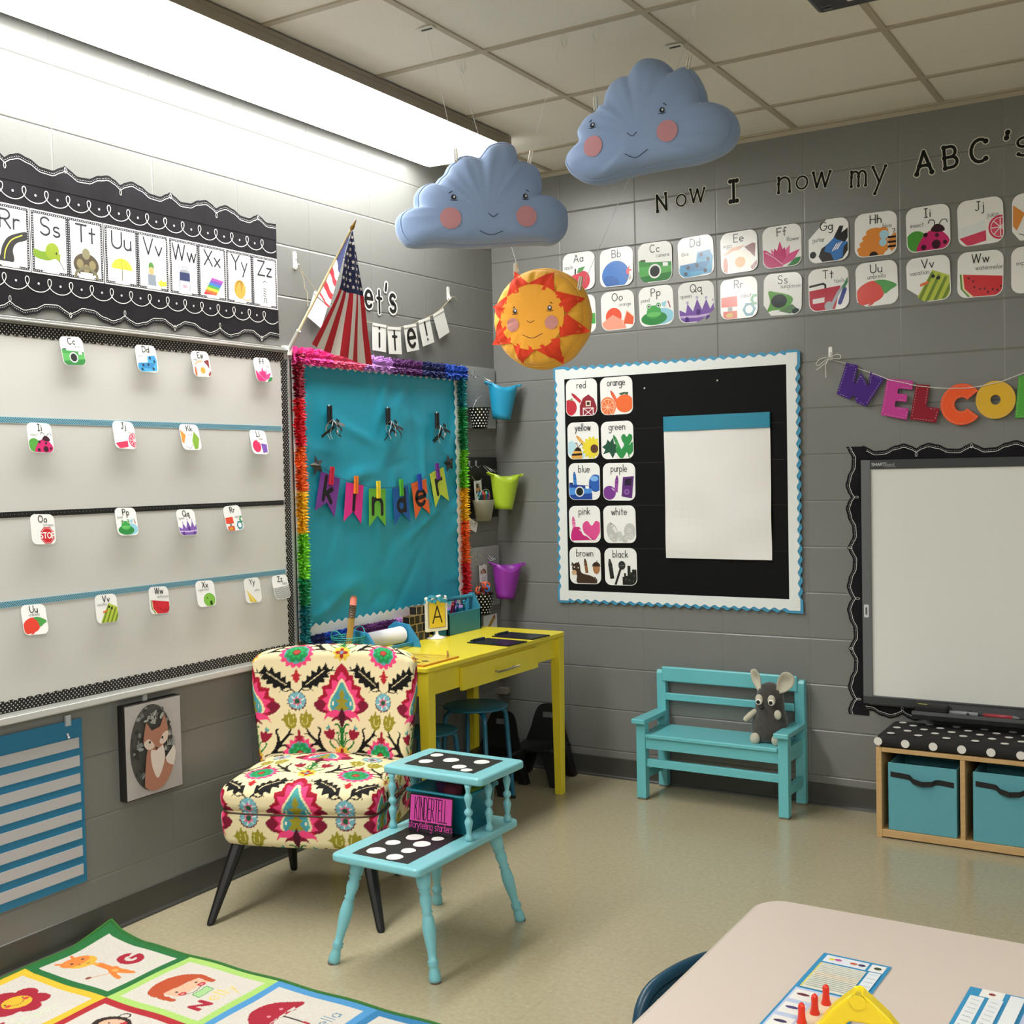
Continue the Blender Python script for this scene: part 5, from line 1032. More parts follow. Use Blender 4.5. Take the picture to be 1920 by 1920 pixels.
# ================================================ hanging cloud pillows and sun
def pillow(P, c, front, back, mat, t, name, wr=.006, seed=1, kk=13):
    """stuffed pillow from an outline P around centre c; returns f(x, y) giving the front surface height"""
    P = smooth_closed(P, 3); rr = random.Random(seed); N = len(P)
    if area2(P) < 0: P = P[::-1]
    ph = [rr.uniform(0, 6) for _ in range(4)]; cx, cy = c
    th = np.unwrap([math.atan2(y-cy, x-cx) for x, y in P]); Rr = np.array([math.hypot(x-cx, y-cy) for x, y in P])
    def R(a):
        a0 = th[0]; a = a0+((a-a0) % (2*PI)); return float(np.interp(a, list(th)+[th[0]+2*PI], list(Rr)+[Rr[0]]))
    def Rs(a): return sum(R(a+.12*i)*(5-abs(i)) for i in range(-4, 5))/25
    def wrk(a, r): return wr*(r**3)*(1-min(1, r)**9)*(sin(a*kk+ph[0])+.7*sin(a*kk*1.9+ph[1])+.6*sin(a*5+ph[2]))
    def f(x, y):
        a = math.atan2(y-cy, x-cx); r = math.hypot(x-cx, y-cy)/(R(a)*.945); r = min(r, 1)
        q = min(1, math.hypot(x-cx, y-cy)/(Rs(a)*1.12)); return front*(1-q**2.6)**.5*(1-r**9)**.45+wrk(a, r)*.8
    prof = [(r, None) for r in (0.0, .12, .25, .38, .5, .6, .7, .78, .85, .905, .94, .96, .978, .99, .998, 1.0)]
    vs = [(cx, cy, f(cx, cy))]; M_ = len(P); rings = 0
    for r, _ in prof[1:]:
        for x, y in P:
            X, Y = cx+(x-cx)*r*.945, cy+(y-cy)*r*.945; vs.append((X, Y, f(X, Y)))
        rings += 1
    for r, z in ((.955, -.006), (.985, -.012), (1.0, -.03), (1.0, -.05), (.97, -.07), (.9, -.088), (.75, -.103), (.5, -.112), (.25, -.115)):
        for i, (x, y) in enumerate(P): vs.append((cx+(x-cx)*r, cy+(y-cy)*r, z*back/.11+wr*.5*sin(i*.55+ph[3])*(r > .7))); 
        rings += 1
    vs.append((cx, cy, -.116*back/.11)); fs = [(0, 1+i, 1+(i+1) % M_) for i in range(M_)]
    for j in range(rings-1):
        for i in range(M_): a = 1+j*M_; fs.append((a+i, a+M_+i, a+M_+(i+1) % M_, a+(i+1) % M_))
    a = 1+(rings-1)*M_; fs += [(a+(i+1) % M_, a+i, len(vs)-1) for i in range(M_)]
    g = G(mat); g.add(vs, fs, None, True); g.build(name, t)
    g = G(mat); g.tube([(cx+(x-cx)*.95, cy+(y-cy)*.95, .0005) for x, y in P], .0032, None, 6, closed=True); g.build('seam', t)
    return f
def on(g, f, P, mat, off=.0012, ctr=None, n=4):
    """lay a flat patch on the pillow surface"""
    c = ctr or (sum(p[0] for p in P)/len(P), sum(p[1] for p in P)/len(P)); vs = [(c[0], c[1], f(*c)+off)]; M_ = len(P)
    for j in range(1, n+1):
        for x, y in P: X, Y = c[0]+(x-c[0])*j/n, c[1]+(y-c[1])*j/n; vs.append((X, Y, f(X, Y)+off))
    fs = [(0, 1+i, 1+(i+1) % M_) for i in range(M_)]+[(1+(j-1)*M_+i, 1+j*M_+i, 1+j*M_+(i+1) % M_, 1+(j-1)*M_+(i+1) % M_) for j in range(1, n) for i in range(M_)]
    if area2(P) < 0: fs = [q[::-1] for q in fs]
    g.add(vs, fs, mat, True)
def line_on(g, f, P, r, mat): g.tube([(x, y, f(x, y)+.0008) for x, y in smooth_open(P, 5)], r, mat, 5)
def face(t, f, eyes, cheeks, nose, mouth, brows, cr, cheekcol, ink='#1b2230'):
    for ex, ey in eyes:
        g = G(); on(g, f, ell(ex, ey, .0085, .0092, n=16), M(ink, .35), .0016, n=2); on(g, f, ell(ex+.0018, ey+.0008, .003, .0038, n=10), M('#e4e6ea', .5), .003, n=1)
        line_on(g, f, [(ex-.012, ey-.009), (ex, ey-.011), (ex+.012, ey-.009)], .0009, ink); g.build('eye', t)
    for q in cheeks: g = G(); on(g, f, ell(q[0], q[1], cr, n=28), M(cheekcol, .9), .0022, n=5); g.build('cheek', t)
    g = G(); line_on(g, f, nose, .0011, ink); g.build('nose', t); g = G(); line_on(g, f, mouth, .0011, ink); g.build('mouth', t)
    for b in brows: g = G(); line_on(g, f, b, .0014, ink); g.build('eyebrow', t)
blue_f = noisy('cloud_fabric', '#8199c2', '#8aa2c8', 6, .8, .35, 240, sheen=.3)
def peg(g, x, y, z, rot): g.X = Tr(x, y, z) @ Rt('Z', rot); g.box(-.006, -.001, -.02, .026, -.006, .006, M('#d9d5c4', .6)); g.box(.001, .006, -.02, .026, -.006, .006, M('#d9d5c4', .6)); g.X = None
ax = math.degrees(math.atan2(.668, .744))
MW1 = Tr(1.06, -1.765, 2.42) @ Rt('Z', ax) @ Rt('X', 90); MW2 = Tr(1.59, -1.56, 2.64) @ Rt('Z', math.degrees(math.atan2(.12, 1))) @ Rt('X', 90); MW3 = Tr(1.165, -1.55, 2.042) @ Rt('Z', math.degrees(math.atan2(.1, 1))) @ Rt('X', 90)
t1 = thing('cloud_pillow', 'blue smiling cloud pillow hanging lower, left of the other cloud', 'pillow', MW1, 'hanging cloud pillows')
O1 = [(-0.273, -0.078), (-0.268, -0.057), (-0.252, -0.041), (-0.23, -0.031), (-0.209, -0.025), (-0.21, 0.003), (-0.204, 0.025), (-0.184, 0.047), (-0.159, 0.056), (-0.142, 0.054), (-0.127, 0.073), (-0.108, 0.089), (-0.094, 0.115), (-0.072, 0.134), (-0.052, 0.15), (-0.02, 0.154), (0.01, 0.148), (0.028, 0.168), (0.044, 0.187), (0.07, 0.2), (0.102, 0.203), (0.128, 0.191), (0.14, 0.171), (0.146, 0.143), (0.172, 0.137), (0.198, 0.128), (0.217, 0.11), (0.226, 0.082), (0.227, 0.05), (0.225, 0.025), (0.251, 0.022), (0.283, 0.01), (0.306, -0.011), (0.316, -0.043), (0.314, -0.084), (0.297, -0.116), (0.264, -0.138), (0.218, -0.138), (0.133, -0.142), (0.069, -0.148), (0.004, -0.152), (-0.06, -0.154), (-0.123, -0.149), (-0.186, -0.153), (-0.233, -0.152), (-0.257, -0.131), (-0.269, -0.106)]
f1 = pillow(O1, (.02, -.06), .062, .11, blue_f, t1, 'cloud_body', .0045, 3)
face(t1, f1, [(-.088, -.005), (.152, .003)], [(-.1, -.074), (.154, -.063)], [(.026, -.056), (.041, -.067), (.058, -.056)], [(-.003, -.113), (.034, -.125), (.074, -.112)], [[(-.103, .009), (-.092, .016)], [(.156, .025), (.166, .019)]], .035, '#c08a92')
t2 = thing('cloud_pillow', 'blue smiling cloud pillow hanging higher, right of the other cloud', 'pillow', MW2, 'hanging cloud pillows')
O2 = [(-0.298, -0.096), (-0.292, -0.074), (-0.271, -0.053), (-0.246, -0.034), (-0.252, -0.003), (-0.243, 0.019), (-0.219, 0.045), (-0.183, 0.059), (-0.169, 0.077), (-0.153, 0.08), (-0.144, 0.119), (-0.122, 0.148), (-0.091, 0.162), (-0.06, 0.164), (-0.045, 0.19), (-0.021, 0.207), (0.006, 0.208), (0.043, 0.195), (0.072, 0.171), (0.092, 0.146), (0.112, 0.157), (0.132, 0.158), (0.158, 0.135), (0.173, 0.107), (0.186, 0.074), (0.195, 0.036), (0.224, 0.029), (0.256, 0.013), (0.281, -0.015), (0.293, -0.048), (0.291, -0.076), (0.276, -0.105), (0.247, -0.126), (0.208, -0.14), (0.156, -0.149), (0.073, -0.151), (-0.011, -0.156), (-0.08, -0.163), (-0.128, -0.17), (-0.185, -0.175), (-0.227, -0.166), (-0.263, -0.144), (-0.287, -0.121)]
f2 = pillow(O2, (-.01, -.06), .062, .11, blue_f, t2, 'cloud_body', .005, 8)
face(t2, f2, [(-.17, -.003), (.069, .008)], [(-.169, -.072), (.085, -.06)], [(-.048, -.048), (-.031, -.06), (-.016, -.049)], [(-.058, -.113), (-.024, -.127), (.019, -.108)], [[(-.183, .009), (-.174, .017)], [(.073, .03), (.083, .022)]], .034, '#c08a92')
t3 = thing('sun_pillow', 'round yellow sun pillow with red felt rays and smiling face', 'pillow', MW3)
f3 = pillow(ell(0, -.002, .178, .175, n=40), (0, 0), .06, .1, noisy('sun_fabric', '#efab2e', '#f3b63a', 8, .75, .3, 240, sheen=.2), t3, 'sun_body', .009, 5, 17)
rays = [(-.09, .168), (.068, .15), (.175, .052), (.191, -.062), (.09, -.167), (-.061, -.158), (-.183, -.082), (-.176, .05)]; base_ = [(-.096, .075), (-.012, .112), (.086, .078), (.125, -.001), (.099, -.08), (.01, -.116), (-.079, -.089), (-.126, -.002)]
for k in range(8):
    a, b = base_[k], base_[(k+1) % 8]; tp = rays[k]; g = G(M('#e0401f', .9)); m_ = ((a[0]+b[0])/2*.9, (a[1]+b[1])/2*.9)
    P = [a, tp, b, m_]; q = []
    for i in range(4):
        for s_ in range(4): u = s_/4; q.append((P[i][0]*(1-u)+P[(i+1) % 4][0]*u, P[i][1]*(1-u)+P[(i+1) % 4][1]*u))
    on(g, f3, q, None, .0045, ((a[0]+b[0]+tp[0])/3, (a[1]+b[1]+tp[1])/3), 9); g.build('sun_ray', t3)
g = G(noisy('sun_face_fabric', '#eda32c', '#f0aa36', 8, .8, .3, 240)); on(g, f3, ell(-.002, -.004, .1195, .1115, n=48), None, .005, n=9); g.build('face_disc', t3)
f3b = lambda x, y: f3(x, y)+.0045
face(t3, f3b, [(-.062, .02), (.068, .021)], [(-.072, -.026), (.073, -.028)], [(-.017, -.016), (-.005, -.023), (.01, -.017)], [(-.035, -.063), (0, -.076), (.039, -.063)], [[(-.07, .03), (-.064, .036)], [(.07, .04), (.078, .035)]], .0235, '#c98a86', '#3a1a0c')
for tt, pts, zz in ((t1, [(-.069, .131), (.183, .131)], 0), (t2, [(-.18, .07), (.138, .152)], -.01), (t3, [(-.088, .158), (.152, .09)], -.005)):
    for x, y in pts: g = G(); peg(g, x, y+.012, zz, 0 if x < 0 else -12); g.build('clothes_peg', tt, bevel=.0008, seg=1)
thread = M('#d6d6d2', .5)
def string(mw, p, top, lb, r=.0006):
    a = mw @ Vector(p); g = G(thread); g.tube([a, Vector(top)], r, None, 5); tag(g.build('hanging_string'), lb, 'string', 'threads holding the hanging pillows')
string(MW1, (-.069, .145, 0), (.945, -1.871, H), 'left thread of the lower cloud pillow'); string(MW1, (.183, .145, 0), (1.285, -1.56, H), 'right thread of the lower cloud pillow')
string(MW2, (-.18, .085, 0), (1.405, -1.563, H), 'left thread of the higher cloud pillow'); string(MW2, (.138, .165, 0), (1.745, -1.545, H), 'right thread of the higher cloud pillow')
string(MW3, (-.088, .17, -.03), (.875, -1.6, H), 'left thread of the sun pillow running behind the cloud', .0008); string(MW3, (.152, .1, -.03), (1.62, -1.27, H), 'right thread of the sun pillow running behind the higher cloud', .0008)
tp_ = M('#dcdad0', .5)
for i, (x, y, lb, hz) in enumerate(((.945, -1.871, 'white tape tab on the ceiling nearest the long light', 0), (.871, -1.555, 'dangling white tape on the ceiling above the lower cloud', 1), (1.285, -1.56, 'dangling white tape, left of the pair on the ceiling', 1), (1.405, -1.563, 'dangling white tape, right of the pair on the ceiling', 1), (1.745, -1.545, 'dangling white tape at the top edge of the photo', 1), (1.56, -1.25, 'flat white tape tab on the ceiling above the higher cloud', 0))):
    g = G(tp_)
    if hz: g.add([(0, 0, 0), (.012, .003, 0), (.016, .006, -.03), (.006, .002, -.05), (-.004, .0, -.032), (-.008, .004, -.012)], [(0, 1, 2, 3, 4, 5)]); g.add([(0, .001, 0), (.006, .008, -.02), (-.012, .006, -.028)], [(0, 1, 2)])
    else: g.box(-.035, .03, -.012, .012, -.004, 0); g.box(-.02, .02, -.003, .003, -.007, -.004, M('#3b3a36', .5))
    tag(g.build('ceiling_tape', mw=Tr(x, y, H-.001)), lb, 'tape', 'tape tabs on the ceiling')
t = thing('projector', 'black projector hanging from the ceiling at the top photo edge', 'projector', Tr(2.348, -2.222, 2.6))
g = G(M('#141414', .4)); g.box(0, .36, -.4, 0, 0, .11); g.build('body', t, bevel=.012, seg=3)
g = G(); g.rough = .4; g.X = Tr(.055, -.05, -.0012) @ Rt('X', 180); g.box(.03, .09, .0, .028, 0, .001, WHT); g.z = .0014
for k in range(16): g.l([(.038+.003*k, .008), (.038+.003*k, .02)], .0012 if k % 3 else .002, '#333333', cap=False); g.z = .0014
g.build('barcode_label', t); g = G(M('#9a9a98', .4)); g.X = Tr(.022, -.05, -.0012) @ Rt('X', 180); g.rough = .4; g.z = .001; g.l([(0, 0), (.022, 0)], .004, '#5a5a58'); g.l([(.003, -.02), (.018, -.02)], .008, '#5a5a58'); g.build('warning_marks', t)
g = G(M('#d8d6d0', .4)); g.tube([(.18, -.2, .11), (.18, -.2, H-2.6)], .02, None, 14); g.build('ceiling_mount', t)
# ================================================ yellow desk and what stands on it
yel = noisy('yellow_desk_paint', '#e6d432', '#ead838', 3, .28, .1, 60)
t = thing('desk', 'bright yellow wooden desk with one drawer in the corner', 'desk', Tr(.3, -.885, 0))
DX0, DX1, DY0, DY1 = -.28, .27, -.555, .555
g = G(yel); g.prism(rrect(DX0, DX1, DY0, DY1, .022, 5), .74, .76); g.build('tabletop', t, bevel=.004, seg=3)
g = G(yel); g.box(.225, .245, DY0+.045, DY1-.045, .642, .74); g.box(DX0+.02, DX0+.04, DY0+.04, DY1-.04, .642, .74); g.box(DX0+.04, .225, DY0+.025, DY0+.042, .642, .74); g.box(DX0+.04, .225, DY1-.042, DY1-.025, .642, .74); g.build('apron', t, bevel=.001, seg=1)
for x, y in ((.2425, DY0+.035), (.2425, DY1-.035), (DX0+.045, DY0+.035), (DX0+.045, DY1-.035)):
    g = G(yel); vs = []
    for z, h in ((0, .018), (.62, .0235), (.739, .0235)): vs += [(x-h, y-h, z), (x+h, y-h, z), (x+h, y+h, z), (x-h, y+h, z)]
    g.add(vs, [(0, 3, 2, 1), (8, 9, 10, 11)]+[(4*l+i, 4*l+(i+1) % 4, 4*l+4+(i+1) % 4, 4*l+4+i) for l in (0, 1) for i in range(4)]); g.build('leg', t, bevel=.0015, seg=1)
dr = bpy.data.objects.new('drawer', None); COL.objects.link(dr); bpy.data.objects.remove(dr)
g = G(yel); g.box(.246, .262, -.3, .31, .628, .722); dr = g.build('drawer', t, bevel=.0015, seg=1)
g = G(M('#b0aa90', .3, .8)); g.box(.262, .266, -.055, -.045, .665, .673); g.tube([(.262, -.042, .669), (.282, -.042, .669)], .0035, None, 8); g.tube([(.262, .09, .669), (.282, .09, .669)], .0035, None, 8); g.tube([(.283, -.065, .669), (.283, .11, .669)], .0045, None, 10); g.build('drawer_handle', dr)

# tool caddy
cad = M('#2d7f99', .45); cad2 = M('#2b7b94', .45)
t = thing('desk_caddy', 'blue wooden tool caddy with a handle on the yellow desk', 'caddy', Tr(.1, -.54, .7605))
g = G(cad); g.box(.036, .048, -.14, .14, 0, .1); g.box(-.048, -.036, -.14, .14, 0, .1); g.box(-.036, .036, -.128, .128, 0, .008); g.build('tray', t, bevel=.001, seg=1)
for y in (-.14, .128):
    g = G(cad); g.X = Matrix(((1, 0, 0, 0), (0, 0, -1, y+.012), (0, 1, 0, 0), (0, 0, 0, 1))); g.prism([(-.048, 0), (.048, 0), (.048, .1), (.018, .16), (.014, .172), (-.014, .172), (-.018, .16), (-.048, .1)], 0, .012); g.build('end_panel', t, bevel=.001, seg=1)
g = G(cad2); g.tube([(0, -.135, .158), (0, .135, .158)], .01, None, 12); g.build('handle_bar', t)
for i, (x, y, a, b, c, L, lb) in enumerate(((.01, -.09, 20, -20, '#8a2438', .14, 'red'), (-.01, -.06, 12, -30, '#5a2a80', .15, 'purple'), (.015, -.02, 25, 10, '#1f4f8a', .13, 'dark blue'), (-.015, .03, -20, 20, '#7a3a90', .12, 'violet'), (.012, .06, 30, 35, '#2a86b0', .15, 'light blue'))):
    g = G(M(c, .4)); g.tube([(0, 0, 0), (0, 0, L-.015)], .006, None, 8); g.tube([(0, 0, L-.015), (0, 0, L)], .0068, None, 8)
    tag(g.build('marker_pen', mw=Tr(.1+x*.6, -.54+y, .772) @ Rt('X', b*.6) @ Rt('Y', a*.4)), lb+' marker standing in the blue caddy', 'marker', 'markers in the blue caddy')
# sign
t = thing('sign_stand', 'white tabletop sign with a yellow card A and blue ribbon on the yellow desk', 'sign', Tr(.135, -.757, .7605) @ Rt('Z', 90-4) @ Rt('Z', -14) @ Rt('X', 90))
wp = M('#e8e6de', .35)
g = G(wp); g.X = Rt('X', -90); g.lathe([(.045, 0), (.044, .004), (.02, .01), (.009, .018), (.0075, .035)], None, 24); g.X = None; g.build('base', t)
g = G(wp); g.prism(rrect(-.06, .06, .033, .047, .004), -.006, .008); g.prism(rrect(-.06, .06, .165, .178, .004), -.006, .008); g.box(-.06, -.05, .045, .167, -.006, .008); g.box(.05, .06, .045, .167, -.006, .008); g.box(-.055, .055, .04, .17, -.006, .001); g.build('frame', t, bevel=.002)
g = G(); g.rough = .35; g.box(-.044, .044, .05, .172, .0085, .0098, M('#e8c93c', .35)); g.z = .0102; g.text('A', 0, .072, .074, '#2a1d12', .09, wx=.92); g.build('letter_card', t)
g = G(wp); 
for x in (-.053, .053): g.ball((x, .183, 0), .009)
g.tube([(-.022, .182, .004), (.022, .19, .004)], .008, None, 10); g.build('top_knob', t)
g = G(M('#3aa0c4', .45))
for P in ([(0, .18), (-.03, .195), (-.055, .182), (-.035, .172), (0, .178)], [(0, .18), (.03, .19), (.06, .175), (.04, .165), (0, .178)], [(0, .18), (-.025, .17), (-.07, .168), (-.068, .176)], [(0, .18), (.02, .165), (.0, .158), (-.02, .168)], [(.0, .18), (.05, .168), (.075, .155), (.07, .172)]):
    q = smooth_open(P, 4); g.add([(x, y+o, .011+.008*sin(i*.7)) for i, (x, y) in enumerate(q) for o in (-.006, .006)], [(2*i, 2*i+2, 2*i+3, 2*i+1) for i in range(len(q)-1)], None, True)
g.build('ribbon_bow', t)
# black cube tower
cubes = M('#1a1612', .45); kr = M('#b8a070', .6)
bl = []
for lev, cnt in ((0, 3), (1, 3), (2, 3), (3, 2)):
    for k in range(cnt): bl.append((.085+.002*((lev*7+k) % 3), -.89+.043*k+(.0 if lev < 3 else .045)-(.012 if lev == 2 else 0)+(.01 if lev == 0 else 0), lev))
for i, (x, y, lev) in enumerate(bl):
    t = thing('black_block', 'black cube with pale edges in the little tower, %s, %s' % (['bottom row', 'second row', 'third row', 'top row'][lev], ('left', 'middle', 'right')[i % 3] if lev < 3 else ('left', 'right')[i-9]), 'block', Tr(x, y, .7605+.0385*lev), 'black cubes stacked behind the sign')
    h = .0188; o_ = t; g = G(cubes); g.box(-h, h, -h, h, .001, .0375); g.build('cube', t)
    g = G(kr); e = h+.0002
    for sx in (-1, 1):
        for sy in (-1, 1): g.box(sx*e-.0008, sx*e+.0008, sy*e-.0008, sy*e+.0008, .0, .038)
        for z in (.0008, .0372): g.box(sx*e-.0008, sx*e+.0008, -h, h, z-.0008, z+.0008); g.box(-h, h, sx*e-.0008, sx*e+.0008, z-.0008, z+.0008)
    g.build('pale_edges', t)
# paper roll holder
t = thing('paper_roll_holder', 'blue tabletop paper roll holder on the yellow desk', 'holder', Tr(.13, -1.15, .7605))
for y in (-.142, .145):
    g = G(M('#2f86b4', .4)); g.X = Matrix(((1, 0, 0, 0), (0, 0, -1, y+.006), (0, 1, 0, 0), (0, 0, 0, 1))); g.prism([(-.075, 0), (.095, 0), (.085, .03), (.035, .095), (-.04, .105), (-.075, .08)], 0, .012); g.build('side_panel', t, bevel=.001)
g = G(M('#2f86b4', .4)); g.box(.05, .062, -.136, .139, .01, .022); g.build('cutter_bar', t)
t = thing('paper_roll', 'thick roll of white paper in the blue holder', 'paper roll', Tr(.13, -1.15, .812))
g = G(M('#e3e3e8', .3)); g.tube([(0, -.128, 0), (0, .13, 0)], .036, None, 28); g.build('roll', t)
g = G(M('#a08a64', .6)); g.tube([(0, .125, 0), (0, .1315, 0)], .012, None, 14); g.build('core', t)
# wire basket with big pencil
t = thing('wire_basket', 'teal wire basket on the yellow desk behind the armchair', 'basket', Tr(.118, -1.36, .7605)); wm = M('#2f9a94', .4)
g = G(wm)
for z, r in ((.004, .05), (.03, .056), (.055, .062), (.08, .068), (.088, .069)): g.tube([(r*cos(a), r*sin(a), z) for a in np.linspace(0, 2*PI, 25)[:-1]], .0016 if z < .08 else .0024, None, 6, closed=True)
for k in range(20): a = 2*PI*k/20; g.tube([(.05*cos(a), .05*sin(a), .004), (.069*cos(a), .069*sin(a), .088)], .0011, None, 5)
for k in range(5): y = -.04+.02*k; g.tube([(-.03, y, .003), (.03, y, .003)], .0011, None, 5)
g.build('basket_wires', t)
g = G(wm)
for s_ in (-1, 1): g.tube([(0.03*cos(a), s_*(.069+.012*sin(a)), .088+.032*sin(a)) for a in np.linspace(0, PI, 10)], .0024, None, 6)
g.build('handle', t)
t = thing('giant_pencil', 'large novelty pencil standing in the teal wire basket', 'pencil', Tr(.116, -1.364, .7655) @ Rt('X', -8) @ Rt('Y', 3))
g = G(M('#b08c46', .5)); hexa = lambda z, r: [(r*cos(PI*k/3), r*sin(PI*k/3), z) for k in range(6)]
g.add(hexa(0, .014)+hexa(.16, .014), [(i, (i+1) % 6, 6+(i+1) % 6, 6+i) for i in range(6)]+[(5, 4, 3, 2, 1, 0)]); g.build('barrel', t)
g = G(); [g.tube([(.0145*cos(a), .0145*sin(a), .165+.01*k+.004*sin(2*a)) for a in np.linspace(0, 2*PI, 13)[:-1]], .0022, M('#4a3a30', .5), 5, closed=True) for k in range(5)]; g.tube([(0, 0, .16), (0, 0, .212)], .0138, M('#7c6a58', .4), 12); g.build('ferrule', t)
g = G(M('#c8705c', .6)); g.tube([(0, 0, .212), (0, 0, .24), (0, 0, .25)], [.014, .014, .009], None, 12); g.build('eraser', t)
for i, (x, y, c, r, lb) in enumerate(((.14, -1.395, '#1a3c9a', .028, 'dark blue ball'), (.2, -1.33, '#a88452', .02, 'tan ball'))):
    pass
# small props right of the armchair
for x, y, lb, rot in ((.462, -.76, 'black clipboard, nearer the desk front', -4), (.46, -.553, 'black clipboard, nearer the room corner', -3)):
    t = thing('clipboard', lb, 'clipboard', Tr(x, y, .7605) @ Rt('Z', rot), 'black clipboards on the yellow desk'); g = G(M('#141518', .3)); g.prism(rrect(-.112, .112, -.077, .077, .008), 0, .003); g.build('board', t)
    g = G(M('#1f2730', .2)); g.box(-.1, .105, -.068, .068, .0031, .0041); g.build('writing_sheet', t); g = G(M('#2a3138', .25, .4)); g.box(-.118, -.094, -.04, .04, .003, .008); g.tube([(-.1, -.04, .009), (-.1, .04, .009)], .005, None, 8); g.build('clamp', t)
t = thing('picture_book', 'yellow picture book lying at the left end of the yellow desk', 'book', Tr(.44, -1.3, .7605) @ Rt('Z', 0))
g = G(M('#c9772f', .4)); g.box(-.125, .1, -.12, .125, 0, .006); g.build('pages', t)
g = G(); g.rough = .3; g.box(-.125, .1, -.118, .123, .006, .0075, M('#dcc03a', .3)); g.z = .0078; g.l([(-.09, -.07), (-.02, -.04), (.05, -.08)], .01, '#3a2a1a'); g.e(-.03, -.02, .03, .02, '#7a3f2a'); g.l(smooth_open([(-.1, .03), (-.04, .06), (.03, .03), (.08, .08)]), .003, '#8a6a20'); g.l([(-.1, .08), (.05, .1)], .004, '#8a6a20'); g.e(.05, -.04, .015, .012, '#2a2018'); g.build('cover', t)
g = G(M('#b8782f', .5)); g.tube([(.0, 0, 0), (.0, .15, 0), (.0, .165, 0)], [.0035, .0035, .0005], None, 6); tag(g.build('pencil', mw=Tr(.53, -1.24, .7725) @ Rt('Z', 35)), 'wooden pencil lying on the yellow picture book', 'pencil')

# ---- stools
stm = noisy('stool_paint', '#17607c', '#1b6a86', 6, .35)
def stool(x, y, h, rad, lb, rz):
    t = thing('metal_stool', lb, 'stool', Tr(x, y, 0) @ Rt('Z', rz), 'round blue stools under the desk'); g = G(stm); g.lathe([(rad-.012, h-.012), (rad-.002, h-.01), (rad, h-.004), (rad-.006, h), (.02, h-.001), (.0, h-.001)], None, 32, caps=False); g.lathe([(0.001, h-.012), (rad-.012, h-.012)], None, 32, caps=False); g.build('seat', t)
    for k in range(4):
        a = PI/4+k*PI/2; c, s = cos(a), sin(a); g = G(stm); r0 = rad*.8
        g.tube([(c*(r0-.05), s*(r0-.05), h-.021), (c*r0*.98, s*r0*.98, h-.022), (c*(r0+.02), s*(r0+.02), h-.04), (c*(r0+.025), s*(r0+.025), h-.07), (c*(r0+.05), s*(r0+.05), .012)], .011, None, 10)
        g.tube([(c*(r0+.0503), s*(r0+.0503), 0), (c*(r0+.05), s*(r0+.05), .015)], .0125, M('#1a1a1a', .6), 10); g.build('leg', t)
    g = G(stm); zz = h*.32; rr = rad*.8+.05-.025*(zz/h); g.tube([(rr*.93*cos(a), rr*.93*sin(a), zz) for a in np.linspace(0, 2*PI, 25)[:-1]], .006, None, 8, closed=True); g.build('foot_ring', t)
stool(.275, -.66, .45, .15, 'taller round blue metal stool under the yellow desk', 4); stool(.24, -.985, .4, .13, 'lower round blue metal stool beside the armchair under the desk', 10)
# ---- small black plastic chairs
blk = noisy('black_plastic', '#0f0f10', '#141415', 5, .4)
def rbox(w, d, h, r, step, fn=None):
    """dense rounded box centred on x,y with z 0..h; returns numpy verts and quads"""
    hx, hy, hz = w/2, d/2, h/2; idx = {}; V = []; F = []
    def key(p):
        k = (round(p[0], 5), round(p[1], 5), round(p[2], 5))
        if k not in idx: idx[k] = len(V); V.append(p)
        return idx[k]
    nx, ny, nz = max(2, int(w/step)), max(2, int(d/step)), max(2, int(h/step)); gx = np.linspace(-hx, hx, nx+1); gy = np.linspace(-hy, hy, ny+1); gz = np.linspace(-hz, hz, nz+1)
    def sheet(A, B, mk, flip):
        ids = [[key(mk(a, b)) for b in B] for a in A]
        for i in range(len(A)-1):
            for j in range(len(B)-1):
                q = (ids[i][j], ids[i+1][j], ids[i+1][j+1], ids[i][j+1]); F.append(q[::-1] if flip else q)
    sheet(gx, gy, lambda a, b: (a, b, hz), False); sheet(gx, gy, lambda a, b: (a, b, -hz), True)
    sheet(gx, gz, lambda a, b: (a, -hy, b), False); sheet(gx, gz, lambda a, b: (a, hy, b), True)
    sheet(gy, gz, lambda a, b: (hx, a, b), False); sheet(gy, gz, lambda a, b: (-hx, a, b), True)
    P = np.array(V); I = np.clip(P, [-(hx-r), -(hy-r), -(hz-r)], [hx-r, hy-r, hz-r]); D = P-I; L = np.linalg.norm(D, axis=1, keepdims=True); L[L == 0] = 1
    N = D/L; Q = I+N*r; Q[:, 2] += hz
    return Q, F, N
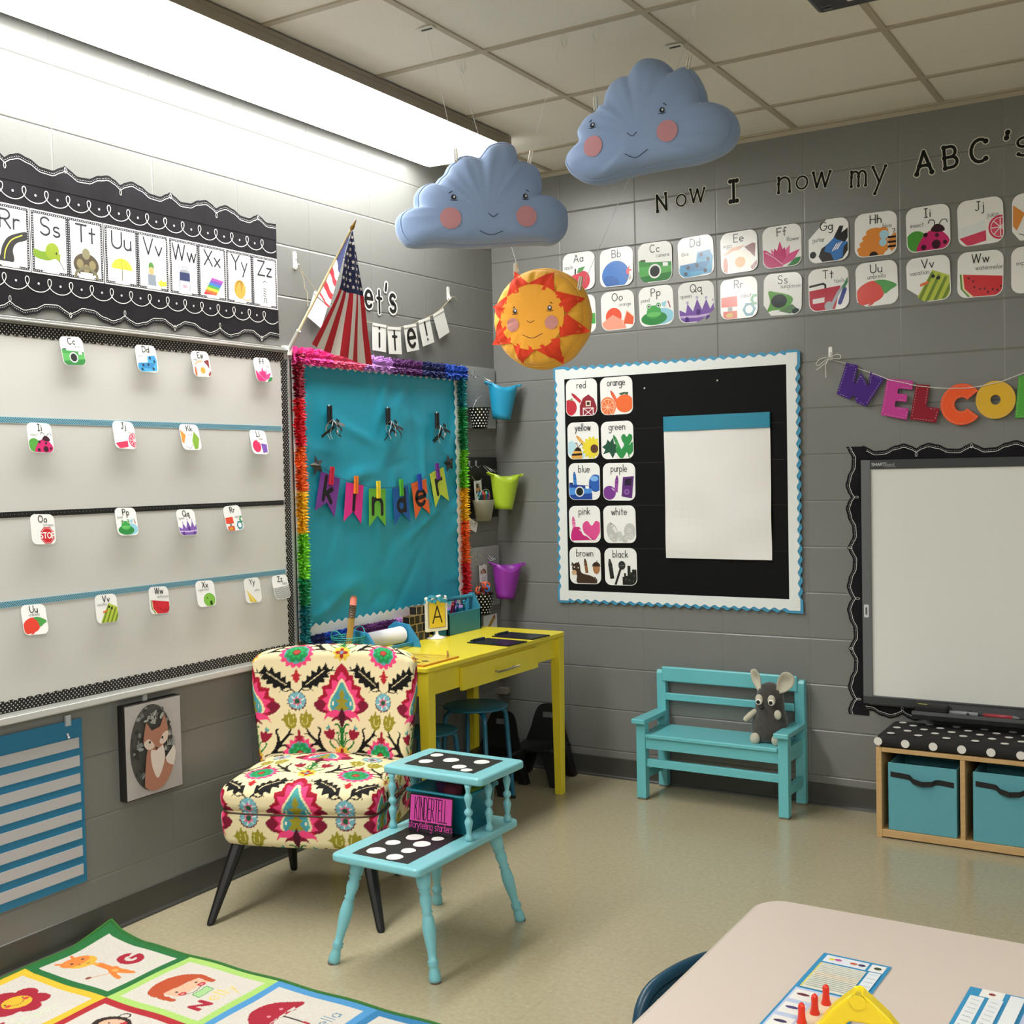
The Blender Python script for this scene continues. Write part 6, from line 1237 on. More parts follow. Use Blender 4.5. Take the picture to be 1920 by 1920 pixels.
def kid_chair(x, y, rz, lb, s=.86):
    t = thing('child_chair', lb, 'chair', Tr(x, y, 0) @ Rt('Z', rz) @ Matrix.Diagonal((s, s, s, 1)), 'small black plastic chairs under the desk')
    # local: x right, -y towards the front
    g = G(blk); n = 12; P = [(-.125, .17), (-.13, .2), (-.105, .27), (-.088, .34), (-.06, .39), (0, .405), (.06, .39), (.088, .34), (.105, .27), (.13, .2), (.125, .17)]
    O = smooth_closed(P, 3); hole = rrect(-.04, .04, .325, .355, .014, 3)[::-1]
    # backrest with a hand slot: build as side pieces around the slot
    g.X = Matrix(((1, 0, 0, 0), (0, .2, -1, .08), (0, 1, .2, 0), (0, 0, 0, 1)))
    def cut(lo, hi): return clip_poly(clip_poly(O, [(-1, lo), (1, lo), (1, hi), (-1, hi)]), [(-1, -1), (1, -1), (1, 1), (-1, 1)])
    g.prism(cut(.1, .325), 0, .012); g.prism(cut(.355, .5), 0, .012)
    for sx in (-1, 1):
        q = clip_poly(cut(.325, .355), [(.04, -1), (1, -1), (1, 1), (.04, 1)] if sx > 0 else [(-1, -1), (-.04, -1), (-.04, 1), (-1, 1)]); g.prism(q, 0, .012)
    g.build('backrest', t)
    Q, F, N = rbox(.27, .26, .022, .01, .02); Q[:, 2] += .18-.012*0; Q[:, 2] -= .02*np.exp(-(Q[:, 0]/.09)**2-((Q[:, 1])/.09)**2); g = G(blk); g.add([tuple(q) for q in Q], F, None, True); g.build('seat', t)
    for sx in (-1, 1):
        for sy in (-1, 1):
            g = G(blk); vs = []
            for z, k, h in ((.185, 0, .04), (.1, .018, .033), (0, .045, .026)):
                cx_, cy_ = sx*(.095+k), sy*(.09+k*.9); vs += [(cx_-h, cy_-h, z), (cx_+h, cy_-h, z), (cx_+h, cy_+h, z), (cx_-h, cy_+h, z)]
            g.add(vs, [(0, 1, 2, 3), (11, 10, 9, 8)]+[(4*l+i, 4*l+4+i, 4*l+4+(i+1) % 4, 4*l+(i+1) % 4) for l in (0, 1) for i in range(4)]); g.build('leg', t, bevel=.006)
    return t
kid_chair(.335, -.185, 8, 'small black plastic chair nearest the right desk leg'); kid_chair(.2, -.42, 5, 'small black plastic chair behind the blue stools')
# ================================================ patterned slipper chair
PX, PY = .35, .39
class Paint:
    """colours a set of 2D sample points with flat shapes"""
    def __init__(s, X, Y, base): s.X, s.Y = X, Y; s.C = np.tile(np.array(lin(base)), (len(X), 1))
    def p(s, P, col):
        P = np.array(P); x0, y0 = P.min(0); x1, y1 = P.max(0)
        m = np.where((s.X >= x0) & (s.X <= x1) & (s.Y >= y0) & (s.Y <= y1))[0]
        if not len(m): return
        x, y = s.X[m], s.Y[m]; ins = np.zeros(len(m), bool); n = len(P)
        for i in range(n):
            xa, ya = P[i]; xb, yb = P[(i+1) % n]
            if ya == yb: continue
            c = ((ya > y) != (yb > y)) & (x < (xb-xa)*(y-ya)/(yb-ya)+xa); ins ^= c
        s.C[m[ins]] = lin(col)
    def l(s, pts, w, col, taper=None):
        n = len(pts)
        for i in range(n-1):
            wa = w if taper is None else w*(taper[0]+(taper[1]-taper[0])*i/(n-1)); wb = w if taper is None else w*(taper[0]+(taper[1]-taper[0])*(i+1)/(n-1))
            (xa, ya), (xb, yb) = pts[i], pts[i+1]; d = math.hypot(xb-xa, yb-ya) or 1; nx, ny = -(yb-ya)/d/2, (xb-xa)/d/2
            s.p([(xa+nx*wa, ya+ny*wa), (xb+nx*wb, yb+ny*wb), (xb-nx*wb, yb-ny*wb), (xa-nx*wa, ya-ny*wa)], col); s.p(ell(xb, yb, wb/2, n=8), col)
def petals(cx, cy, r, rin, n, sq=1, off=0):
    o = []
    for k in range(n*4): a = 2*PI*k/(n*4)+off; q = k % 4; rr = (rin, (r+rin)/2*1.03, r, (r+rin)/2*1.03)[q]; o.append((cx+rr*cos(a), cy+rr*sin(a)*sq))
    return o
def damask(S):
    """one repeat; S.p / S.l are called in pattern metres, mirrored about p = 0"""
    cr, pk, mr, dk, te, ol, gr, bk, rd, ye, bl = '#a3122e', '#e8447c', '#7a1230', '#4a0f22', '#4a9f9c', '#948b26', '#1e8a4c', '#0c0a09', '#b5242c', '#dcb83e', '#74b0bd'
    def mir(P, c):
        S.p(P, c); S.p([(-x, y) for x, y in P], c)
    def mirl(P, w, c, tp=None): S.l(P, w, c, tp); S.l([(-x, y) for x, y in P], w, c, tp)
    # lotus
    def ring(R, r2, n, top, col, y0):
        P = []
        for k in range(n*2+1):
            a = math.radians(-32+244*k/(n*2)); r = R if k % 2 else r2; ex = 1+.32*max(0, sin(a))**5; P.append((r*cos(a)*.98, y0+r*sin(a)*ex))
        S.p(P, col)
    ring(.1, .082, 9, 1, cr, -.005); mir(smooth_closed([(.07, -.045), (.098, -.035), (.112, -.012), (.09, .004), (.07, -.01)]), mr)
    ring(.084, .062, 9, 1, pk, -.006); S.p(smooth_closed([(0, .142), (.026, .112), (.024, .088), (0, .075), (-.024, .088), (-.026, .112)]), cr); S.p([(0, .112), (.02, .085), (0, .06), (-.02, .085)], pk)
    td = smooth_closed([(0, .085), (.025, .045), (.05, .005), (.053, -.035), (.0, -.05), (-.053, -.035), (-.05, .005), (-.025, .045)]); S.p(td, '#ead9ae'); S.p([(x*.86, y*.86-.001) for x, y in td], te)
    mir(smooth_closed([(.01, .035), (.03, .02), (.022, .005), (.04, -.005), (.03, -.02), (.045, -.035), (.01, -.038)]), '#4390a0'); S.p(smooth_closed([(0, .045), (.012, .02), (.006, .01), (.026, .0), (.012, -.012), (.03, -.03), (0, -.034), (-.03, -.03), (-.012, -.012), (-.026, 0), (-.006, .01), (-.012, .02)]), ol)
    mir(ell(.036, -.01, .003, .008, n=10), '#e9e2c2')
    mir(smooth_closed([(0, -.05), (.02, -.035), (.06, -.045), (.075, -.075), (.06, -.062), (.03, -.065), (.0, -.062)]), pk); mir(smooth_closed([(0, -.03), (.015, -.055), (.035, -.065), (.045, -.08), (.025, -.072), (.008, -.08), (0, -.105)]), mr); S.p([(0, -.025), (.014, -.055), (.008, -.09), (0, -.108), (-.008, -.09), (-.014, -.055)], dk)
    # green stems and red tulips under the lotus
    S.l([(0, -.1), (0, -.195)], .011, '#1d6e2e'); mirl(smooth_open([(0, -.15), (.012, -.095), (.03, -.09)]), .009, '#1d6e2e', (1, .5)); mirl(smooth_open([(.002, -.19), (.02, -.155), (.045, -.14)]), .005, '#1d6e2e'); mirl(smooth_open([(.002, -.19), (.03, -.18), (.05, -.16), (.048, -.145)]), .009, '#1d7a32', (1, .4))
    mirl(smooth_open([(.002, -.175), (.016, -.14), (.012, -.125), (.022, -.122)]), .006, '#1d7a32'); mir(smooth_closed([(.04, -.148), (.03, -.125), (.035, -.105), (.045, -.112), (.055, -.1), (.06, -.115), (.076, -.118), (.062, -.14)]), rd if 0 else '#8e1730'); mir([(.05, -.1), (.056, -.09), (.06, -.098), (.068, -.1), (.064, -.11), (.055, -.108)], te)
    # top yellow and red flower between lotus columns tops
    S.p(petals(0, .185, .037, .026, 9), ye); S.p(petals(0, .185, .028, .01, 4, 1, PI/4), '#9c2520'); S.p(ell(0, .185, .008, n=12), '#7a8fa0'); mirl(smooth_open([(.04, .187), (.055, .195), (.07, .19)]), .005, bk, (1, .3))
    # half column: green flower with pink fringe, red sprig, leaves, blue flower, olive tulips
    h = PX/2
    for sx in (-1, 1):
        c = sx*h; f = lambda P: [(c+sx*x if 0 else c+x, y) for x, y in P]
        S.p(petals(c, .19, .066, .054, 16), pk); S.p(petals(c, .19, .048, .043, 10), te); S.p(petals(c, .19, .045, .034, 8), gr); S.p(petals(c, .19, .03, .016, 8), '#2ba45c'); S.p(ell(c, .19, .016, n=14), '#2c4a24'); S.p(ell(c, .19, .012, n=14), '#b04036')
        S.p(smooth_closed(f([(0, .125), (.008, .105), (.02, .098), (.01, .093), (.012, .085), (.0, .07), (-.012, .085), (-.01, .093), (-.02, .098), (-.008, .105)])), rd)
        for m_ in (-1, 1):
            L = [(.006, .035), (.03, .055), (.06, .075), (.095, .085), (.125, .105)]; S.l(f([(m_*x, y) for x, y in smooth_open(L, 5)]), .004, bk)
            leaf = [(.02, .05), (.02, .078), (.036, .074), (.038, .098), (.054, .092), (.058, .118), (.075, .108), (.085, .136), (.098, .12), (.112, .146), (.12, .126), (.132, .118), (.118, .106), (.126, .09), (.104, .086), (.108, .068), (.084, .07), (.082, .052), (.06, .058), (.055, .042), (.038, .052)]
            S.p(f([(m_*x, y) for x, y in leaf]), bk); S.l(f([(m_*x, y) for x, y in smooth_open([(.035, .062), (.07, .088), (.105, .115)], 4)]), .003, '#ead9ae')
            S.l(f([(m_*x, y) for x, y in smooth_open([(.018, .045), (.04, .04), (.055, .045), (.062, .038)])]), .005, bk, (1, .4)); S.l(f([(m_*x, y) for x, y in smooth_open([(.118, .11), (.135, .118), (.14, .13)])]), .004, bk); S.l(f([(m_*x, y) for x, y in smooth_open([(.13, .116), (.148, .115)])]), .0035, bk)
            tul = [(.012, -.045), (.004, -.07), (.012, -.098), (.03, -.106), (.046, -.095), (.052, -.075), (.065, -.068), (.052, -.06), (.05, -.045), (.04, -.052), (.032, -.032), (.024, -.05)]
            S.p(f([(m_*x, y) for x, y in tul]), ol); S.l(f([(m_*x, y) for x, y in smooth_open([(.018, -.055), (.016, -.08), (.026, -.09), (.036, -.08), (.036, -.062)], 4)]), .0025, '#d9cf8a')
            S.l(f([(m_*x, y) for x, y in smooth_open([(.03, -.105), (.045, -.13), (.075, -.16), (.105, -.195)], 5)]), .014, bk, (.4, 1.2)); S.l(f([(m_*x, y) for x, y in smooth_open([(.09, -.175), (.078, -.14), (.085, -.11), (.075, -.1)], 5)]), .013, bk, (1, .3))
            S.l(f([(m_*x, y) for x, y in smooth_open([(.08, -.165), (.055, -.165), (.04, -.178)], 5)]), .012, bk, (1, .3)); S.l(f([(m_*x, y) for x, y in smooth_open([(.1, -.188), (.07, -.19), (.06, -.2)], 5)]), .011, bk, (1, .3)); S.l(f([(m_*x, y) for x, y in smooth_open([(.06, -.145), (.035, -.125), (.022, -.125)], 5)]), .009, bk, (1, .3))
        S.p(petals(c, 0, .037, .031, 16), '#6a1626'); S.p(petals(c, .003, .034, .03, 14), bl); S.p(petals(c, .0, .02, .012, 6), '#d86a90')
        for k in range(6): a = 2*PI*k/6+.3; S.l([(c+.014*cos(a), .014*sin(a)), (c+.027*cos(a), .027*sin(a))], .004, '#dce8e0')
        S.p(ell(c, 0, .01, n=12), '#1e5a3a')
        S.p(smooth_closed(f([(0, -.105), (.007, -.12), (.005, -.128), (.02, -.135), (.01, -.142), (.016, -.152), (.004, -.15), (.0, -.165), (-.004, -.15), (-.016, -.152), (-.01, -.142), (-.02, -.135), (-.005, -.128), (-.007, -.12)])), '#9c1c30')
def damask_colors(p, q):
    """tile by painting into wrapped coordinates"""
    P = (p+PX/2) % PX-PX/2; Q = (q+.195) % PY-.195
    S = Paint(P, Q, '#e6d8ae')
    class W:
        def p(s_, poly, c):
            for dy in (0, -PY, PY):
                ys = [y+dy for _, y in poly]
                if min(ys) < .2 and max(ys) > -.2: S.p([(x, y+dy) for x, y in poly], c)
        def l(s_, pts, w_, c, tp=None):
            for dy in (0, -PY): S.l([(x, y+dy) for x, y in pts], w_, c, tp)
    damask(W()); return S.C
tfab = NT('damask_fabric'); at = tfab.n('ShaderNodeAttribute', attribute_name='pattern'); tfab.set('Base Color', at.outputs['Color']); tfab.set('Roughness', .75); tfab.set('Specular IOR Level', .25)
tcn = tfab.n('ShaderNodeTexCoord'); wv = tfab.n('ShaderNodeTexNoise', {'Vector': tcn.outputs['Object'], 'Scale': 500.0, 'Detail': 2}); tfab.set('Normal', tfab.n('ShaderNodeBump', {'Height': wv.outputs[0], 'Strength': .2, 'Distance': .001}).outputs[0])
def colored(name, V, F, C, mat, parent, attr='pattern'):
    me = bpy.data.meshes.new(name); me.from_pydata([tuple(v) for v in V], [], F); me.materials.append(mat)
    at = me.color_attributes.new(attr, 'FLOAT_COLOR', 'POINT'); a = np.ones((len(V), 4), np.float32); a[:, :3] = C; at.data.foreach_set('color', a.ravel())
    me.polygons.foreach_set('use_smooth', [True]*len(F)); me.update(); o = bpy.data.objects.new(name, me); COL.objects.link(o); o.parent = parent; return o
ST = .0036
chair = thing('slipper_chair', 'armless chair in bold red, teal and black floral damask with dark legs', 'chair', Matrix(((.934, -.358, 0, .497), (.358, .934, 0, -2.117), (0, 0, 1, 0), (0, 0, 0, 1))) @ Matrix.Diagonal((.99, .99, .99, 1)))
# local frame: x to the right, -y to the front (v = -y)
Q, F, N = rbox(.645, .095, .6, .042, ST); W2 = .3225
z = Q[:, 2]; s = Q[:, 0]/W2; zt = .6-z
rad = .052; k = np.where(zt < rad, (rad-np.sqrt(np.maximum(rad**2-(rad-zt)**2, 0)))/W2, 0); narrow = np.interp(z, [0, .19, .45, .6], [.85, .915, 1, 1]); X = Q[:, 0]*(narrow-k*np.abs(s)**2)
Z = .277+z-.014*(s**2)*(z/.6); Yd = Q[:, 1]+.495+.0-.085*s**2+.05*(z-.2)*(1)
VV = np.stack([X, Yd, Z], 1)
arc = Q[:, 0]*1.0; side = np.abs(N[:, 0])**2; pp = arc+np.sign(Q[:, 0])*side*(Q[:, 1]+.047)-.018; qq = (Z-.668)+(N[:, 2] > .3)*(Q[:, 1]+.047)*N[:, 2]
o = colored('backrest', VV, F, damask_colors(pp, qq), tfab.m, chair)
Q, F, N = rbox(.59, .47, .1, .043, ST); s = Q[:, 0]/.295; vd = (Q[:, 1]+.235)/.47       # vd 0 front .. 1 back
Z = .358+Q[:, 2]+np.where(Q[:, 2] > .05, 1, 0)*.038*(1-s**2)*(1-(2*vd-1.1)**2).clip(0, 1)*((Q[:, 2]-.05)/.05); Yd = Q[:, 1]+.235+.02*s**2*(1-vd)-.012*(1-vd); X = Q[:, 0]*(1-.03*(vd))
pp = X+np.sign(X)*np.abs(N[:, 0])**2*(.02+Yd)*.9-.002; qq = (Z-.385)+np.maximum(Yd-.02, 0)*np.where(N[:, 2] > -.2, 1, 0)
o = colored('seat_cushion', np.stack([X, Yd, Z], 1), F, damask_colors(pp, qq), tfab.m, chair)
Q, F, N = rbox(.585, .5, .13, .03, ST); s = Q[:, 0]/.2925; vd = (Q[:, 1]+.25)/.5; kz = (.13-Q[:, 2])/.13
X = Q[:, 0]*(1-.05*kz**2-.03*vd); Yd = Q[:, 1]+.25+.02*s**2*(1-vd)+.015*kz**2*(1-vd)-.01; Z = .24+Q[:, 2]
pp = X+np.sign(X)*np.abs(N[:, 0])**2*(.02+Yd)*.9-.002; qq = Z-.348
o = colored('seat_base', np.stack([X, Yd, Z], 1), F, damask_colors(pp, qq), tfab.m, chair)
g = G(M('#4a3a2a', .8)); P = [(.28*cos(a)*abs(cos(a))**-.7 if abs(cos(a)) > 1e-6 else 0, .23+.237*sin(a)*abs(sin(a))**-.7 if abs(sin(a)) > 1e-6 else .23, .366) for a in np.linspace(0, 2*PI, 80)[:-1]]
g.tube([(x*1.035, y-.006, z_) for x, y, z_ in P], .0035, None, 6, closed=True); g.build('piping', chair)
leg = noisy('dark_wood', '#050404', '#0a0807', 12, .5)
for (tx, ty, fx, fy) in ((-.235, .05, -.289, -.082), (.235, .05, .314, -.067), (-.19, .41, -.203, .48), (.19, .41, .215, .48)):
    g = G(leg); vs = []
    for u, hh in ((0, .026), (.5, .021), (.96, .0145), (1, .012)): cx_, cy_, cz = tx+(fx-tx)*u, ty+(fy-ty)*u, .245*(1-u); vs += [(cx_+hh*cos(PI/8+k*PI/4), cy_+hh*sin(PI/8+k*PI/4), cz) for k in range(8)]
    g.add(vs, [tuple(range(8)), tuple(range(31, 23, -1))]+[(8*l+i, 8*l+8+i, 8*l+8+(i+1) % 8, 8*l+(i+1) % 8) for l in range(3) for i in range(8)]); g.build('leg', chair, bevel=.002)

# ================================================ two tier end table
aqp = noisy('aqua_paint', '#78bcc6', '#80c2cb', 8, .3, .12, 70)
t = thing('end_table', 'aqua two-tier end table with black polka dot insets and turned legs', 'table', Tr(1.02, -2.07, 0))
X0, X1, Y0, Y1, Z0, ZU = -.173, .163, -.285, .285, .355, .56
def plank(x0, x1, y0, y1, zt, th, r=.012):
    g = G(aqp); g.prism(rrect(x0, x1, y0, y1, .02, 4), zt-th, zt); return g
plank(X0, X1, Y0, Y1, Z0, .026).build('lower_top', t, bevel=.009, seg=4); plank(-.188, .2, .0, .272, ZU, .027).build('upper_top', t, bevel=.009, seg=4)
tr_prof = [(.0165, 0), (.0185, .012), (.0165, .03), (.0135, .042), (.0135, .048), (.0175, .053), (.014, .058), (.0175, .063), (.0125, .068), (.0135, .09), (.0185, .13), (.0205, .16), (.017, .19), (.0135, .2), (.018, .206), (.0135, .212), (.0185, .235), (.0185, .25), (.0145, .262), (.0205, .268), (.016, .274), (.0205, .28), (.0225, .3), (.0235, .335)]
for sx, sy, fx, fy in ((-1, -1, -.191, -.262), (1, -1, .168, -.222), (-1, 1, -.191, .3), (1, 1, .146, .307)):
    top = Vector((sx*.118-.005, sy*.2, Z0-.026)); foot = Vector((fx, fy, 0)); d = (top-foot); L = d.length; R = Vector((0, 0, 1)).rotation_difference(d.normalized()).to_matrix().to_4x4()
    g = G(aqp); g.X = Tr(*foot) @ R; g.lathe([(r, z*L/.335) for r, z in tr_prof], None, 20); o = g.build('leg', t)
    g = G(M('#5f5a50', .6)); g.X = Tr(*foot); g.lathe([(.0165, 0), (.0175, .006)], None, 16); g.build('glide', o)
sp = [(.0125, 0), (.0145, .008), (.0125, .016), (.008, .024), (.009, .032), (.0125, .05), (.0145, .06), (.0125, .066), (.0075, .075), (.0075, .08), (.0125, .085), (.015, .092), (.0125, .099), (.0075, .104), (.0075, .11), (.011, .125), (.0145, .14), (.012, .147), (.0075, .155), (.0095, .168), (.0125, .181)]
for x in (-.155, .143):
    for y in (.012, .13, .243): g = G(aqp); g.lathe([(r*.95, z*(ZU-.027-Z0)/.181) for r, z in sp], None, 16, (x, y, Z0)); g.build('spindle', t)
bkm = noisy('black_inset', '#0a0a0a', '#101010', 10, .5)
def inset(x0, x1, y0, y1, z, dots):
    g = G(); R_ = random.Random(2); P = []
    for a, b in (((x0, y0), (x1, y0)), ((x1, y0), (x1, y1)), ((x1, y1), (x0, y1)), ((x0, y1), (x0, y0))):
        for k in range(22): P.append((a[0]+(b[0]-a[0])*k/22+R_.uniform(-.0015, .0015), a[1]+(b[1]-a[1])*k/22+R_.uniform(-.0015, .0015)))
    g.z = z+.0006; g.p(P, bkm); g.z = z+.0009
    for x, y, r in dots:
        g.p([(x+(r+.0008*sin(3*a)+.0006*sin(7*a))*cos(a), y+(r+.0008*sin(3*a+1))*sin(a)) for a in np.linspace(0, 2*PI, 29)[:-1]], M('#e8e8e4', .35))
    return g
lo = [(-.06, -.2, .03), (.028, -.222, .026), (-.06, -.115, .024), (.03, -.155, .023), (.03, -.085, .028), (-.03, -.04, .029), (.045, -.02, .02)]
inset(-.112, .1, -.255, .05, Z0, lo).build('polka_dot_inset', t)
inset(-.132, .142, .045, .228, ZU, [(-.085, .105, .024), (-.1, .19, .022), (-.018, .155, .027), (.055, .095, .024), (.1, .07, .019), (.088, .178, .026)]).build('polka_dot_inset', t)
# storage bin with sign between the tiers
t = thing('storage_bin', 'teal plastic bin full of story props on the lower tier', 'bin', Tr(1.02, -1.935, Z0+.0005))
tb = M('#1b7f92', .35); g = G(tb); w0, w1, d0, d1, hb = .1, .111, .085, .1, .13; vs = []
for (wx, wy, zz) in ((w0, d0, 0), (w1, d1, hb), (w1+.008, d1+.008, hb), (w1+.008, d1+.008, hb-.008), (w1-.004, d1-.004, hb), (w0-.004, d0-.004, .004)): vs += [(x, y, zz) for x, y in rrect(-wx, wx, -wy, wy, .018, 4)]
n_ = len(vs)//6; g.add(vs, [tuple(range(n_-1, -1, -1))]+[(a*n_+i, a*n_+(i+1) % n_, b*n_+(i+1) % n_, b*n_+i) for a, b in ((0, 1), (1, 3), (3, 2), (2, 4), (4, 5)) for i in range(n_)]+[tuple(range(5*n_, 6*n_))], None, True); g.build('tub', t)
t = thing('name_plate', 'pink and black sign reading Kindertell storytelling starters leaning on the teal bin', 'sign', Tr(1.017, -2.063, Z0+.001) @ Rt('Z', 2) @ Rt('X', 83))
g = G(M('#1c1118', .35)); g.box(-.083, .083, 0, .122, 0, .002); g.build('plate', t)
g = G(); g.rough = .35; g.z = .0024; g.p([(-.079, .036), (.079, .036), (.079, .118), (-.079, .118)], '#c9449a'); g.text('KINDERTELL', 0, .042, .07, '#3a0f2c', .045, wx=.235/1.0*1.02, gap=1.3)
g.text('storytelling starters', .0, .014, .026, '#c9449a', .075, gap=.9, wx=.62, sl=.1); g.build('lettering', t)
for i, (x, y, c, r, lb) in enumerate(((-.05, .02, '#5a2a5c', .03, 'purple plush prop'), (.01, -.03, '#6a2438', .028, 'dark red plush prop'), (.06, .03, '#7f9a2c', .032, 'lime green plush prop'), (0.0, .045, '#2c5a3a', .03, 'green plush prop'))):
    g = G(noisy('prop_'+c.strip('#'), c, c, 20, .9, .4, 120)); g.ball((0, 0, 0), (r*1.2, r, r), None, 16, 10); g.ball((r*.9, .0, r*.5), (r*.45, r*.4, r*.5), None, 12, 8); g.ball((-r*.7, .01, r*.7), (r*.3, r*.3, r*.5), None, 12, 8)
    tag(g.build('plush_prop', mw=Tr(1.03+x, -1.935+y, Z0+.118)), lb+' inside the teal storage bin', 'toy', 'props inside the teal bin')

# ================================================ turquoise bench with a plush mouse
tq = noisy('turquoise_paint', '#66b8c0', '#6cbec5', 8, .3, .12, 70)
t = thing('bench', 'small turquoise painted childrens bench with armrests against the right wall', 'bench', Tr(1.255, -.16, 0))
BX = .355
for sx in (-1, 1):
    x = sx*(BX-.0225)
    g = G(tq); g.box(x-.0225, x+.0225, -.125, -.083, .008, .352); o = g.build('front_leg', t, bevel=.003)
    g = G(M('#6f6a5c', .6)); g.box(x-.02, x+.02, -.123, -.085, 0, .008); g.build('foot_pad', o)
    g = G(tq); P = [(.115, .008), (.152, .008), (.152, .33), (.144, .545), (.136, .56), (.118, .56), (.11, .545), (.112, .33)]; g.X = Matrix(((0, 0, 1, x-.0225), (1, 0, 0, 0), (0, 1, 0, 0), (0, 0, 0, 1))); g.prism(P, 0, .045); o = g.build('back_post', t, bevel=.003)
    g = G(M('#6f6a5c', .6)); g.box(x-.02, x+.02, .117, .15, 0, .008); g.build('foot_pad', o)
    g = G(tq); g.prism([(x-.034, -.155), (x+.034, -.155), (x+.034, .12), (x+.022, .12), (x+.022, .15), (x-.022, .15), (x-.022, .12), (x-.034, .12)] if 0 else [(x-.033, -.152), (x+.033, -.152), (x+.03, .112), (x-.03, .112)], .352, .374); g.build('armrest', t, bevel=.004)
    g = G(tq); g.box(x-.012, x+.012, -.083, .115, .235, .3); g.build('side_rail', t, bevel=.002); g = G(tq); g.box(x-.012, x+.012, -.083, .115, .09, .13); g.build('side_rail', t, bevel=.002)
g = G(tq); g.box(-BX+.045, BX-.045, -.122, .12, .287, .304); g.box(-BX+.046, BX-.046, -.13, -.122, .287, .304); g.build('seat', t, bevel=.003)
g = G(tq); g.box(-BX+.045, BX-.045, -.118, -.1, .236, .287); g.build('seat_rail', t, bevel=.002)
g = G(tq); g.box(-BX+.045, BX-.045, -.11, -.09, .152, .188); g.build('stretcher', t, bevel=.002)
g = G(tq); g.box(-BX+.03, BX-.03, .1, .118, .508, .578); g.build('top_rail', t, bevel=.006); g = G(tq); g.box(-BX+.045, BX-.045, .104, .12, .42, .453); g.build('back_slat', t, bevel=.003)
# plush
pf = noisy('grey_plush_fur', '#2f2e2a', '#45433d', 60, .95, .9, 160, sheen=.4); pc = noisy('cream_plush', '#b7b3a0', '#c6c2b0', 40, .95, .4, 200, sheen=.2)
t = thing('plush_mouse', 'grey plush mouse with cream ears and big eyes sitting on the turquoise bench', 'plush toy', Tr(1.492, -.168, .3045) @ Rt('Z', 4))
g = G(pf); rp = [(.0, .001), (.04, .001), (.066, .01), (.079, .035), (.08, .065), (.074, .1), (.066, .13), (.062, .16), (.06, .19), (.052, .222), (.036, .245), (.016, .256), (.0, .258)]
rr_ = random.Random(9); N = 40; vs = []
rps = smooth_open(rp, 4)
for r, z_ in rps:
    for k in range(N): a = 2*PI*k/N; q = r*(1+rr_.uniform(-.018, .018)); vs.append((q*cos(a), q*sin(a)*.85+.012*(z_/.25), z_+.0))
g.add(vs, [(i*N+k, i*N+(k+1) % N, (i+1)*N+(k+1) % N, (i+1)*N+k) for i in range(len(rps)-1) for k in range(N)], None, True); g.build('body', t)
for sx, an, w_ in ((-1, 16, .021), (1, -32, .036)):
    g = G(pc); P = smooth_closed([(0, -.015), (w_*.7, .01), (w_*1.05, .05), (w_*.75, .082), (0, .092), (-w_*.75, .08), (-w_*.9, .045), (-w_*.55, .01)], 4); vs = []
    for j, u in enumerate((1, .8, .5, .2)): vs += [(x*u, y*u+.035*(1-u), .004-.012*(1-u**2)) for x, y in P]
    m_ = len(P); vs += [(x*1.0, y, -.003) for x, y in P]; fs = [(j*m_+i, j*m_+(i+1) % m_, (j+1)*m_+(i+1) % m_, (j+1)*m_+i) for j in range(3) for i in range(m_)]+[tuple(range(3*m_, 4*m_)), tuple(range(5*m_-1, 4*m_-1, -1))]+[(4*m_+i, 4*m_+(i+1) % m_, (i+1) % m_, i) for i in range(m_)]
    g.X = Tr(.045*sx+.002, -.01, .228) @ Rt('Y', -an if 0 else an*-1) @ Rt('X', 90) @ Rt('Y', 12*sx); g.add(vs, fs, None, True); g.build('ear', t)
for sx, ex, ez in ((-1, -.034, .183), (1, .022, .184)):
    yb = -.052 if sx < 0 else -.056; g = G(pc); g.ball((ex, yb+.008, ez+.006), (.0175, .009, .023), None, 16, 10); o = g.build('eye_patch', t)
    g = G(M('#e6e4da', .25)); g.ball((ex, yb+.003, ez-.003), (.0145, .0075, .0145), None, 18, 10); o2 = g.build('eye', t)
    g = G(M('#0c0a08', .15)); g.ball((ex-.001, yb-.003, ez-.003), (.0085, .004, .0085), None, 14, 8); g.build('pupil', o2)
g = G(M('#120e0d', .3)); g.ball((-.015, -.066, .159), (.009, .008, .0075), None, 14, 8); g.build('nose', t)
g = G(pc); g.tube([(-.055, -.02, .135), (-.075, -.035, .118), (-.092, -.05, .1), (-.097, -.054, .093)], [.011, .013, .012, .008], None, 12); g.build('arm', t)
g = G(pc); g.ball((.05, -.055, .13), (.016, .008, .021), None, 14, 10); g.build('arm', t)
g = G(pc); g.ball((-.05, -.062, .02), (.022, .018, .026), None, 16, 10); g.build('foot', t); g = G(pc); g.ball((.045, -.07, .021), (.02, .018, .025), None, 16, 10); g.build('foot', t)

# ================================================ storage bench with fabric cubes
wd = NT('birch_ply'); tc = wd.n('ShaderNodeTexCoord'); mp = wd.n('ShaderNodeMapping', {0: tc.outputs['Object']}); mp.inputs[3].default_value = (1, 12, 12)
nz = wd.n('ShaderNodeTexNoise', {'Vector': mp.outputs[0], 'Scale': 8, 'Detail': 5}); mx = wd.n('ShaderNodeMix', {0: nz.outputs[0], 6: C4('#b08a58'), 7: C4('#cfae7c')}, data_type='RGBA'); wd.set('Base Color', mx.outputs[2]); wd.set('Roughness', .45)
t = thing('storage_bench', 'birch cubby storage bench under the interactive whiteboard', 'storage bench', Tr(1.99, -.335, 0)); W_ = .98
g = G(wd.m); g.box(0, .022, 0, .3, 0, .367); g.build('side_panel', t, bevel=.002); g = G(wd.m); g.box(W_-.022, W_, 0, .3, 0, .367); g.build('side_panel', t, bevel=.002)
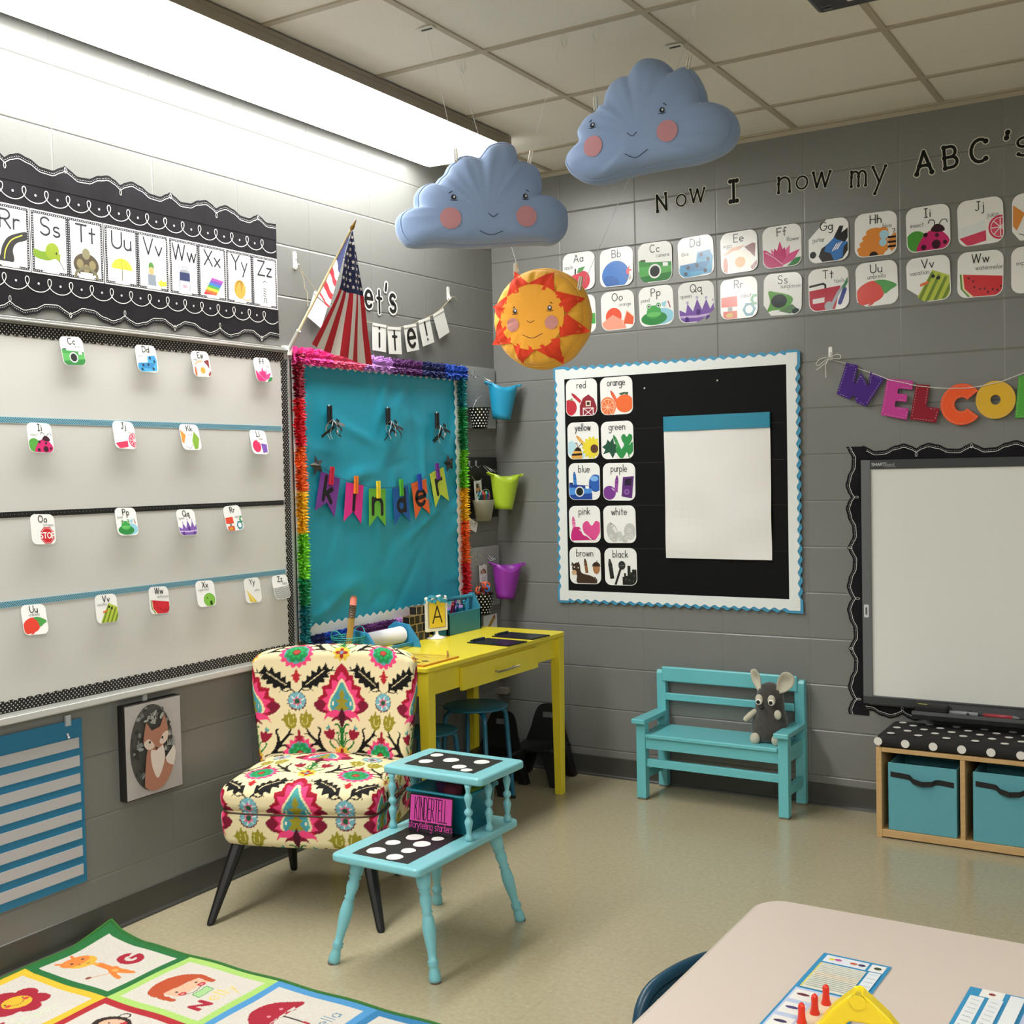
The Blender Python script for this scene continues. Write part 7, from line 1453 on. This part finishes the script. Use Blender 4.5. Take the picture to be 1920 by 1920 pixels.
for x in (.322, .648): g = G(wd.m); g.box(x, x+.018, .002, .29, .036, .35); g.build('divider', t, bevel=.001)
g = G(wd.m); g.box(.022, W_-.022, .0, .29, .006, .036); g.build('base_board', t, bevel=.002); g = G(wd.m); g.box(.022, W_-.022, 0, .3, .35, .368); g.build('top_board', t, bevel=.002)
g = G(M('#1a1510', .8)); g.box(.022, W_-.022, .292, .3, .036, .35); g.build('back_panel', t)
t = thing('bench_cushion', 'black cushion with white polka dots on the birch storage bench', 'cushion', Tr(1.99, -.335, .3685))
Q, F, N = rbox(W_, .305, .05, .02, .012); Q[:, 0] += W_/2; Q[:, 1] += .15; s1 = np.clip(np.minimum(Q[:, 0], W_-Q[:, 0])/.08, 0, 1); s2 = np.clip(np.minimum(Q[:, 1]+.003, .303-Q[:, 1])/.06, 0, 1)
Q[:, 2] += np.where(Q[:, 2] > .025, .006*s1*s2, 0); g = G(noisy('black_canvas', '#111111', '#181818', 30, .8, .3, 300)); g.add([tuple(q) for q in Q], F, None, True)
g.cur = M('#dcdad4', .75); dd = .107
for r in range(6):
    for k in range(-1, 11):
        x = .052+dd*(k+.5*(r % 2))+.01*r*0; y = .035+.052*r
        if .02 < x < W_-.02 and y < .29:
            zz = .0505+.006*min(1, min(x, W_-x)/.08)*min(1, min(y, .3-y)/.06); g.add([(x+.0155*cos(a), y+.0155*sin(a), zz+.0012-.0*(1)) for a in np.linspace(0, 2*PI, 21)[:-1]], [tuple(range(20))])
for k in range(0, 10): x = .006+.1065*k+.004; P = [(x+.0165*cos(a), -.0032, .024+.0165*sin(a)) for a in np.linspace(0, 2*PI, 21)[:-1]]; g.add(P, [tuple(range(20))])
g.build('cushion_pad', t)
fab = noisy('aqua_box_fabric', '#589ba8', '#5ea1ad', 40, .9, .4, 350)
for i, x in enumerate((.046, .368, .694)):
    t = thing('fabric_cube', ['aqua fabric storage cube in the left cubby', 'aqua fabric storage cube in the middle cubby', 'aqua fabric storage cube in the right cubby, outside the photo'][i], 'storage box', Tr(1.99+x, -.33, .0365), 'aqua fabric cubes in the cubbies')
    w_ = .262; g = G(fab); g.box(0, w_, .003, .009, 0, .272); g.box(0, .006, .009, .27, 0, .268); g.box(w_-.006, w_, .009, .27, 0, .268); g.box(.006, w_-.006, .264, .27, 0, .268); g.box(.006, w_-.006, .009, .264, 0, .006); g.build('box_body', t, bevel=.002)
    g = G(M('#101010', .7)); g.add([v for x_, zz, yy in ((.01, .226, .0018), (.07, .222, .0018), (.085, .22, .0005), (.1, .21, -.012), (.135, .203, -.018), (.17, .206, -.012), (.185, .212, .0005), (.2, .213, .0018), (.252, .208, .0018)) for v in ((x_, yy, zz+.0105), (x_, yy, zz-.0105))], [(2*k, 2*k+1, 2*k+3, 2*k+2) for k in range(8)]); 
    sd = g.build('webbing_handle', t); so = sd.modifiers.new('thick', 'SOLIDIFY'); so.thickness = .0018; so.offset = 0

# ================================================ alphabet rug
RX0, RY0, CP = .03, -2.515, .3725
xs_ = np.concatenate([np.arange(RX0, 1.52, .0031), np.arange(1.52, 2.05, .02)]); ys_ = np.concatenate([np.arange(RY0, -3.1, -.0031), np.arange(-3.1, -4.3, -.02)])
XX, YY = np.meshgrid(xs_, ys_); S = Paint(XX.ravel(), YY.ravel(), '#245f2a')
def cell(cx, cy, border, bg='#cbc6bd', hx=.1855, hy=.1605, bw=.027):
    S.p([(cx-hx, cy-hy), (cx+hx, cy-hy), (cx+hx, cy+hy), (cx-hx, cy+hy)], border); S.p([(cx-hx+bw, cy-hy+bw), (cx+hx-bw, cy-hy+bw), (cx+hx-bw, cy+hy-bw), (cx-hx+bw, cy+hy-bw)], bg)
class Loc:
    """cell artwork: local x = world +y, local y = world -x"""
    def __init__(s, cx, cy): s.c = (cx, cy)
    def m(s, P): return [(s.c[0]-y, s.c[1]+x) for x, y in P]
    def p(s, P, c): S.p(s.m(P), c)
    def l(s, P, w, c): S.l(s.m(P), w, c)
    def e(s, x, y, rx, ry, c, **k): s.p(ell(x, y, rx, ry, **k), c)
    def t(s, T_, x, y, h, c, w, wx=1.0):
        k = h/8
        for ch in T_:
            adv, st = glyph(ch)
            for q in st: s.l([(x+a*k*wx, y+b*k) for a, b in q] if len(q) > 1 else [(x+q[0][0]*k*wx, y+q[0][1]*k)]*2, w, c)
            x += (adv+1.6)*k*wx
c0 = RX0+.0065
cells = [[('#1f6a34', 'g'), ('#a3c96a', 'n'), ('#4a8fc4', 'u'), ('#2f78a8', 'i'), ('#d8a82a', '')], [('#dcb52e', 'f'), ('#a8232c', 'm'), ('#2f8a44', ''), ('#dcb52e', ''), ('#4a8fc4', '')], [('#4a8fc4', ''), ('#1f6a34', ''), ('#a8232c', ''), ('#a3c96a', ''), ('#2f8a44', '')], [('#a8232c', ''), ('#dcb52e', ''), ('#4a8fc4', ''), ('#1f6a34', ''), ('#a3c96a', '')], [('#a3c96a', ''), ('#4a8fc4', ''), ('#dcb52e', ''), ('#a8232c', ''), ('#1f6a34', '')]]
for r, row in enumerate(cells):
    for k, (bc, kind) in enumerate(row):
        cx_, cy_ = c0+CP*(k+.5), RY0-.011-.1605-.3235*r; cell(cx_, cy_, bc); A = Loc(cx_, cy_); rd, wt = '#a0182f', '#cbc6bd'
        if kind == 'g':
            A.p(smooth_closed([(-.035, -.04), (-.06, -.11), (-.045, -.112), (-.03, -.075), (-.01, -.12), (.004, -.118), (.0, -.06), (.0, -.03)]), '#d97a2e'); A.l([(-.02, -.04), (-.02, .02)], .026, '#d97a2e'); A.l([(-.02, .02), (-.028, .06)], .014, '#d99a3c'); A.e(-.034, .085, .048, .045, '#d9a93a'); A.e(-.042, .105, .05, .032, '#dd8038'); A.l([(-.075, .12), (-.085, .14)], .013, '#d97a2e'); A.l([(-.03, .125), (-.02, .15)], .011, '#d97a2e'); A.e(-.058, .1, .005, .005, INK); A.e(-.018, .1, .005, .005, INK); A.e(-.05, .074, .004, .004, '#7a3a1e'); A.l([(-.035, .058), (-.022, .06)], .003, INK)
            A.l(smooth_open([(-.045, -.06), (-.075, -.045), (-.1, -.035)]), .004, '#c98a5a'); A.e(-.1, -.03, .01, .008, '#8a4a34'); A.e(-.02, -.055, .009, .012, '#e0a05a')
            P = ell(.062, -.028, .04, .044, 40, 360, n=30)+[(.062, -.028)]+ell(.062, -.028, .018, .02, 360, 60, n=20); A.p(P, rd); A.p([(.06, -.035), (.102, -.035), (.1, -.02), (.06, -.02)], rd); A.t('iraffe', .045, -.122, .034, '#c2d2ae', .0026, .7)
        elif kind == 'n':
            A.p(smooth_closed([(-.09, .045), (-.085, .1), (-.02, .125), (.05, .11), (.085, .06), (.08, .02), (.06, .05), (-.06, .055), (-.07, .02)]), '#b24a26'); A.p([(-.062, .06), (.062, .05), (.062, -.0), (-.06, .005)], '#dfae92'); A.l([(-.085, .05), (-.08, .0)], .02, '#b24a26'); A.l([(.075, .045), (.07, -.005)], .02, '#b24a26')
            for x in (-.035, .04): A.e(x, .032, .0045, .0045, INK); A.e(x, .008, .013, .011, '#b8283a'); A.e(x, .008, .006, .005, '#d88a80')
            A.l(smooth_open([(-.035, .0), (-.005, -.012), (.03, .0)]), .003, INK); A.p([(-.025, -.022), (.035, -.018), (.03, -.052), (-.03, -.055)], '#9fc98a'); A.l([(-.025, -.022), (.035, -.018), (.03, -.052), (-.03, -.055), (-.025, -.022)], .003, '#3f8a4a')
            A.l([(-.085, -.118), (-.085, -.075), (-.045, -.118), (-.045, -.075)], .014, rd); A.t('elly', -.025, -.112, .05, '#dcc268', .005)
        elif kind == 'u':
            A.p(smooth_closed([(-.085, .03), (-.07, .085), (-.02, .12), (.04, .11), (.078, .06), (.085, .02)])+[(.06, .032), (.045, .012), (.02, .03), (.0, .012), (-.025, .03), (-.045, .012), (-.065, .03)], rd); A.e(-.02, .055, .006, .006, '#e08a9a'); A.e(.03, .055, .006, .006, '#e08a9a'); A.l([(.0, .02), (.0, -.055)], .006, '#2a211c'); A.l(smooth_open([(0, -.05), (0, -.075), (-.012, -.088), (-.028, -.08), (-.03, -.066)]), .008, rd)
            A.t('U', -.11, -.118, .05, rd, .012); A.t('mbrella', -.075, -.118, .042, '#3a7a9a', .0036, .95)
        elif kind == 'i': A.t('I', -.06, .04, .07, rd, .014); A.e(.03, -.03, .05, .05, '#8a4a2c')
        elif kind == 'f':
            for q in range(6): a = 2*PI*q/6+.5; A.e(.015+.05*cos(a), .02+.05*sin(a), .042, .036, rd, rot=math.degrees(a))
            A.e(.015, .02, .042, .042, '#dcae2c'); A.l(smooth_open([(-.01, .012), (.012, .002), (.035, .014)]), .0025, INK)
            for x in (-.014, .044): A.e(x, .02, .009, .008, '#c8323a'); A.e(x, .034, .004, .004, INK)
            A.t('F', -.115, -.118, .055, rd, .013); A.t('lower', -.07, -.115, .045, '#c4d6b0', .003)
        elif kind == 'm':
            A.e(.055, .035, .05, .06, '#2c1a14'); A.e(.055, .03, .035, .045, '#dfae92'); A.l(ell(.11, .045, .016, .016, 0, 350, n=14), .005, '#2c1a14'); A.e(.075, .01, .012, .01, '#b8283a'); A.e(.06, .05, .004, .004, INK); A.p(smooth_closed([(.0, .0), (.02, -.03), (.06, -.06), (.05, -.1), (0, -.1), (-.03, -.05)]), '#201410'); A.l(smooth_open([(.05, -.03), (.095, -.06), (.11, -.1)]), .007, '#2c1a14'); [A.l([(.11, -.1), (.11+.018*cos(a), -.1+.018*sin(a))], .005, '#2c1a14') for a in (-2.4, -1.6, -.8, 0)]
            A.t('M', -.115, -.118, .055, rd, .013)
        elif r < 4: A.e(0, .02, .06, .06, ['#a8232c', '#4a8fc4', '#dcb52e', '#2f8a44'][(r+k) % 4]); A.l([(-.04, -.09), (.05, -.09)], .02, rd)
nr, nc = XX.shape; ZZ = .008+np.zeros_like(XX); u = np.clip(1-(XX-RX0)/.16, 0, 1); v = np.clip(1-(RY0-YY)/.17, 0, 1); ZZ += .035*(u*v)**1.3*(.3+.7*np.maximum(u, v)); ZZ += .012*np.clip(1-(XX-RX0)/.05, 0, 1)*np.clip(1-(RY0-YY)/1.2, 0, 1); ZZ += .002*np.sin(XX*23+YY*9)*np.sin(YY*17)
rm = NT('rug_pile'); a_ = rm.n('ShaderNodeAttribute', attribute_name='pattern'); ge = rm.n('ShaderNodeNewGeometry'); nz = rm.n('ShaderNodeTexNoise', {'Vector': ge.outputs['Position'], 'Scale': 260, 'Detail': 3}); hs = rm.n('ShaderNodeMath', {0: nz.outputs[0], 1: .5}, operation='MULTIPLY'); hs2 = rm.n('ShaderNodeMath', {0: hs.outputs[0], 1: .74}, operation='ADD')
vm = rm.n('ShaderNodeVectorMath', {0: a_.outputs['Color']}, operation='SCALE'); rm.t.links.new(hs2.outputs[0], vm.inputs['Scale']); rm.set('Base Color', vm.outputs[0]); rm.set('Roughness', .95); rm.set('Normal', rm.n('ShaderNodeBump', {'Height': nz.outputs[0], 'Strength': .7, 'Distance': .003}).outputs[0])
V = list(zip(XX.ravel(), YY.ravel(), ZZ.ravel())); F = [(i*nc+j, (i+1)*nc+j, (i+1)*nc+j+1, i*nc+j+1) for i in range(nr-1) for j in range(nc-1)]
b = len(V); ring = [j for j in range(nc)]+[i*nc+nc-1 for i in range(1, nr)]+[(nr-1)*nc+j for j in range(nc-2, -1, -1)]+[i*nc for i in range(nr-2, 0, -1)]
Cc = list(S.C); grn = lin('#2a5c22')
for i in ring: V.append((V[i][0], V[i][1], V[i][2]-.0078)); Cc.append(np.array(grn))
m_ = len(ring); F += [(ring[i], ring[(i+1) % m_], b+(i+1) % m_, b+i) for i in range(m_)]
rug = thing('rug', 'childrens alphabet rug with picture squares and a dark green edge', 'rug', Tr(0, 0, 0)); o = colored('rug_pile', V, F, np.array(Cc), rm.m, rug)
g = G(M('#2f6a26', .9)); g.tube([(V[i][0], V[i][1], V[i][2]-.003) for i in ring[::4]], .005, None, 6, closed=True); g.build('edge_binding', rug)

# ================================================ pupils table with activity mats
TH = .56; TX, TY = 2.322, -2.612
t = thing('pupil_table', 'beige laminate pupils table with rounded corner in the foreground', 'table', Tr(TX, TY, 0)); lam = noisy('beige_laminate', '#c9bcb2', '#cfc3b9', 200, .38)
g = G(lam); g.prism(rrect(0, 1.1, -1.3, 0, .055, 10), TH-.028, TH); g.build('tabletop', t)
g = G(M('#c3b7ad', .5)); g.tube([(x, y, TH-.014) for x, y in rrect(0, 1.1, -1.3, 0, .055, 8)], .0135, None, 8, closed=True); g.build('edge_band', t)
for x in (.14, .96):
    for y in (-.14, -1.16): g = G(M('#b4b6b8', .2, .9)); g.tube([(x, y, .02), (x, y, TH-.028)], .016, None, 14); o = g.build('leg', t); g = G(M('#2a2a2a', .6)); g.tube([(x, y, 0), (x, y, .025)], .019, None, 14); g.build('foot_cap', o)
navy = noisy('navy_plastic', '#123c52', '#164560', 5, .32)
t = thing('school_chair', 'dark teal plastic school chair pushed in at the left table side', 'chair', Tr(2.4, -2.925, -.0) @ Rt('Z', -18))
O = smooth_closed([(-.165, .28), (-.17, .36), (-.162, .435), (-.13, .478), (-.07, .494), (0, .498), (.07, .494), (.13, .478), (.162, .435), (.17, .36), (.165, .28)], 3)
# backrest in the y-z plane at local x = -.17, with a hand slot
g = G(navy); g.X = Matrix(((0, -.1, -1, -.105), (-1, 0, 0, 0), (0, 1, 0, 0), (0, 0, 0, 1)))
def cut2(lo, hi, a=-1, b=1): return clip_poly(O, [(a, lo), (b, lo), (b, hi), (a, hi)])
for q in (cut2(.2, .412), cut2(.464, .7), cut2(.412, .464, .115, 1), cut2(.412, .464, -1, -.115)): g.prism(q, -.008, .008)
bo = g.build('backrest', t); g = G(navy); g.X = Matrix(((0, -.1, -1, -.105), (-1, 0, 0, 0), (0, 1, 0, 0), (0, 0, 0, 1))); g.tube([(x, y, 0) for x, y in O], .0125, None, 8, closed=True); g.build('rolled_rim', bo)
Q, F, N = rbox(.36, .34, .02, .009, .02); Q[:, 2] += .315; Q[:, 2] -= .012*np.exp(-(Q[:, 0]/.1)**2-(Q[:, 1]/.1)**2); g = G(navy); g.add([tuple(q) for q in Q], F, None, True); g.build('seat', t)
for sx, sy in ((-1, -1), (1, -1), (-1, 1), (1, 1)): g = G(M('#b4b6b8', .2, .9)); g.tube([(sx*.13, sy*.12, .318), (sx*.15, sy*.13, .15), (sx*.17, sy*.15, .004)], .01, None, 10); g.build('leg', t)
def mat_(name, lb, x, y, w_, l_, rz, fn):
    t = thing(name, lb, 'activity mat', Tr(x, y, TH+.0005) @ Rt('Z', rz), 'printed activity mats on the foreground table'); g = G(); g.rough = .3; g.prism([(0, -l_), (w_, -l_), (w_, 0), (0, 0)], 0, .0015, M('#2f8ec0', .3)); g.z = .0018; fn(g, w_, l_); g.build('printed_sheet', t); return t
def m1f(g, w_, l_):
    R_ = lambda a, b, c, d, col: g.p([(a*w_, -c*l_), (b*w_, -c*l_), (b*w_, -d*l_), (a*w_, -d*l_)], col)
    R_(.07, .7, .02, .11, '#dde2ea'); R_(.74, .95, .02, .11, '#e6e6e2'); g.e(.18*w_, -.065*l_, .006, .005, '#e2d74a'); g.e(.27*w_, -.06*l_, .007, .005, '#c04a9a'); g.e(.5*w_, -.065*l_, .007, .005, '#c8664a'); g.e(.62*w_, -.065*l_, .007, .005, '#3a2f5a'); g.e(.85*w_, -.065*l_, .007, .006, '#3a4a3a')
    R_(.07, .74, .13, .46, '#d8d8cc'); R_(.07, .1, .13, .46, '#d8cf7a')
    for r in range(14):
        g.l([(.12*w_, -(.145+.022*r)*l_), (.73*w_, -(.145+.022*r)*l_)], .0014, '#8fa09a' if r not in (5, 6, 7) else '#c8a07a', cap=False)
    R_(.78, .95, .13, .6, '#dce4ea')
    for r in range(8): g.l([(.8*w_, -(.16+.05*r)*l_), (.93*w_, -(.16+.05*r)*l_)], .0012, '#8f9aa8', cap=False)
    R_(.05, .95, .49, .98, '#b8c6e2')
    for r in range(3): R_(.08, .38, .51+.16*r, .63+.16*r, '#e4e4e0'); g.e(.22*w_, -(.56+.16*r)*l_, .012, .005, ['#6a2a38', '#4a3a7a', '#3a2a5a'][r])
    R_(.42, .92, .51, .96, '#e2cdb0')
mat_('activity_mat', 'printed blue-edged activity mat with red pegs beside the watermark area, left one on the table', 2.519, -2.842, .13, .36, -2.0, m1f)
def m2f(g, w_, l_):
    R_ = lambda a, b, c, d, col: g.p([(a*w_, -c*l_), (b*w_, -c*l_), (b*w_, -d*l_), (a*w_, -d*l_)], col)
    R_(.14, .4, -.0, .09, '#e6e6e2'); g.e(.27*w_, -.045*l_, .006, .005, '#8a2a2a')
    for k, a in enumerate((.05, .26, .47)): R_(a, a+.16, .1 if k < 2 else .03, .95, '#dfe4e6'); [g.l([((a+.03)*w_, -(.14+.05*r)*l_), ((a+.13)*w_, -(.15+.05*r)*l_)], .0014, '#9a9aa0', cap=False) for r in range(16 if k < 2 else 0)]
    R_(.68, .97, .04, .95, '#b8bcd8')
    for r in range(4): R_(.72, .94, .08+.2*r, .22+.2*r, '#d2d4dc'); g.p([(.76*w_, -(.18+.2*r)*l_), (.88*w_, -(.1+.2*r)*l_), (.9*w_, -(.2+.2*r)*l_)], '#26262e')
    g.e(.7*w_, -.36*l_, .006, .006, '#e052a0')
mat_('activity_mat', 'printed blue and white activity mat at the right photo edge of the table', 2.792, -2.862, .15, .36, -2.0, m2f)
for i, (x, y) in enumerate(((2.587, -3.062), (2.5805, -3.107), (2.571, -3.15))):
    g = G(M('#d8321f', .3)); g.lathe([(.0085, 0), (.0088, .004), (.0065, .012), (.0058, .022), (.0062, .03), (.005, .035), (.002, .038)], None, 18)
    tag(g.build('red_peg', mw=Tr(x, y, TH+.0025)), ['red plastic peg farthest up the activity mat', 'red plastic peg between the two others', 'red plastic peg at the bottom photo edge'][i], 'peg', 'red pegs on the activity mat')
t = thing('yellow_toy_stand', 'bright yellow plastic A-shaped toy standing over the activity mat', 'toy', Tr(2.672, -3.165, TH+.0025) @ Rt('Z', 10) @ Matrix.Diagonal((.95, .95, .88, 1))); ylp = M('#ecd01c', .25)
g = G(ylp); g.X = Rt('X', 90)
g.prism([(-.088, 0), (-.05, 0), (-.015, .044), (.014, .044), (.06, 0), (.098, 0), (.05, .062), (.022, .088), (.008, .098), (-.008, .098), (-.02, .088), (-.045, .062)], -.016, .016); g.build('frame', t, bevel=.005, seg=3)
g = G(ylp); g.tube([(0, -.02, .085), (0, .02, .085)], .014, None, 16); g.build('hinge', t); g = G(M('#dcc018', .3)); g.box(-.09, .1, -.03, .03, 0, .004); g.build('base', t, bevel=.0015)
